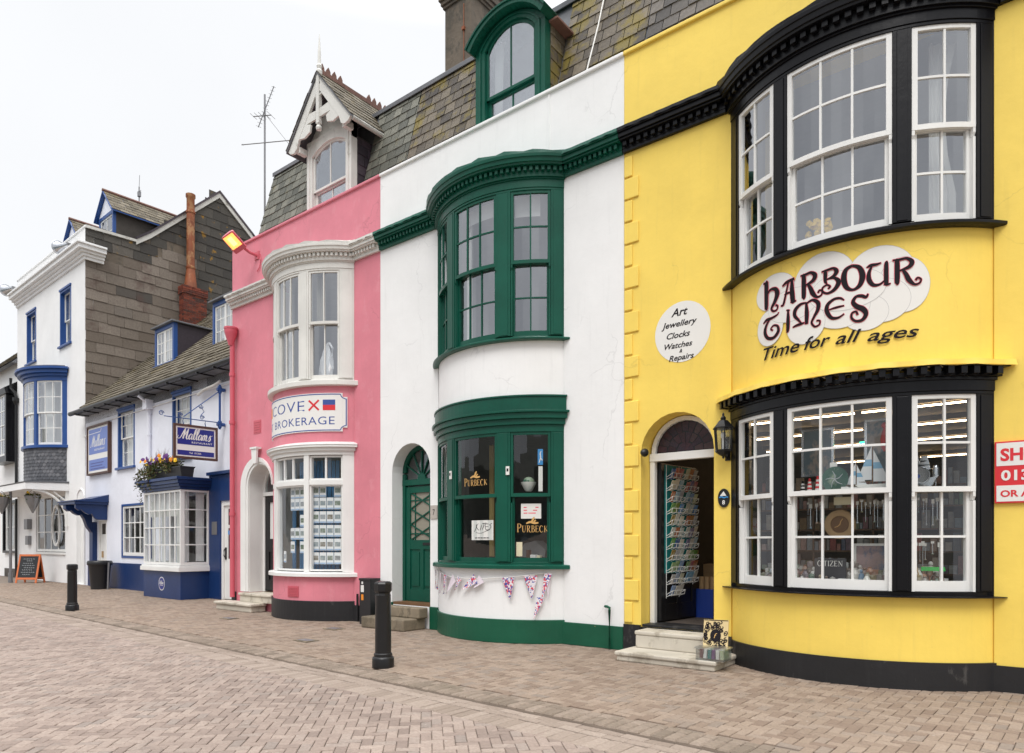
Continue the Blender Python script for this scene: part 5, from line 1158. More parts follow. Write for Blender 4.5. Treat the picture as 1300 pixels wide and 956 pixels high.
# shop sign on the right edge
f=MB(); sb=thing('red_white_shop_sign','red and white letting sign with phone number at right edge','sign',(-.05,0,2.06))
f.box(-.405,.40,-.03,-.002,1.78,2.36); part(f,'board',M['red'],sb,W,bevel=.003)
f=MB(); f.box(-.39,.385,-.032,-.0305,2.13,2.345); f.box(-.39,.385,-.032,-.0305,1.795,1.945); part(f,'white_field',M['signwhite'],sb,W)
f=MB(); put_text(f,'SHO',-.36,2.18,.30,.115,lambda x,z,l:(x,-.034-l,z),off=.035); put_text(f,'OR A',-.36,1.84,.225,.062,lambda x,z,l:(x,-.034-l,z),off=.03); f.m=1
put_text(f,'013',-.355,1.995,.215,.095,lambda x,z,l:(x,-.034-l,z),off=.03); part(f,'lettering',[M['red'],M['signwhite']],sb,W)
# oval house number plaque
pq=thing('number_eight_plaque','small black oval plaque with white eight beside yellow doorway','plaque',(-3.035,0,1.94))
f=MB(); f.prism([(-3.035+.072*math.cos(2*PI*i/24),1.94+.112*math.sin(2*PI*i/24)) for i in range(24)],XZ,-.018,-.001); part(f,'plate',M['blackmetal'],pq,W,bevel=.003)
f=MB(); fq=lambda x,z,l:(x,-.0195-l,z); put_text(f,'8',-3.052,1.865,.034,.05,fq,off=.02); f.prism([(-3.08,1.965),(-3.035,2.02),(-3.0,1.965)],XZ,-.0205,-.019)
f.m=1; stroke(f,[(-3.09,1.945,.012),(-3.06,1.955,.016),(-3.03,1.943,.014),(-3.0,1.952,.014),(-2.98,1.945,.01)],fq)
part(f,'number_and_emblem',[M['signwhite'],M['skyblue']],pq,W)
# brokerage sign bent round the pink bay
cs=thing('curved_office_sign','cream curved sign with blue border and two flags on pink bay','sign',PB.P(0,0,3.78)); e0=-.014
f=MB(); arcbox(f,PB,-1.28,1.20,e0,e0+.022,3.42,4.11); arcbox(f,PB,-1.33,-1.281,e0,e0+.0215,3.49,4.04); arcbox(f,PB,1.201,1.285,e0,e0+.0215,3.49,4.04); part(f,'board',M['signwhite'],cs,W)
f=MB(); q=e0+.022
for z in (3.435,4.08): arcbox(f,PB,-1.26,1.16,q,q+.003,z,z+.016)
for u in (-1.32,1.255): arcbox(f,PB,u,u+.018,q,q+.003,3.52,4.01,1)
for (u0,z0),(u1,z1) in (((1.16,4.088),(1.262,4.0)),((1.16,3.443),(1.262,3.53)),((-1.26,4.088),(-1.31,4.0)),((-1.26,3.443),(-1.31,3.53))):
    stroke(f,[(u0,z0,.016),((u0*.3+u1*.7),(z0*.7+z1*.3),.016),(u1,z1,.016)] if False else [(u0,z0,.016),((u0+u1)/2-(.018 if u1>0 else -.01),(z0+z1)/2+(.012 if z0>z1 else -.012)*-1,.016),(u1,z1,.016)],bayfn(PB,q+.001))
fc=bayfn(PB,q+.001)
put_text(f,'COVE',-.60,3.80,1.08,.20,fc,off=-.004,space=1.1); put_text(f,'HT',-.86,3.545,.28,.15,fc,space=1.05); put_text(f,'BROKERAGE',-.44,3.545,1.50,.15,fc,space=1.08,off=-.002)
arcbox(f,PB,.845,1.07,q,q+.003,3.895,3.99); part(f,'lettering',M['redblue'],cs,W)
f=MB(); arcbox(f,PB,.845,1.07,q,q+.003,3.80,3.8949); stroke(f,[(.57,3.985,.035),(.67,3.895,.035),(.77,3.805,.035)],fc); stroke(f,[(.57,3.805,.035),(.67,3.895,.035),(.77,3.985,.035)],fc,lift=.001); part(f,'flag_red',M['red'],cs,W)
f=MB(); arcbox(f,PB,-.86,-.66,q,q+.003,3.80,3.99); part(f,'flag_yellow',M['petorange'],cs,W)
# restaurant hanging sign on scroll bracket
def script_word(mb,x0,z0,w,h,fn,lift=0,wt=.085):
    """brush script: M a l l a m s"""
    S=[]
    S.append([(-.25,.30,.03),(-.32,.12,.05),(-.22,.0,.06),(-.02,.12,.08),(.22,.70,.12),(.36,1.0,.10)])
    S.append([(.36,1.0,.06),(.33,.6,.16),(.27,.1,.16),(.26,.0,.06)]); S.append([(.28,.1,.04),(.5,.6,.08),(.68,.98,.08)]); S.append([(.68,.98,.07),(.62,.5,.17),(.60,.12,.14),(.70,.0,.09),(.84,.12,.04)])
    def a_(x): return [[(x+.30,.46,.05),(x+.14,.50,.09),(x+.0,.26,.15),(x+.06,.02,.12),(x+.2,.1,.06),(x+.32,.44,.05)],[(x+.33,.5,.08),(x+.29,.2,.15),(x+.34,.0,.09),(x+.48,.12,.04)]]
    def l_(x): return [[(x+.0,.12,.04),(x+.24,.6,.06),(x+.3,.95,.07),(x+.2,.98,.10),(x+.12,.6,.16),(x+.10,.16,.15),(x+.18,.0,.09),(x+.3,.12,.04)]]
    S+=a_(.86); S+=l_(1.28); S+=l_(1.56); S+=a_(1.90)
    x=2.36; S+= [[(x,.5,.06),(x-.02,.2,.14),(x-.03,.0,.12)],[(x,.3,.04),(x+.14,.52,.09),(x+.2,.4,.14),(x+.16,.0,.12)],[(x+.18,.3,.04),(x+.34,.52,.09),(x+.4,.38,.14),(x+.37,.08,.12),(x+.44,.0,.08),(x+.55,.1,.04)]]
    x=2.96; S+= [[(x,.1,.04),(x+.16,.52,.08),(x+.18,.36,.12),(x+.24,.14,.14),(x+.12,-.02,.10),(x-.02,.06,.05)],[(x+.16,.52,.05),(x+.30,.46,.05),(x+.42,.56,.04)]]
    for s_ in S: stroke(mb,[(x0+(x_+.32+.22*y_)/3.9*w,z0+y_*h,t*h*.8) for x_,y_,t in s_],fn,0,lift)
hs=mth('hanging_restaurant_sign','brown framed navy sign hanging from scrolled blue wall bracket','hanging sign',-.25,-.7,4)
HR=FM@Matrix.Translation((-.30,-.10,0))@Matrix.Rotation(math.radians(-4),4,'Z')   # local: y = distance from wall (negative out)
def hp(d,z,l): return (l,-d,z)                       # d out from wall; l toward the viewer (+x)
f=MB(); z0,z1=3.42,4.24; d0,d1=.10,1.14
for a,b,c,d in ((d0,d1,z0,z0+.055),(d0,d1,z1-.055,z1),(d0,d0+.055,z0+.055,z1-.055),(d1-.055,d1,z0+.055,z1-.055)): f.box(-.035,.035,-b,-a,c,d)
part(f,'sign_frame',M['brownframe'],hs,HR,bevel=.004)
f=MB(); f.box(-.02,.02,-d1+.055,-d0-.055,z0+.055,z1-.055); f.m=1
for s_ in (1,-1):
    x=.0205*s_; 
    f.box(min(x,x+.002*s_),max(x,x+.002*s_),-d1+.09,-d0-.09,z0+.34,z1-.09); f.box(min(x,x+.002*s_),max(x,x+.002*s_),-d1+.09,-d0-.09,z0+.085,z0+.20)
part(f,'sign_board',[M['signwhite'],M['signnavy']],hs,HR)
f=MB(); H2=lambda x,z,l:hp(d1-x,z,.0235+l)           # x runs left to right as read from the viewer's side
script_word(f,.09,z0+.47,.84,.26,H2); put_text(f,'RESTAURANT',.42,z0+.38,.48,.042,H2,off=.02,space=1.3); put_text(f,'Tel  01305',.36,z0+.125,.28,.042,H2,off=.01)
part(f,'lettering',M['signwhite'],hs,HR)
f=MB(); f.tube([(0,-.04,4.22),(0,-.04,5.32)],.028,8)
for z in (4.34,5.2): f.tube([(0,-.11,z),(0,.08,z)],.045,8); f.sphere((0,-.04,z+.05),.055,6); f.sphere((0,-.04,z-.06),.05,6)
f.tube([(0,-.04,4.38),(0,-1.34,4.38)],.012,6); f.tube([(0,-.05,5.16),(0,-.90,4.42)],.012,6)
def spiral(mb,c,r,turns=1.4,s_=1,ph=0):
    mb.tube([(0,c[0]+(r*(1-i/26*.75))*math.cos(ph+s_*2*PI*turns*i/24),c[1]+(r*(1-i/26*.75))*math.sin(ph+s_*2*PI*turns*i/24)) for i in range(25)],.010,5)
spiral(f,(-1.40,4.44),.06); spiral(f,(-.98,4.45),.055); spiral(f,(-.50,4.72),.055,s_=-1); spiral(f,(-.47,4.45),.055)
f.tube([(0,-.47,4.67),(0,-.42,4.60),(0,-.50,4.50)],.010,5)
for d in (.38,.90): f.tube([(0,-d,4.38),(0,-d-.02,4.32),(0,-d,4.23)],.010,6)
part(f,'scroll_bracket',M['bluewood'],hs,HR,smooth=True)
# framed wall sign
ws=mth('framed_wall_sign','faded blue framed restaurant board on white wall above the door hood','sign',-8.4,0,4.4)
f=MB(); a,b,c,d=-9.30,-7.45,3.64,5.25
for q in ((a,b,c,c+.06),(a,b,d-.06,d),(a,a+.06,c+.06,d-.06),(b-.06,b,c+.06,d-.06)): f.box(q[0],q[1],-.11,-.001,q[2],q[3])
part(f,'sign_frame',M['brownframe'],ws,FM,bevel=.004)
f=MB(); f.box(a+.06,b-.06,-.07,-.01,c+.06,d-.06); f.m=1; f.box(a+.14,b-.14,-.074,-.0705,c+.68,d-.12); f.box(a+.14,b-.14,-.074,-.0705,c+.14,c+.50); part(f,'sign_board',[M['signwhite'],M['signperi']],ws,FM)
f=MB(); fl_=lambda x,z,l:(x,-.0755-l,z); script_word(f,a+.24,c+.92,1.35,.36,fl_); put_text(f,'RESTAURANT',a+.62,c+.78,.85,.06,fl_,off=.02,space=1.2); part(f,'lettering',M['signwhite'],ws,FM)
f=MB(); 
for k,(zz,w_) in enumerate(((.36,1.1),(.27,1.0),(.18,1.2))): f.box(a+.28,a+.28+w_,-.0755,-.0745,c+zz,c+zz+.03)
part(f,'small_print',M['signnavy'],ws,FM)
# round badge on the bay base
bg=mth('round_badge_sign','small round navy badge with white ring on restaurant bay base','sign',-2.13,-.77,.4)
f=MB(); fb=lambda x,z,l:(x,-.762-l,z); disc(f,-2.10,.37,.175,.175,fb,.001,32,2); f.m=1; disc(f,-2.10,.37,.155,.155,fb,.003,32,2); f.m=0
script_word(f,-2.24,.36,.28,.09,fb,.005); f.add([fb(x,z,.005) for x,z in ((-2.19,.325),(-2.01,.325),(-2.01,.338),(-2.19,.338))],[(0,1,2,3)]); part(f,'disc',[M['signwhite'],M['signnavy']],bg,FM)
# number 7 plaque
nq=thing('number_seven_plaque','small pale square seven plaque between green door and bay','plaque',(-7.85,0,1.9))
f=MB(); f.box(-7.925,-7.775,-.016,-.001,1.80,2.02); f.m=1; put_text(f,'7',-7.87,1.86,.05,.10,lambda x,z,l:(x,-.0175-l,z)); part(f,'plate',[plain('pale_stone_plate',(.46,.42,.38),.6),M['ink']],nq,W)

# ================================================================== STREET FURNITURE
def bollard(name,label,x,y):
    t=thing(name,label,'bollard',(x,y,0),.3,'black cast bollards along the pavement')
    f=MB(); f.lathe([(.125,.0),(.125,.10),(.12,.115),(.105,.125),(.105,.155),(.095,.165)],n=16); part(f,'base',M['blackmetal'],t,smooth=True)
    f=MB(); f.lathe([(.092,.16),(.09,.5),(.087,.80),(.088,.815)],n=20); part(f,'shaft',M['blackmetal'],t,smooth=True)
    f=MB(); f.lathe([(.088,.815),(.084,.83),(.084,.845),(.10,.86),(.103,.875),(.103,.945),(.095,.96),(.07,.972),(.0,.975)],n=8); part(f,'cap',M['blackmetal'],t)
    return t
bollard('bollard','black octagonal capped bollard standing in front of green door steps',-5.93,-2.76)
bollard('bollard','black bollard farther down the street, in front of the litter bin',-16.05,-2.40)
t=thing('utility_box','slim black utility cabinet with two stickers against pink wall','utility box',(-9.27,-.2,0))
f=MB(); f.box(-9.42,-9.13,-.25,-.032,0,.78); f.box(-9.43,-9.12,-.26,-.03,.76,.80); part(f,'cabinet',M['bin'],t,W,bevel=.008)
f=MB(); f.box(-9.38,-9.30,-.2535,-.2505,.56,.68); f.m=1; f.box(-9.37,-9.31,-.2535,-.2505,.42,.52); f.m=0; f.box(-9.36,-9.32,-.2535,-.2505,.70,.74); part(f,'sticker',[M['paper'],M['petorange']],t,W)
# litter bin
p=FM@Vector((-7.15,-.45,0)); t=thing('litter_bin','black plastic litter bin standing by the navy restaurant wall','bin',tuple(p),0)
f=MB(); f.lathe([(.24,0),(.30,.72),(.31,.74)],n=22); part(f,'tub',M['bin'],t,smooth=True)
f=MB(); f.lathe([(.335,.74),(.345,.76),(.345,.83),(.32,.87),(.25,.87),(.24,.80),(.24,.76)],n=22); part(f,'rim',M['bin'],t,smooth=True)
f=MB(); f.tube([(.33,.1,.0),(.35,.12,.82)],.03,8); part(f,'post',M['greymetal'],t)
# chalkboard
t=mth('chalkboard_easel','orange framed a-board with chalk menu outside tall white house','chalkboard',-13.0,-.75)
R=Matrix.Rotation(math.radians(38),4,'Z'); CB=FM@Matrix.Translation((-12.75,-.75,0))@R@Matrix.Diagonal((.82,.85,.88,1))
for s_ in (-1,1):
    Tm=CB@Matrix.Translation((0,s_*.26,0))@Matrix.Rotation(math.radians(13*s_),4,'X')
    f=MB(); f.box(-.47,-.40,-.02,.02,0,1.18); f.box(.40,.47,-.02,.02,0,1.18); f.box(-.40,.40,-.019,.019,1.10,1.18); f.box(-.40,.40,-.019,.019,.14,.22); part(f,'frame',M['orange'],t,Tm,bevel=.004)
    f=MB(); f.box(-.40,.40,-.012,.012,.22,1.10); part(f,'board',M['chalkboard'],t,Tm)
    if s_<0:
        f=MB()
        for k,(z,a,b) in enumerate(((.98,-.26,.25),(.90,-.1,.12),(.80,-.25,.2),(.71,-.28,.24),(.62,-.18,.22),(.53,-.25,.15),(.43,-.28,.26),(.34,-.2,.1))):
            x=a
            while x<b: w=rnd(.03,.09); stroke(f,[(x,z,.008),(x+w*.3,z+.022,.010),(x+w*.6,z-.008,.008),(x+w,z+.012,.008)],lambda x_,z_,l:(x_,-.0135,z_)); x+=w+.025
        part(f,'chalk_writing',M['chalk'],t,Tm)
# floodlight on the pink house
t=thing('wall_floodlight','lit orange sodium floodlight in pink housing near parapet of pink house','floodlight',(-13.0,0,7.42))
f=MB(); f.tube([(-13.02,.0,7.42),(-13.04,-.16,7.44),(-13.06,-.28,7.50)],.03,8); f.tube([(-12.90,-.01,7.42),(-12.86,-.02,7.3),(-12.90,-.02,7.15),(-13.0,-.02,7.08)],.01,6); f.box(-13.10,-12.94,-.02,-.0,7.34,7.50); part(f,'arm',M['pinkpipe'],t,W)
HRm=Matrix.Translation((-13.08,-.46,7.56))@Matrix.Rotation(math.radians(-35),4,'X')@Matrix.Rotation(math.radians(-20),4,'Y')@Matrix.Scale(.70,4)
f=MB(); f.prism([(-.24,-.07),(.24,-.07),(.20,.05),(.10,.10),(-.10,.10),(-.20,.05)],lambda x,z,t_:(x,t_,z),-.30,.26); part(f,'housing',M['pinkpipe'],t,HRm,bevel=.02)
f=MB(); f.box(-.19,.19,-.26,.12,-.085,-.0705); f.m=1; f.box(-.08,.08,-.20,.05,-.092,-.0855); part(f,'lamp_glass',[M['sodium'],M['sodiumcore']],t,HRm)
# wall lantern
t=thing('wall_lantern','black six sided carriage lantern between yellow doorway and bay','lantern',(-2.98,-.15,2.6))
cx_,cy_=-2.985,-.16; HX=[(math.cos(PI/3*i),math.sin(PI/3*i)) for i in range(6)]
f=MB(); f.lathe([(.03,2.72),(.125,2.735),(.125,2.75),(.10,2.775),(.055,2.83),(.03,2.84),(.035,2.865),(.015,2.885),(.012,2.91),(.001,2.93)],(cx_,cy_,0),6); f.lathe([(.08,2.46),(.095,2.47),(.10,2.49),(.02,2.49)],(cx_,cy_,0),6); f.lathe([(.0,2.385),(.015,2.40),(.012,2.415),(.05,2.435),(.08,2.46)],(cx_,cy_,0),6)
for a,b in HX: f.tube([(cx_+a*.085,cy_+b*.085,2.48),(cx_+a*.105,cy_+b*.105,2.735)],.009,5)
part(f,'cage',M['blackmetal'],t,W)
f=MB(); f.add([(cx_+a*r,cy_+b*r,z) for r,z in ((.078,2.49),(.098,2.73)) for a,b in HX],[(i,(i+1)%6,6+(i+1)%6,6+i) for i in range(6)]); part(f,'glass',M['clearplastic'],t,W)
f=MB(); f.lathe([(.012,2.49),(.014,2.62),(.03,2.64),(.03,2.68),(.0,2.70)],(cx_,cy_,0),8); part(f,'bulb',M['signwhite'],t,W)
f=MB(); f.tube([(cx_,cy_+.04,2.45),(cx_,-.06,2.40),(cx_,-.0,2.48)],.014,6); f.tube([(cx_,cy_+.09,2.6),(cx_,-.0,2.6)],.014,6); f.box(cx_-.03,cx_+.03,-.02,-.0,2.38,2.66); part(f,'bracket',M['blackmetal'],t,W)
f=MB(); f.lathe([(.04,0),(.055,.03),(.045,.07),(.02,.10),(.0,.105)],(-4.06,-.0,2.56),12,Matrix.Rotation(PI/2,4,'X')); solo(f,'door_bell','',None,None) if False else None
solo(f,'bell_dome',M['bin'],'small dark round bell dome beside the yellow doorway arch','bell',(-4.06,-.05,2.56),F=W,smooth=True)
# loudspeaker horns
for lx,lb in ((-17.15,'white horn loudspeaker on parapet at street end of tall house'),(-10.9,'white horn loudspeaker on parapet beside the slate side wall')):
    t=mth('horn_loudspeaker',lb,'loudspeaker',lx,-.3,11.55,'horn loudspeakers on the parapet')
    Hm=FM@Matrix.Translation((lx,-.22,11.70))@Matrix.Rotation(math.radians(12),4,'Z')@Matrix.Rotation(math.radians(-90),4,'Y')@Matrix.Scale(1.15,4)
    f=MB(); f.lathe([(.20,.36),(.19,.36),(.10,.2),(.06,.05),(.06,-.1),(.045,-.13)],n=16); f.lathe([(.205,.34),(.215,.36),(.205,.375),(.18,.37)],n=16); part(f,'horn',M['silver'],t,Hm,smooth=True)
    f=MB(); f.tube([(0,0,-.1),(0,0,-.25)],.02,6); f.obox((0,0,-.1),(.09,.09,.12)); part(f,'mount',M['greymetal'],t,Hm)
# aerials
t=thing('roof_aerial','tall television aerial mast beside slate gable of pink house','aerial',(-14.35,1.0,8.4))
f=MB(); f.tube([(-14.35,1.0,8.0),(-14.35,1.0,11.85)],.022,8); f.tube([(-14.35,1.0,9.2),(-13.98,1.0,9.2)],.015,6); part(f,'mast',M['greymetal'],t,W)
def yagi(root,c,d,L_,n,el,upv=(0,0,1)):
    d=Vector(d).normalized(); s_=d.cross(Vector(upv)).normalized(); c=Vector(c); f=MB(); f.tube([c-d*L_*.4,c+d*L_*.6],.011,6)
    for i in range(n): p_=c+d*L_*(-.38+.96*i/(n-1)); f.tube([p_-s_*el*(1-.3*i/n),p_+s_*el*(1-.3*i/n)],.005,5)
    part(f,'antenna',M['greymetal'],root,W)
yagi(t,(-14.33,.98,11.45),(.52,.10,.85),.95,12,.12,(0,1,0)); yagi(t,(-14.35,.98,11.35),(-.8,-.3,.1),.5,5,.16); yagi(t,(-14.35,.98,10.72),(.75,.5,.04),1.35,2,.03)
f=MB(); f.tube([(-14.34,1.0,11.4),(-13.85,1.4,10.6),(-13.2,1.9,9.9)],.006,5); part(f,'stay_wire',M['greymetal'],t,W)
t=mth('distant_aerial','thin aerial pole above the mossy dormer of tall white house','aerial',-12.97,3,13.8)
f=MB(); f.tube([(-12.97,3,13.6),(-12.97,3,15.7)],.025,6); f.tube([(-13.15,3,15.5),(-12.8,3,15.5)],.01,5); f.tube([(-12.97,3,15.7),(-12.92,3,16.15)],.01,5); f.box(-13.02,-12.9,2.95,3.05,15.3,15.5); part(f,'mast',M['greymetal'],t,FM)
# plants
def clump(mb,c,r,n,s,droop=0):
    for _ in range(n):
        a=rnd(0,2*PI); q=rnd(0,1)**.5; p=Vector(c)+Vector((math.cos(a)*q*r[0],math.sin(a)*q*r[1],rnd(-1,1)*r[2]-droop*q*rnd(0,1)))
        d=Vector((rnd(-1,1),rnd(-1,1),rnd(-.6,.8))).normalized(); e_=d.cross(Vector((rnd(-1,1),rnd(-1,1),rnd(-1,1)))).normalized(); k=s*rnd(.6,1.3)
        mb.add([p,p+d*k*.5+e_*k*.28,p+d*k,p+d*k*.5-e_*k*.28],[(0,1,2,3)])
def flowers(mb,c,r,n,s):
    for _ in range(n):
        p=Vector(c)+Vector((rnd(-1,1)*r[0],rnd(-1,1)*r[1],rnd(-.2,1)*r[2])); nrm=Vector((rnd(-.3,.8),-1,rnd(-.1,.7))).normalized(); a=nrm.orthogonal().normalized(); b=nrm.cross(a)
        mb.add([p+nrm*.01]+[p+(a*math.cos(2*PI*i/7)+b*math.sin(2*PI*i/7))*s*rnd(.8,1.15) for i in range(7)],[(0,1+i,1+(i+1)%7) for i in range(7)])
t=mth('flower_box','overflowing box of yellow and purple pansies above restaurant bay window','flower box',-2.2,-.55,3.06)
f=MB(); f.prism([(-.70,3.055),(-.42,3.055),(-.38,3.32),(-.74,3.32)],YZ,-3.05,-1.12); f.box(-3.07,-1.10,-.75,-.37,3.30,3.33); part(f,'trough',M['bin'],t,FM)
f=MB()
for i in range(26): x=-3.15+rnd(0,1.65); clump(f,(x,-.62,3.40+rnd(-.05,.12)),(.16,.20,.14),60,.075,.12)
for i in range(12): x=-3.3+rnd(0,1.0); clump(f,(x,-.86,3.22),(.12,.10,.22),55,.065,.3)
for i in range(5): clump(f,(-3.36+rnd(-.1,.1),-.75,3.1-.15*i),(.07,.07,.1),16,.05,.1)
part(f,'foliage',M['leaf'],t,FM)
f=MB()
for c_ in ((-2.95,-.55),(-2.6,-.5)):
    for i in range(16): a=rnd(0,2*PI); l=rnd(.35,.5); p0=Vector((c_[0],c_[1],3.45)); p1=p0+Vector((math.cos(a)*.20,math.sin(a)*.20,l)); s_=Vector((-math.sin(a),math.cos(a),0))*.014; f.add([p0-s_,p0+s_,p1],[(0,1,2)])
part(f,'spiky_leaves',M['leafred'],t,FM)
for nm,mt,n_ in (('yellow_flowers','petyellow',13),('purple_flowers','petpurple',26),('orange_flowers','petorange',6)):
    f=MB(); flowers(f,(-2.25,-.78,3.50),(.98,.14,.13),n_,.055); part(f,nm,M[mt],t,FM)
for lx,ly,lb in ((-13.45,-1.42,'hanging flower basket under the canopy, nearer the street end'),(-11.75,-.95,'hanging flower basket under the canopy in front of shop window')):
    t=mth('hanging_basket',lb,'hanging basket',lx,ly,2.6,'hanging baskets under the white canopy')
    f=MB(); f.lathe([(.02,2.45),(.10,2.62),(.19,2.82),(.24,3.0),(.25,3.04),(.21,3.02)],(lx,ly,0),14); part(f,'cone_basket',M['greymetal'],t,FM)
    f=MB()
    for i in range(3): a=2*PI*i/3; f.tube([(lx+.23*math.cos(a),ly+.23*math.sin(a),3.02),(lx,ly,3.27)],.007,5)
    part(f,'chain',M['greymetal'],t,FM)
    f=MB(); clump(f,(lx,ly,3.08),(.24,.24,.07),170,.08,.12); part(f,'foliage',M['leaf'],t,FM)
    f=MB(); flowers(f,(lx,ly-.12,3.10),(.22,.12,.08),8,.045); part(f,'flowers',M['petyellow'],t,FM)
# bunting along the white bow
t=thing('flag_bunting','string of red white and blue pennants below green shop window','bunting',GB.P(0,0,.95))
fb_=bayfn(GB,.03); sp=[(-1.15,1.0),(-.93,.985),(-.70,.93),(-.40,.90),(-.10,.895),(.22,.90),(.58,.925),(.895,.96),(1.17,1.0)]
f=MB(); f.tube([GB.P(u,.03,z-.0) for u,z in sp],.006,5); part(f,'cord',M['signwhite'],t,W)
def pennant(u,z,w,h,lean=0,mat='bunting',rot=0,curl=.010):
    f=MB(); n=6; vs=[]; cr,sr=math.cos(rot),math.sin(rot)
    for j in range(n+1):
        tt=j/n; ww=w*(1-tt*.92)
        for i in range(4):
            x=(i/3-.5)*ww+lean*tt; y=-h*tt; x,y=x*cr-y*sr,x*sr+y*cr
            vs.append(GB.P(u+x,.034+curl*math.sin(tt*3+i*1.3)*tt+.008*i,z+y))
    f.add(vs,[(j*4+i,j*4+i+1,j*4+4+i+1,j*4+4+i) for j in range(n) for i in range(3)]); part(f,'pennant',M[mat],t,W,smooth=True)
for a in ((-1.13,.99,.13,.30,.02),(-.97,.985,.12,.30,.0),(-.80,.95,.15,.31,-.01,'buntingpale'),(-.60,.93,.17,.29,-.05),(-.34,.895,.15,.34,.0,'buntingpale',-.75),(-.22,.90,.13,.2,0,'bunting',-.5),(.10,.90,.15,.32,.0,'bunting',-1.0),(.20,.90,.14,.2,.0,'buntingpale',-.8),(.60,.925,.19,.31,.03),(.91,.955,.19,.32,.02),(1.15,.98,.10,.36,-.05,'bunting',-.10),(1.05,.65,.10,.30,-.05,'bunting',-.15)): pennant(*a)
f=MB(); f.add([GB.P(u,.036,z) for u,z in ((1.10,.99),(1.20,.99),(1.15,.62))],[(0,1,2)]); part(f,'pennant',M['buntingpale'],t,W)

# ================================================================== SHOP DOOR: card racks, step crate
RK=[]
def rack(name,label,a0,a1,ztop,nt):
    t=thing(name,label,'card rack',DL((a0+a1)/2,ztop,.06),0,'postcard racks on the open black door')
    f=MB(); dbox(f,a0-.02,a1+.02,.032,.038,ztop-nt*.155+.35,ztop+.08); part(f,'teal_backing',M['teal'],t,W)
    f=MB()
    for a in (a0,a1): f.tube([DL(a,ztop+.08,.045),DL(a,ztop-nt*.155+.02,.045)],.004,5)
    part(f,'wire_frame',M['wire'],t,W)
    for k in range(nt):
        z=ztop-k*.155; f=MB()
        P=[DL(a0,z-.085,.05),DL(a1,z-.085,.05),DL(a1,z-.03,.14),DL(a0,z-.03,.14)]
        f.tube([P[0],P[3],P[2],P[1]],.0042,5); f.tube([DL(a0,z-.11,.05),DL(a0,z-.085,.125),DL(a1,z-.085,.125),DL(a1,z-.11,.05)],.0042,5)
        for i in range(4): a=a0+(a1-a0)*i/3; f.tube([DL(a,z-.11,.05),DL(a,z-.085,.125),DL(a,z-.03,.14)],.0035,5)
        part(f,'pocket',M['wire'],t,W)
        for i in range(3):
            a=a0+(a1-a0)*(i+.5)/3; RK.append((a,z,label))
rack('postcard_rack','teal backed wire rack of postcards beside the door hinge',.10,.42,2.36,11)
rack('postcard_rack','teal backed wire postcard rack at the free edge of open door',.48,.78,2.36,10)
f=MB(); dx_=Vector(DL(1,0,0))-Vector(DL(0,0,0)); dn_=Vector(DL(0,0,1))-Vector(DL(0,0,0))
def card(at,a,z,tilt): return None
base=None
for k,(a,z,lb) in enumerate(RK):
    h=rnd(.12,.15); w=rnd(.085,.10)
    p=Vector(DL(a,z-.10,.085))
    if base is None:
        f=MB(); f.add([-dx_*.045,dx_*.045,dx_*.045+dn_*.05+Vector((0,0,.135)),-dx_*.045+dn_*.05+Vector((0,0,.135)),
          -dx_*.045-dn_*.006,dx_*.045-dn_*.006,dx_*.045+dn_*.044+Vector((0,0,.135)),-dx_*.045+dn_*.044+Vector((0,0,.135))],[(0,1,2,3),(4,7,6,5),(0,4,5,1),(1,5,6,2),(2,6,7,3),(3,7,4,0)])
        o=solo(f,'postcard',M['cardrand'],'picture postcard in a wire pocket of the rack beside the door hinge','postcard',(0,0,0),0,'postcards in the rack nearest the hinge'); base=o
    else: o=base.copy(); COL.objects.link(o)
    o.location=p+Vector((0,0,rnd(-.01,.02))); 
    if k>=33: o['label']='picture postcard in a wire pocket of the rack at the free edge of door'; o['group']='postcards in the rack at the free edge'
# things on the steps
CR=Matrix.Translation((.01,-.09,-.053))
t=thing('plastic_crate','clear plastic crate of goods standing on the lower doorstep','crate',(-2.91,-.64,.117))
f=MB(); x0,x1,y0,y1,z0,z1=-3.08,-2.76,-.66,-.44,.17,.30
for q in ((x0,x1,y0,y0+.006),(x0,x1,y1-.006,y1),(x0,x0+.006,y0,y1),(x1-.006,x1,y0,y1)): f.box(*q,z0,z1)
f.box(x0-.012,x1+.012,y0-.012,y1+.012,z1-.004,z1+.012); part(f,'tub',M['clearplastic'],t,CR)
f=MB(); f.box(x0+.01,x1-.01,y0+.01,y1-.01,z0,z0+.012); part(f,'bottom',M['clearplastic'],t,CR)
for i,(m_,c_) in enumerate((('leafred',(.6,.1,.15)),('paper',1),('teal',1),('petpurple',1),('paper',1),('cardrand',1))):
    f=MB(); x=x0+.03+i*.046; f.obox((x+.02,-.55,.24),(.035,.16,.10),Matrix.Rotation(rnd(-.2,.2),3,'Y'))
    solo(f,'packet',M[m_],['red packet in the clear crate, leftmost','white packet second from left in the clear crate','teal packet in the middle of the clear crate','purple packet beside the teal one in clear crate','white packet right of the purple one in crate','patterned packet, rightmost in the clear crate'][i],'packet',(x+.03,-.64,.14),F=CR)
t=thing('ornate_clock_picture','gilt scroll patterned clock board leaning in crate on step','clock',(-2.85,-.66,.23))
Rm=Matrix.Translation((-2.93,-.545,.19))@Matrix.Rotation(math.radians(12),4,'Z')@Matrix.Rotation(math.radians(-14),4,'X')
f=MB(); f.box(-.135,.135,-.012,.012,0,.36); part(f,'board',plain('gilt_board',(.62,.48,.24),.5),t,Rm,bevel=.003)
f=MB()
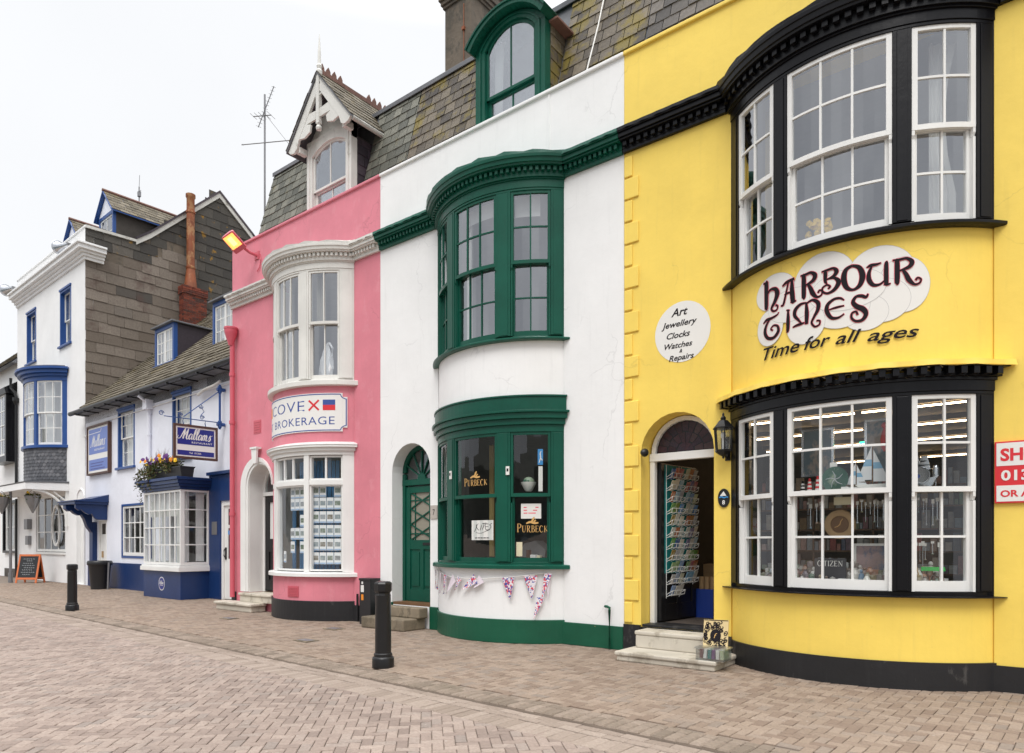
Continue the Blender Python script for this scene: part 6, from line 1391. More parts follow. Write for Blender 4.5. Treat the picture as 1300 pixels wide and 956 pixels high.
for i in range(60):
    a=rnd(0,2*PI); r=rnd(.075,.17); cx2,cz2=max(-.11,min(.11,.85*r*math.cos(a))),.18+r*.98*math.sin(a); ph=rnd(0,6)
    stroke(f,[(cx2+.022*math.cos(ph+k*1.3)*(1-k*.16),cz2+.022*math.sin(ph+k*1.3)*(1-k*.16),.009) for k in range(5)],lambda x,z,l:(x,-.0135-l,z),lift=i*.0001)
disc(f,0,.18,.058,.072,lambda x,z,l:(x,-.0185-l,z)); 
for q in ((-.13,.13,.003,.012),(-.13,.13,.348,.357)): f.box(q[0],q[1],-.0145,-.0125,q[2],q[3])
f.m=1; put_text(f,'f',-.018,.15,.035,.06,lambda x,z,l:(x,-.021-l,z),shear=.3); part(f,'scroll_pattern',[M['ink'],M['gold']],t,Rm)
# blue bin with rolled prints and a box inside the door
t=thing('blue_paper_bin','tall blue bin just inside the shop doorway','bin',(-3.78,1.35,.36)); f=MB()
for q in ((-3.93,-3.67,1.25,1.27),(-3.93,-3.67,1.48,1.5),(-3.93,-3.91,1.27,1.48),(-3.69,-3.67,1.27,1.48)): f.box(*q,.37,.76)
f.box(-3.93,-3.67,1.25,1.5,.36,.37); part(f,'bin_wall',M['bluebox'],t,W)
for i in range(3):
    f=MB(); x=-3.88+i*.08; f.tube([(x,1.35,.4),(x+.005,1.35,.93)],.036,10); solo(f,'rolled_print',M['cardboard'],['brown paper roll in the blue bin, left of three','brown paper roll in the blue bin, middle of three','brown paper roll in the blue bin, right of three'][i],'paper roll',(x,1.35,.4),group='rolled prints in the blue bin',F=W)
f=MB(); f.box(-3.98,-3.68,1.65,1.95,.362,1.10); solo(f,'cardboard_box',M['cardboard'],'tall cardboard box behind the blue bin in shop doorway','box',(-3.6,1.9,.36),F=W,bevel=.006)
f=MB(); n=24; r1=[(-3.78+.20*math.cos(2*PI*i/n),2.15+.32*math.sin(2*PI*i/n)) for i in range(n)]; r0=[(-3.78+.15*math.cos(2*PI*i/n),2.15+.26*math.sin(2*PI*i/n)) for i in range(n)]
for i in range(n): f.prism([r0[i],r0[(i+1)%n],r1[(i+1)%n],r1[i]],XZ,2.6,2.64)
f.m=1; f.prism(r0,XZ,2.625,2.63); solo(f,'oval_mirror',[M['woodbrown'],M['silver']],'oval wood framed mirror hanging deep inside the yellow shop doorway','mirror',(-3.78,2.62,2.15),F=W)
# ================================================================== GOODS IN THE YELLOW WINDOW
def shelfboard(u0,u1,z,e,depth,mat,label):
    f=MB(); arcbox(f,YB,u0,u1,e-depth,e,z-.02,z); p=YB.P((u0+u1)/2,e,z); solo(f,'display_shelf',mat,label,'shelf',p,F=W)
shelfboard(-1.25,1.25,1.93,-.17,.22,M['signwhite'],'pale display shelf across the bay at mid height of the yellow window')
shelfboard(-1.3,1.3,.95,-.17,.45,M['woodbrown'],'low brown display shelf across foot of the yellow window')
def lighthouse(u,z,label,h=.16,mats=('red','signwhite')):
    t=thing('toy_lighthouse',label,'ornament',YB.P(u,-.24,z),0,'toy lighthouses in the yellow window')
    n=6
    for i in range(n):
        f=MB(); r0=.030-.014*i/n; r1=.030-.014*(i+1)/n; f.lathe([(r0,h*.8*i/n),(r1,h*.8*(i+1)/n)],n=12); part(f,'band',M[mats[i%2]],t,smooth=True)
    f=MB(); f.lathe([(.022,h*.8),(.022,h*.82),(.012,h*.83),(.012,h*.93),(.018,h*.94),(.002,h)],n=12); part(f,'lantern_top',M[mats[0]],t)
lighthouse(-.37,1.93,'red and white toy lighthouse, middle one of the three'); lighthouse(-.27,1.93,'red and white toy lighthouse, the one beside the green plate',.18); lighthouse(-.46,1.93,'dark and white striped toy lighthouse at left of three',.14,('ink','signwhite'))
def modelboat(u,z,label,s,name='model_yacht'):
    t=thing(name,label,'model boat',YB.P(u,-.27,z),math.radians(8),'model yachts in the yellow window')
    f=MB(); f.prism([(-.17*s,.07*s),(.18*s,.075*s),(.13*s,.03*s),(-.12*s,.03*s)],XZ,-.025*s,.025*s); f.box(-.06*s,.06*s,-.03*s,.03*s,0,.03*s); part(f,'hull',M['signwhite'],t,bevel=.003)
    f=MB(); f.tube([(0,0,.07*s),(0,0,.50*s)],.004,6); f.tube([(0,0,.10*s),(-.15*s,0,.10*s)],.003,5); part(f,'mast',M['woodbrown'],t)
    f=MB(); b_=MB()
    def sail(x0,x1,zt,zb):
        for j in range(5):
            t0,t1=j/5,(j+1)/5; a=(x0+(x1-x0)*t0*1,zt+(zb-zt)*t0); q=lambda t_:(x0*1.0+(0)*t_,zt+(zb-zt)*t_); w0=(x1-x0)*t0;w1=(x1-x0)*t1
            (b_ if j in (2,) else f).add([(x0,-.004,zt+(zb-zt)*t0),(x0+w0,-.004+.012*t0,zt+(zb-zt)*t0),(x0+w1,-.004+.012*t1,zt+(zb-zt)*t1),(x0,-.004,zt+(zb-zt)*t1)],[(0,1,2,3)])
    sail(-.008*s,-.15*s,.48*s,.12*s); sail(.008*s,.16*s,.44*s,.10*s)
    part(f,'sail',M['sail'],t); part(b_,'sail_band',M['sailblue'],t)
modelboat(.335,1.93,'larger blue banded model yacht in the yellow window',.95); modelboat(.16,1.93,'smaller blue banded model yacht left of the larger one',.62)
t=thing('green_plate_clock','round green patterned plate clock on shelf in yellow window','plate',YB.P(-.07,-.26,1.93))
Pm=Matrix.Translation(YB.P(-.07,-.26,2.065))@Matrix.Rotation(PI/2,4,'X'); f=MB(); f.lathe([(.001,-.005),(.08,-.002),(.125,.012),(.13,.02),(.12,.016),(.08,.006),(.001,.004)],n=32); part(f,'plate',M['plate'],t,Pm,smooth=True)
f=MB()
for i in range(5): a=2*PI*i/5+.3; stroke(f,[(0,0,.006),(.04*math.cos(a),.04*math.sin(a),.008),(.09*math.cos(a+.3),.09*math.sin(a+.3),.004)],lambda x,z,l:(x,z,.022+l+i*.0003))
part(f,'pattern',M['chalk'],t,Pm)
f=MB(); p=YB.P(-.09,-.26,2.20); f.box(p[0]-.035,p[0]+.035,p[1]-.003,p[1],2.19,2.24); solo(f,'price_card',M['paper'],'white price card resting on top of the green plate clock','card',p,F=W)
f=MB(); p=YB.P(.045,-.22,1.96); f.box(p[0]-.035,p[0]+.035,p[1]-.003,p[1],1.932,1.98); solo(f,'price_card',M['paper'],'small cream card on shelf between plate clock and model yacht','card',p,F=W)
# silver ship clock
t=thing('ship_shaped_clock','silver clock shaped like a sailing ship in right hand light','clock',YB.P(.87,-.28,1.93)); Sm=Matrix.Translation(YB.P(.85,-.28,1.93))@Matrix.Scale(1.0,4)
f=MB(); f.prism([(-.14,.09),(-.10,.05),(.10,.04),(.13,.10),(.16,.14),(.09,.12),(-.09,.11),(-.19,.15)],XZ,-.02,.02); f.prism([(-.12,0),(.12,0),(.09,.04),(-.09,.04)],XZ,-.035,.035); part(f,'hull',M['silver'],t,Sm,bevel=.004)
f=MB()
for z,w_ in ((.22,.10),(.26,.085),(.30,.065)):
    for x in (-.05,.03): f.prism([(x-w_*.55,z-.03),(x+w_*.55,z-.02),(x+w_*.45,z+.03),(x-w_*.45,z+.03)],XZ,-.012,.012)
part(f,'sails',M['silver'],t,Sm,bevel=.003)
f=MB(); Dm=Sm@Matrix.Translation((0,-.03,.145))@Matrix.Rotation(PI/2,4,'X'); f.lathe([(.078,-.01),(.085,.005),(.078,.014),(.066,.010)],n=28); part(f,'bezel',M['silver'],t,Dm,smooth=True)
f=MB(); f.lathe([(.066,.0),(.066,.009),(.0,.0091)],n=28); f.m=1; f.lathe([(.02,.0),(.02,.011),(.0,.0112)],(-.02,-.01,0),n=16); part(f,'dial',[M['signwhite'],M['redblue']],t,Dm)
f=MB(); p=YB.P(1.03,-.30,1.93); f.lathe([(.02,0),(.006,.01),(.006,.12),(.03,.14),(.03,.22),(.02,.24)],p,12); solo(f,'glass_ornament',M['silver'],'tall thin glass ornament on shelf right of the ship clock','ornament',p,F=W,smooth=True)
# hanging pictures
def picture(x0,x1,y,z0,z1,art,label,fr='woodbrown',name='framed_picture'):
    t=thing(name,label,'picture',((x0+x1)/2,y,z0)); f=MB(); b=.025
    for q in ((x0,x1,z0,z0+b),(x0,x1,z1-b,z1),(x0,x0+b,z0+b,z1-b),(x1-b,x1,z0+b,z1-b)): f.box(q[0],q[1],y,y+.02,q[2],q[3])
    part(f,'frame',M[fr],t,W); f=MB(); f.box(x0+b,x1-b,y+.006,y+.012,z0+b,z1-b); part(f,'print',M[art],t,W)
picture(-2.20,-1.86,.15,2.15,2.68,'petrolart','framed blue sea picture hanging at left in middle light','silver')
picture(-1.55,-1.25,.12,2.10,2.72,'petrolart','framed bird picture hanging above the model yachts','silver')
picture(-1.62,-1.20,-.05,1.08,1.40,'harbourart','harbour view print standing low behind the window goods','paper')
f=MB(); f.lathe([(.012,0),(.035,.04),(.045,.12),(.03,.2),(.015,.24)],(-1.33,-.02,2.35),12); f.sphere((-1.33,-.02,2.62),.035,8); solo(f,'parrot_ornament',M['red'],'red and dark hanging bird ornament above the yachts','ornament',(-1.33,-.02,2.5),F=W,smooth=True)
f=MB(); f.tube([(-1.75,.9,2.58),(-1.2,.9,2.60)],.016,8); solo(f,'green_neon_strip',M['greentube'],'glowing green strip light inside the yellow shop','strip light',(-1.5,.9,2.58),F=W)
# round wooden porthole clock
t=thing('life_ring_clock','pale wooden ring clock hanging in lower middle light','clock',YB.P(-.04,-.42,1.6)); Cm=Matrix.Translation(YB.P(-.06,-.40,1.60))@Matrix.Rotation(PI/2,4,'X')
f=MB(); f.lathe([(.085,0),(.09,.02),(.12,.028),(.15,.02),(.155,0)],n=32); part(f,'ring',M['cardboard'],t,Cm,smooth=True); f=MB(); f.lathe([(.085,0),(.085,.01),(0,.011)],n=28); part(f,'dial',M['woodbrown'],t,Cm)
f=MB(); stroke(f,[(0,-.01,.008),(.01,.03,.008),(.03,.06,.006)],lambda x,z,l:(x,z,.013)); stroke(f,[(0,0,.008),(-.02,-.02,.008),(-.05,-.03,.006)],lambda x,z,l:(x,z,.0132)); part(f,'hands',M['gold'],t,Cm)
# watch maker's dark sign
t=thing('dark_brand_sign','dark grey sign with serif capitals standing low in yellow window','sign',YB.P(-.12,-.24,1.0)); f=MB(); arcbox(f,YB,-.31,.055,-.26,-.245,1.03,1.245); part(f,'board',plain('charcoal_board',(.05,.048,.055),.4),t,W)
SER={'C':([[(.62,.78,.04),(.45,.98,.07),(.2,.92,.10),(.05,.5,.15),(.2,.08,.10),(.45,.0,.06),(.66,.2,.03)]],.72),'I':([[(.14,1,.12),(.14,.5,.12),(.14,0,.12)],[(.02,.99,.04),(.14,.98,.04),(.26,.99,.04)],[(.02,.01,.04),(.14,.02,.04),(.26,.01,.04)]],.3),
'T':([[(.3,1,.12),(.3,.5,.12),(.3,0,.12)],[(.0,.95,.08),(.3,.98,.05),(.6,.95,.08)],[(.18,.01,.04),(.3,.02,.04),(.42,.01,.04)]],.62),'Z':([[(.02,.86,.05),(.04,.98,.06),(.3,.98,.05),(.6,.98,.04)],[(.6,.98,.10),(.3,.5,.12),(.02,.02,.10)],[(.02,.02,.05),(.3,.02,.05),(.6,.04,.06),(.64,.2,.04)]],.66),
'E':([[(.12,1,.12),(.12,.5,.12),(.12,0,.12)],[(.0,.98,.04),(.3,.98,.05),(.52,.96,.06),(.54,.84,.03)],[(.14,.52,.05),(.3,.52,.05),(.44,.52,.05)],[(.0,.02,.04),(.3,.02,.05),(.54,.04,.06),(.6,.18,.03)]],.64),
'N':([[(.12,.98,.05),(.12,.5,.05),(.12,.02,.05)],[(.08,1,.10),(.4,.5,.13),(.68,.02,.10)],[(.68,.98,.05),(.68,.5,.05),(.68,.02,.05)],[(.02,.01,.04),(.12,.02,.04),(.24,.01,.04)],[(.56,.99,.04),(.68,.98,.04),(.78,.99,.04)]],.84),
'P':([[(.14,1,.12),(.14,.5,.12),(.14,0,.12)],[(.0,.98,.04),(.3,1.0,.05),(.54,.88,.10),(.56,.66,.11),(.36,.50,.06),(.16,.50,.04)],[(.02,.01,.04),(.14,.02,.04),(.28,.01,.04)]],.64),
'U':([[(.12,1,.12),(.12,.5,.12),(.18,.1,.10),(.36,.0,.06),(.54,.12,.05),(.60,.5,.05),(.60,1,.05)],[(.0,.99,.04),(.12,.98,.04),(.26,.99,.04)],[(.5,.99,.04),(.60,.98,.04),(.72,.99,.04)]],.76),
'R':([[(.14,1,.12),(.14,.5,.12),(.14,0,.12)],[(.0,.98,.04),(.3,1.0,.05),(.52,.88,.10),(.50,.66,.11),(.34,.52,.06),(.16,.52,.04)],[(.32,.5,.10),(.46,.24,.12),(.62,.0,.10),(.74,-.04,.04)],[(.02,.01,.04),(.14,.02,.04),(.28,.01,.04)]],.74),
'B':([[(.14,1,.12),(.14,.5,.12),(.14,0,.12)],[(.0,.98,.04),(.3,1.0,.05),(.48,.9,.10),(.48,.68,.10),(.3,.54,.05)],[(.14,.54,.04),(.38,.54,.05),(.56,.40,.10),(.54,.14,.11),(.34,.0,.05),(.0,.02,.04)]],.64),
'K':([[(.14,1,.12),(.14,.5,.12),(.14,0,.12)],[(.62,.98,.05),(.4,.7,.05),(.18,.46,.05)],[(.3,.56,.10),(.46,.28,.12),(.66,.02,.10)],[(.02,.01,.04),(.14,.02,.04),(.28,.01,.04)]],.72)}
def serif(mb,word,x0,z0,w,h,fn,lift=0,big=False):
    tot=sum(SER[c][1]+.10 for c in word)-.10+(.25 if big else 0); k=w/(tot*h); x=x0
    for i,c in enumerate(word):
        st,adv=SER[c]; s_=h*(1.3 if big and i==0 else 1)
        for q in st: stroke(mb,[(x+a*s_*k,z0+b*s_,t_*s_) for a,b,t_ in q],fn,0,lift)
        x+=(adv+.10)*s_*k
f=MB(); serif(f,'CITIZEN',-.275,1.165,.295,.055,bayfn(YB,-.2435)); part(f,'lettering',M['signwhite'],t,W)
# crowded small ornaments along the low shelf: individual copies
protos=[]
def proto(kind):
    f=MB()
    if kind==0: f.lathe([(.018,0),(.028,.02),(.03,.05),(.012,.075),(.016,.085)],n=12); nm='small_jug'
    elif kind==1: f.lathe([(.02,0),(.006,.01),(.006,.04),(.024,.06),(.024,.09),(.0,.10)],n=12); nm='small_figurine'
    elif kind==2: f.box(-.03,.03,-.012,.012,0,.06); f.box(-.02,.02,-.016,-.012,.012,.05); nm='trinket_box'
    else: f.lathe([(.024,0),(.026,.01),(.03,.03),(.02,.06),(.0,.065)],n=10); f.sphere((0,0,.075),.014,6); nm='snow_globe'
    return solo(f,nm,M['goodrand'],'x','ornament',group='small ornaments on the low display shelf',smooth=(kind!=2))
# low shelf ornaments: one label per kind
PR=[proto(k) for k in range(4)]; names=['small glazed jug among the ornaments on the low shelf','small standing figurine among the ornaments on the low shelf','small boxed trinket among the ornaments on the low shelf','small domed globe among the ornaments on the low shelf']
gr=['small jugs on the low shelf','small figurines on the low shelf','boxed trinkets on the low shelf','domed globes on the low shelf']
used=[0]*4
for r,e_ in ((1,-.29),(2,-.39)):
    f=MB(); arcbox(f,YB,-1.22,1.22,e_-.05,e_+.045,.952,.95+.05*r); solo(f,'display_riser',M['signwhite'],'white stepped riser under ornaments in yellow window, '+('front row' if r==1 else 'back row'),'display riser',YB.P(0,e_,.95),F=W)
for r,e_ in ((0,-.20),(1,-.29),(2,-.39)):
    u=-1.1
    while u<1.12:
        k=random.randrange(4)
        if not(r==0 and -.02<u<.17):
            o=PR[k] if not used[k] else PR[k].copy()
            if used[k]: COL.objects.link(o)
            used[k]=1; o['label']=names[k]; o['group']=gr[k]; o.location=YB.P(u,e_,.95+.05*r+(.004 if r else 0)); s_=rnd(.9,1.3)*(1+.15*r); o.scale=(s_,s_,s_*rnd(.9,1.3)); o.rotation_euler=(0,0,rnd(-.6,.6))
        u+=rnd(.050,.070)
f=MB(); p=YB.P(.075,-.2,.95); f.box(p[0]-.085,p[0]+.085,p[1]-.03,p[1]+.05,.951,1.04); solo(f,'white_display_box',M['signwhite'],'plain white display box on the low shelf by dark sign','box',p,F=W,bevel=.004)
f=MB(); p=YB.P(.98,-.26,1.25); f.box(p[0]-.10,p[0]+.10,p[1]-.04,p[1]+.04,1.13,1.15); f.box(p[0]-.10,p[0]+.10,p[1]-.045,p[1]-.04,1.13,1.17); solo(f,'green_tray',plain('bright_green_plastic',(.05,.5,.10),.4),'bright green tray of rings in the right hand light','tray',p,F=W)
t=thing('wooden_easel','pale wooden mini easel at foot of the right hand light','easel',YB.P(.76,-.22,.95)); p=YB.P(.76,-.22,.95); f=MB(); f.tube([(p[0]-.07,p[1],p[2]),(p[0]+.01,p[1],p[2]+.24)],.007,6); f.tube([(p[0]+.07,p[1],p[2]),(p[0]+.01,p[1],p[2]+.24)],.007,6); f.tube([(p[0]-.05,p[1]-.01,p[2]+.06),(p[0]+.05,p[1]-.01,p[2]+.06)],.007,6); part(f,'leg',M['cardboard'],t,W)
f=MB(); p=YB.P(.98,-.30,1.15)
for i in range(10): f.box(p[0]-.10+i*.02,p[0]-.085+i*.02,p[1]-.02,p[1],1.18+.03*(i%3),1.21+.03*(i%3))
# hanging pendants with tags, shared mesh copies
f=MB(); f.box(-.012,.012,-.003,.003,-.045,0); f.m=1; f.box(-.003,.003,-.004,.004,-.26,-.045); f.m=2; f.sphere((0,0,-.26),.012,5)
hang=solo(f,'hanging_pendant',[M['paper'],M['silver'],M['goodrand']],'tagged pendant in the hanging row behind lower middle light','pendant',group='pendants hanging behind the lower middle light')
first=True
for u0,u1,z in ((-.46,-.22,1.84),(.12,.46,1.84),(.68,1.12,1.86),(.70,1.10,1.42)):
    u=u0
    while u<u1:
        o=hang if first else hang.copy()
        if not first: COL.objects.link(o)
        first=False; o.location=YB.P(u,-.33+rnd(-.04,.03),z+rnd(-.02,.01)); o.scale=(rnd(.7,1.3),1,rnd(.45,1.15)); 
        if u0>.6: o['label']='tagged pendant in the hanging rows behind lower right light'; o['group']='pendants hanging behind the lower right light'
        else: o['label']='tagged pendant in the hanging row behind lower middle light'; o['group']='pendants hanging behind the lower middle light'
        u+=rnd(.035,.062)
f=MB(); arcbox(f,YB,-.10,.10,-.30,-.296,1.80,1.88); solo(f,'cream_notice',M['cream'],'cream notice card above the wooden ring clock in window','notice',YB.P(0,-.3,1.8),F=W)
# glass pendants high in the left light
f=MB(); f.tube([(0,0,.42),(0,0,.1)],.002,4); f.lathe([(.0,.10),(.02,.04),(.032,.0),(.0,-.01)],n=6)
gp=solo(f,'glass_pendant',M['teal'],'teal glass drop hanging in the left light, lower one','pendant',YB.P(-1.0,-.3,2.02),group='glass drops in the left light')
for u,z,lb in ((-.88,2.38,'teal glass drop hanging highest in the left light'),(-.80,2.0,'teal glass drop beside the mullion in the left light')): o=gp.copy(); COL.objects.link(o); o.location=YB.P(u,-.32,z); o['label']=lb
# shelving units in the depth of the shop
t=thing('shop_shelving','dark shelving crowded with goods inside the yellow shop','shelving',(-1.9,.9,.36)); f=MB(); f.box(-2.9,-.3,1.06,1.08,.38,2.05)
for z in (.40,.80,1.05,1.30,1.55,1.80,2.03): f.box(-2.9,-.3,.8,1.06,z,z+.02)
for x in (-2.9,-2.25,-1.6,-.95,-.32): f.box(x,x+.02,.8,1.06,.38,2.05)
part(f,'rack',M['woodbrown'],t,W)
f=MB(); 
for z in (.82,1.07,1.32,1.57,1.82,2.05):
    x=-2.86
    while x<-.38: w=rnd(.025,.08); h=rnd(.06,.21); f.box(x,x+w,.81+rnd(0,.03),.88,z,z+h); x+=w+.010
part(f,'stacked_goods',island('shop_goods',[(0,(.10,.10,.12)),(.3,(.60,.56,.50)),(.45,(.45,.10,.07)),(.6,(.12,.24,.36)),(.75,(.75,.72,.66)),(.9,(.35,.22,.10)),(1,(.20,.35,.22))],.5),t,W)
# ================================================================== GREEN SHOP WINDOW
def onpane(name,label,cat,u0,u1,z0,z1,mat,e=-.04): 
    t=thing(name,label,cat,GB.P((u0+u1)/2,e,z0)); f=MB(); arcbox(f,GB,u0,u1,e,e+.003,z0,z1,3); part(f,'sheet',mat,t,W); return t
GE=-.026
def golden(u0,z0,w,h,label,e):
    t=thing('gold_window_name',label,'window lettering',GB.P(u0+w/2,e,z0)); f=MB(); fg=bayfn(GB,e); serif(f,'PURBECK',u0,z0,w,h,fg,big=True)
    c=u0+w*.5; zz=z0+h*1.35; stroke(f,[(c-.09,zz,.02),(c-.03,zz+.02,.03),(c+.03,zz+.005,.03),(c+.09,zz+.01,.02)],fg); stroke(f,[(c-.01,zz+.02,.02),(c+.01,zz+.06,.03),(c+.03,zz+.09,.015)],fg,lift=.0004); stroke(f,[(c+.02,zz+.02,.02),(c+.05,zz+.05,.02)],fg,lift=.0006)
    part(f,'lettering',M['gold'],t,W)
golden(-.19,2.235,.44,.085,'gold serif lettering with bird emblem high in middle light',GE); golden(.70,1.56,.46,.09,'gold serif lettering with bird emblem low in right light',-.075)
t=onpane('kites_poster','white sketchy kites poster in lower middle light of green window','poster',-.09,.32,1.45,1.735,M['paper'],-.085)
f=MB(); fk=bayfn(GB,-.0805); S_=lambda *p: stroke(f,list(p),fk)
S_((-.03,1.57,.008),(0,1.62,.01),(.01,1.68,.008)); S_((.05,1.69,.006),(.01,1.64,.01),(.06,1.59,.008)); S_((.08,1.59,.008),(.10,1.63,.01),(.11,1.67,.006)); S_((.12,1.60,.008),(.15,1.65,.01),(.155,1.69,.008)); S_((.12,1.685,.006),(.16,1.69,.008),(.20,1.695,.006)); S_((.24,1.68,.006),(.18,1.675,.009),(.19,1.60,.008),(.24,1.60,.006)); S_((.18,1.64,.006),(.22,1.645,.006),(.235,1.645,.006)); S_((.30,1.69,.006),(.26,1.67,.008),(.28,1.64,.008),(.25,1.60,.008)); S_((.0,1.56,.006),(.10,1.55,.005),(.26,1.60,.006))
for i in range(5): arcbox(f,GB,-.02+i*.055,.025+i*.055,-.0815,-.080,1.475,1.487,1)
part(f,'lettering',M['ink'],t,W)
t=onpane('blue_window_sticker','blue square sticker with white figure in upper right light','sticker',1.01,1.085,2.50,2.72,M['skyblue'],-.045); f=MB(); stroke(f,[(1.03,2.53,.01),(1.05,2.60,.014),(1.045,2.66,.014),(1.06,2.69,.01)],bayfn(GB,-.0405)); stroke(f,[(1.05,2.6,.012),(1.075,2.56,.01)],bayfn(GB,-.040)); part(f,'figure',M['signwhite'],t,W)
onpane('paper_strip','tall narrow white strip below the blue sticker in window','notice',1.02,1.08,2.13,2.48,M['paper'],-.045)
t=onpane('white_notice','white typed notice above gold lettering in lower right light','notice',.76,1.06,1.75,1.96,M['paper'],-.085); f=MB()
for i,z in enumerate((1.90,1.86,1.82)): arcbox(f,GB,.80,1.02-.02*i,-.0815,-.080,z,z+.014,1)
part(f,'typed_lines',M['redline'],t,W)
onpane('cream_price_list','narrow cream list at foot of lower right light','notice',.69,.78,1.22,1.42,M['cream'],-.085)
t=thing('ice_cream_dish','green and white bowl on shelf in upper right light','bowl',GB.P(.86,-.2,2.14)); p=GB.P(.86,-.2,2.14); f=MB(); f.lathe([(.04,0),(.06,.02),(.10,.10),(.11,.13),(.0,.12)],p,16); part(f,'bowl',M['signwhite'],t,W,smooth=True)
f=MB(); f.sphere((p[0],p[1],p[2]+.14),.085,8,(1,1,.8)); part(f,'filling',M['plate'],t,W,smooth=True)
for i,(u,w_,h_,m_,lb) in enumerate(((.86,.05,.12,'brownframe','small brown jar beside the cream list in green window'),(.93,.12,.05,'paper','low white packet right of brown jar in green window'),(1.03,.06,.04,'cream','small cream packet in corner of green window'))):
    f=MB(); p=GB.P(u,-.22,1.19); f.box(p[0]-w_/2,p[0]+w_/2,p[1]-.03,p[1]+.03,1.19,1.19+h_); solo(f,'small_packet',M[m_],lb,'packet',p,F=W,bevel=.003)
f=MB(); p=GB.P(.9,-.4,1.3); f.prism([(p[0]-.25,1.20),(p[0]+.22,1.20),(p[0]+.24,1.30),(p[0]+.05,1.44),(p[0]-.15,1.40)],XZ,p[1],p[1]+.2); solo(f,'folded_newspapers',M['greymetal'],'heap of dark folded papers behind lower right light','papers',p,F=W)
f=MB(); arcbox(f,GB,-1.05,1.05,-.45,-.15,1.13,1.17); solo(f,'window_shelf',M['woodbrown'],'plain brown shelf inside the green shop window','shelf',GB.P(0,-.3,1.15),F=W)
# ================================================================== PINK OFFICE WINDOW: property cards
f=MB(); w_,h_=.126,.215
f.box(-w_/2,w_/2,-.001,.001,-h_/2,h_/2); f.m=1; f.box(-w_/2+.014,w_/2-.014,-.0025,-.0012,-.035,h_/2-.060); f.m=2; f.box(-w_/2+.005,w_/2-.005,-.0025,-.0012,-h_/2+.004,-h_/2+.030)
pc=solo(f,'property_card',[M['paper2'],M['photo'],M['cardblue']],'property details card in the right light grid of office window','card',group='property cards in the right light')
first=True
def putcard(u,z,lb,g):
    global first
    o=pc if first else pc.copy()
    if not first: COL.objects.link(o)
    first=False; o.location=PB.P(u,-.145,z); o.rotation_euler=(0,0,u/PB.R); o['label']=lb; o['group']=g
rows=[2.36,2.13,1.88,1.63,1.38,1.13]
for r,z in enumerate(rows):
    for c_ in range(4):
        if (r,c_) in ((0,2),): continue
        putcard(.625+c_*.152,z,'property details card in the right light grid of office window','property cards in the right light')
for z,cols in ((2.34,(0,1,2)),(2.12,(0,1,2)),(1.82,(2,)),(1.58,(0,1,2)),(1.33,(0,2))):
    for c_ in cols: putcard(.0+c_*.150,z,'property details card in the middle light of office window','property cards in the middle light')
putcard(-.33,1.15,'single pale card at the left foot of middle office light','property cards in the middle light'); 
bpy.data.objects['property_card'] 
[o for o in bpy.data.objects if o.name.startswith('property_card')][-1]['group']='lone property card'
# carrier bag in the upper window
f=MB(); p=PB.P(.80,-.22,4.45)
vs=[];n=12;prof_=[(.02,.0),(.16,.03),(.20,.15),(.15,.34),(.10,.48),(.05,.58),(.06,.64)]
for j,(r,z) in enumerate(prof_):
    for i in range(n): a=2*PI*i/n; k=1+.18*math.sin(i*2.7+j*1.7); vs.append((p[0]+r*k*math.cos(a)+.05*(j/6),p[1]+r*.45*k*math.sin(a),4.42+z+.015*math.sin(i*1.9)))
f.add(vs,[(j*n+i,j*n+(i+1)%n,(j+1)*n+(i+1)%n,(j+1)*n+i) for j in range(len(prof_)-1) for i in range(n)])
f.tube([(p[0]+.03,p[1],5.0),(p[0]+.12,p[1],5.05),(p[0]+.20,p[1],4.95),(p[0]+.19,p[1],4.80)],.02,6)
solo(f,'carrier_bag',M['plasticbag'],'white plastic carrier bag hanging in upper pink house window','bag',p,F=W,smooth=True)
f=MB(); p=YB.P(-.30,-.32,4.52)
solo(MB().add([(p[0]-.06,p[1]-.04,4.51),(p[0]+.06,p[1]-.04,4.51),(p[0]+.06,p[1]+.04,4.51),(p[0]-.06,p[1]+.04,4.51),(p[0]-.07,p[1]-.05,4.62),(p[0]+.07,p[1]-.05,4.62),(p[0]+.07,p[1]+.05,4.62),(p[0]-.07,p[1]+.05,4.62)],[(0,1,2,3),(4,7,6,5),(0,4,5,1),(1,5,6,2),(2,6,7,3),(3,7,4,0)]),'flower_pot',M['terracotta'],'small terracotta pot inside the upper yellow house window','pot',p,F=W)
f=MB(); flowers(f,(p[0],p[1],4.70),(.12,.05,.14),34,.035); solo(f,'daffodil_bunch',M['petyellow'],'bunch of yellow flowers inside the upper black framed window','flowers',(p[0],p[1],4.63),F=W)

# ================================================================== GROUND
def vis(x,y,m=60):
    dx,dy=x-0,y+7.94; F_=(-.618,.786); Z=dx*F_[0]+dy*F_[1]
    if Z<3.6 or Z>30: return False
    u=650+867*(dx*.786+dy*.618)/Z; v=690+867*1.4/Z
    return -m-60<u<1300+m+60 and v<1020
K0,K1=Vector((-20.07,-2.57)),Vector((-5.2,-3.26)); kd=(K1-K0).normalized(); kn=Vector((-kd.y,kd.x))   # kn points to the houses
def kside(x,y): return (Vector((x,y))-K0).dot(kn)
ANGK=math.atan2(kd.y,kd.x)
f=MB(); f.box(-300,200,-14,-3.9,-.30,-.058); f.box(-300,200,-3.9,300,-.30,-.056); gr=solo(f,'ground',M['joint'],None,None,kind='structure')
q=lambda x,n_: tuple(K0+kd*x+kn*n_)
def strip(name,n0,n1,z,mat,x0=-60,x1=40):
    a,b,c,d=q(x0,n0),q(x1,n0),q(x1,n1),q(x0,n1); f=MB(); f.prism([a,b,c,d],XY,-.05,z); return solo(f,name,mat,None,None,kind='structure')
strip('pavement',0,9,-.014,M['joint']); strip('road',-6.8,0,-.044,M['joint'])
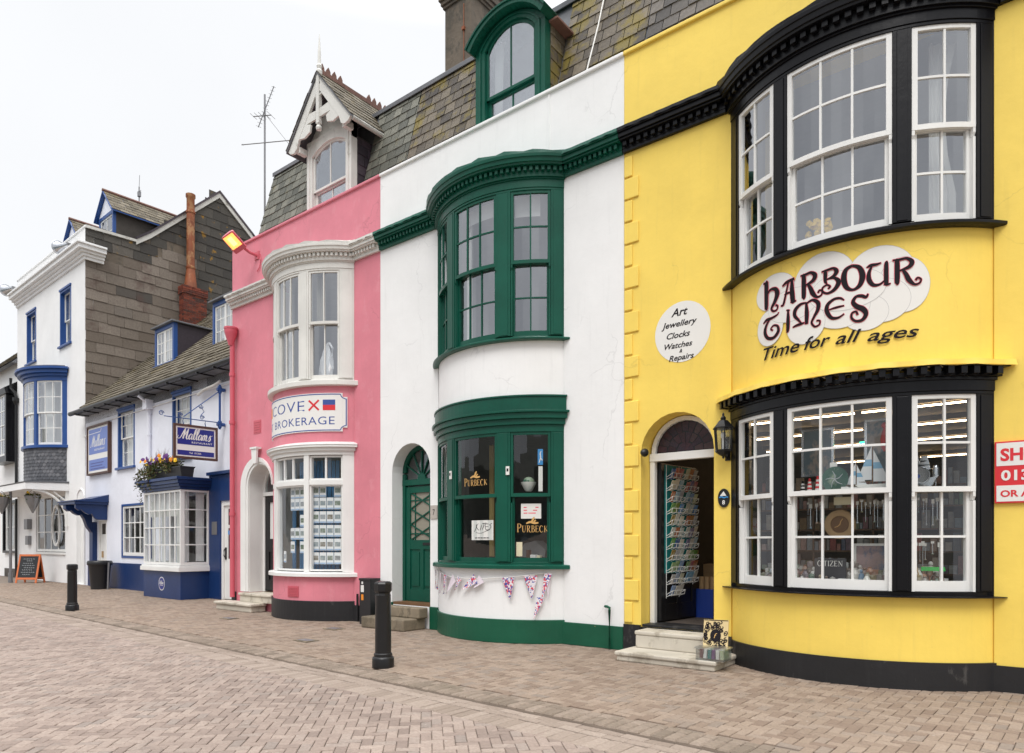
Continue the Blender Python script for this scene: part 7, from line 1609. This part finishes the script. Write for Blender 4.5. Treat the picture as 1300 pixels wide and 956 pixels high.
def block(mb,cx,cy,L_,Wd,ang,z,h=.05,ch=.0045,jit=.0038):
    ca,sa=math.cos(ang),math.sin(ang); tz=[z+rnd(-jit,jit) for _ in range(4)]; g=.0022
    a,b=L_/2-g,Wd/2-g; vs=[]
    for k,(sx_,sy_) in enumerate(((-1,-1),(1,-1),(1,1),(-1,1))):
        x,y=sx_*a,sy_*b; vs.append((cx+x*ca-y*sa,cy+x*sa+y*ca,z-h))
    for k,(sx_,sy_) in enumerate(((-1,-1),(1,-1),(1,1),(-1,1))):
        x,y=sx_*a,sy_*b; vs.append((cx+x*ca-y*sa,cy+x*sa+y*ca,tz[k]-ch))
    for k,(sx_,sy_) in enumerate(((-1,-1),(1,-1),(1,1),(-1,1))):
        x,y=sx_*(a-ch),sy_*(b-ch); vs.append((cx+x*ca-y*sa,cy+x*sa+y*ca,tz[k]))
    mb.add(vs,[(8,9,10,11)]+[(4+i,4+(i+1)%4,8+(i+1)%4,8+i) for i in range(4)]+[(i,(i+1)%4,4+(i+1)%4,4+i) for i in range(4)])
def herring(mb,ang,keep,z,cx0,cy0,rng):
    ca,sa=math.cos(ang),math.sin(ang); a=.084
    for j in range(-rng,rng):
        for i in range(-rng,rng):
            m_=(i-j)%4
            if m_==0: lx,ly,vert=i*a+a,j*a+a/2,False
            elif m_==3: lx,ly,vert=i*a+a/2,j*a+a,True   # vertical block covers (i,j),(i,j+1)
            else: continue
            x=cx0+lx*ca-ly*sa; y=cy0+lx*sa+ly*ca
            if keep(x,y): block(mb,x,y,.168,.084,ang+(PI/2 if vert else 0),z)
def wallfront(x): 
    return 0.0 if x>-14 else .99
f=MB(); herring(f,ANGK,lambda x,y: kside(x,y)>.345 and y<1.25 and vis(x,y) ,0.0,-10,-1.5,225); solo(f,'pavement_blocks',M['paver'],None,None,kind='structure')
f=MB(); herring(f,ANGK+PI/4+.05,lambda x,y: kside(x,y)<-.40 and y>-8.2 and vis(x,y),-.03,-9,-5,250); solo(f,'road_blocks',M['setts'],None,None,kind='structure')
f=MB(); x=-8.0
L1=(K1-K0).length+12
while x<L1:                                          # kerb: soldier course, then flush channel rows in the road
    c=K0+kd*(x+.05)+kn*.10
    block(f,c.x,c.y,.098,.20,ANGK,.004,.06,.012,.004)
    c=K0+kd*(x+.05)+kn*.25; block(f,c.x,c.y,.098,.10,ANGK,.002,.06,.006,.002); x+=.10
solo(f,'kerb',M['kerb'],None,None,kind='structure')
f=MB(); x=-8.0; r=0
while x<L1:
    for k in range(2):
        c=K0+kd*(x+.1+(.1 if k%2 else 0))+kn*(-.05-.1*k); block(f,c.x,c.y,.2,.1,ANGK,-.026)
    for k in range(2):
        c=K0+kd*(x+.05+.1*k)+kn*(-.34); block(f,c.x,c.y,.1,.26,ANGK,-.027)
    x+=.2
solo(f,'road_channel',M['channel'],None,None,kind='structure')
for gx,gy,lb in ((-9.2,-.95,'small square drain cover in pavement before green steps'),(-8.4,-2.05,'small iron stopcock cover left of the near bollard'),(-12.0,-1.2,'small iron cover in pavement before the pink bay')):
    f=MB(); f.box(gx-.16,gx+.16,gy-.11,gy+.11,.002,.012); f.m=1; f.box(gx-.12,gx+.12,gy-.07,gy+.07,.0121,.016); solo(f,'drain_cover',[M['stone'],M['greymetal']],lb,'drain cover',(gx,gy,0),F=W)
# harbour and far shore behind the camera (seen in the window reflections)
f=MB(); f.box(-300,200,-200,-14,-3.2,-3.0); solo(f,'water',plain('harbour_water',(.03,.05,.05),.08),None,None,kind='structure')
f=MB(); n=60; pts=[(-260+i*8,) for i in range(n+1)]; vs=[]
for i in range(n+1):
    x=-260+i*8; h=7+4*math.sin(i*.31)+2.5*math.sin(i*.83+1)
    vs+=[(x,-75,-3),(x,-76,h*.45),(x,-95,h),(x,-130,h+3)]
f.add(vs,[(4*i+j,4*i+4+j,4*i+5+j,4*i+1+j) for i in range(n) for j in range(3)]); solo(f,'far_shore_hill',plain('far_shore',(.12,.12,.10),.95,var=.4),None,None,kind='structure')

# ================================================================== LIGHT, SKY, CAMERA
w=bpy.data.worlds.new('World'); SC.world=w; w.use_nodes=True; nt=w.node_tree; nt.nodes.clear()
sky=nt.nodes.new('ShaderNodeTexSky'); sky.sky_type='NISHITA'; sky.sun_disc=False; sky.sun_elevation=math.radians(52); sky.sun_rotation=math.radians(160)
tc=nt.nodes.new('ShaderNodeTexCoord'); sp_=nt.nodes.new('ShaderNodeSeparateXYZ'); nt.links.new(tc.outputs['Generated'],sp_.inputs[0])
cov=ramp(nt,[(0,(6.15,6.22,6.34)),(.60,(6.25,6.33,6.45)),(.80,(19.5,19.5,19.5)),(1,(27,27,27))],sp_.outputs['Z'])
cr=[n_ for n_ in nt.nodes if n_.type=='VALTORGB'][0]
SKYK=1.0
for e_ in cr.color_ramp.elements: e_.color=tuple(c_*SKYK for c_ in e_.color[:3])+(1,)
ns=nt.nodes.new('ShaderNodeTexNoise'); ns.inputs['Scale'].default_value=3.2; ns.inputs['Detail'].default_value=5; nt.links.new(tc.outputs['Generated'],ns.inputs['Vector'])
mk=nt.nodes.new('ShaderNodeMapRange'); mk.inputs[1].default_value=.15; mk.inputs[2].default_value=-.35; mk.inputs[3].default_value=.06; mk.inputs[4].default_value=.75; nt.links.new(sp_.outputs['Y'],mk.inputs[0])
mm=nt.nodes.new('ShaderNodeMath'); mm.operation='MULTIPLY'; nt.links.new(ramp(nt,[(.38,.0),(.62,1.0)],ns.outputs['Fac']),mm.inputs[0]); nt.links.new(mk.outputs[0],mm.inputs[1])
cl=mixc(nt,mm.outputs[0],cov,(3.5,3.6,3.85))  # darker cloud patches added chiefly behind the camera, to vary the window reflections
cv=mixc(nt,.96,sky.outputs[0],cl)
bgn=nt.nodes.new('ShaderNodeBackground'); bgn.inputs[1].default_value=.12; nt.links.new(cv,bgn.inputs[0]); wo=nt.nodes.new('ShaderNodeOutputWorld'); nt.links.new(bgn.outputs[0],wo.inputs[0])
sl_=bpy.data.lights.new('sun','SUN'); sl_.energy=1.3; sl_.angle=math.radians(28); sl_.color=(1,.975,.94); so=bpy.data.objects.new('sun',sl_); COL.objects.link(so)
so.rotation_euler=(Vector((-.35,.62,-.95)).to_track_quat('-Z','Y')).to_euler()
cam=bpy.data.cameras.new('camera'); cam.sensor_width=36; cam.lens=36*867/1300; cam.shift_y=212/1300; cam.clip_end=1000; cam.clip_start=.05
co_=bpy.data.objects.new('camera',cam); COL.objects.link(co_); co_.location=(0,-7.94,1.4)
co_.rotation_euler=(PI/2,0,math.atan2(.618,.786)); SC.camera=co_
SC.view_settings.view_transform='Standard'; SC.view_settings.look='None'; SC.view_settings.exposure=.42; SC.view_settings.gamma=1
SC.cycles.max_bounces=8; SC.cycles.transparent_max_bounces=12; SC.cycles.use_denoising=True; SC.cycles.sample_clamp_indirect=6
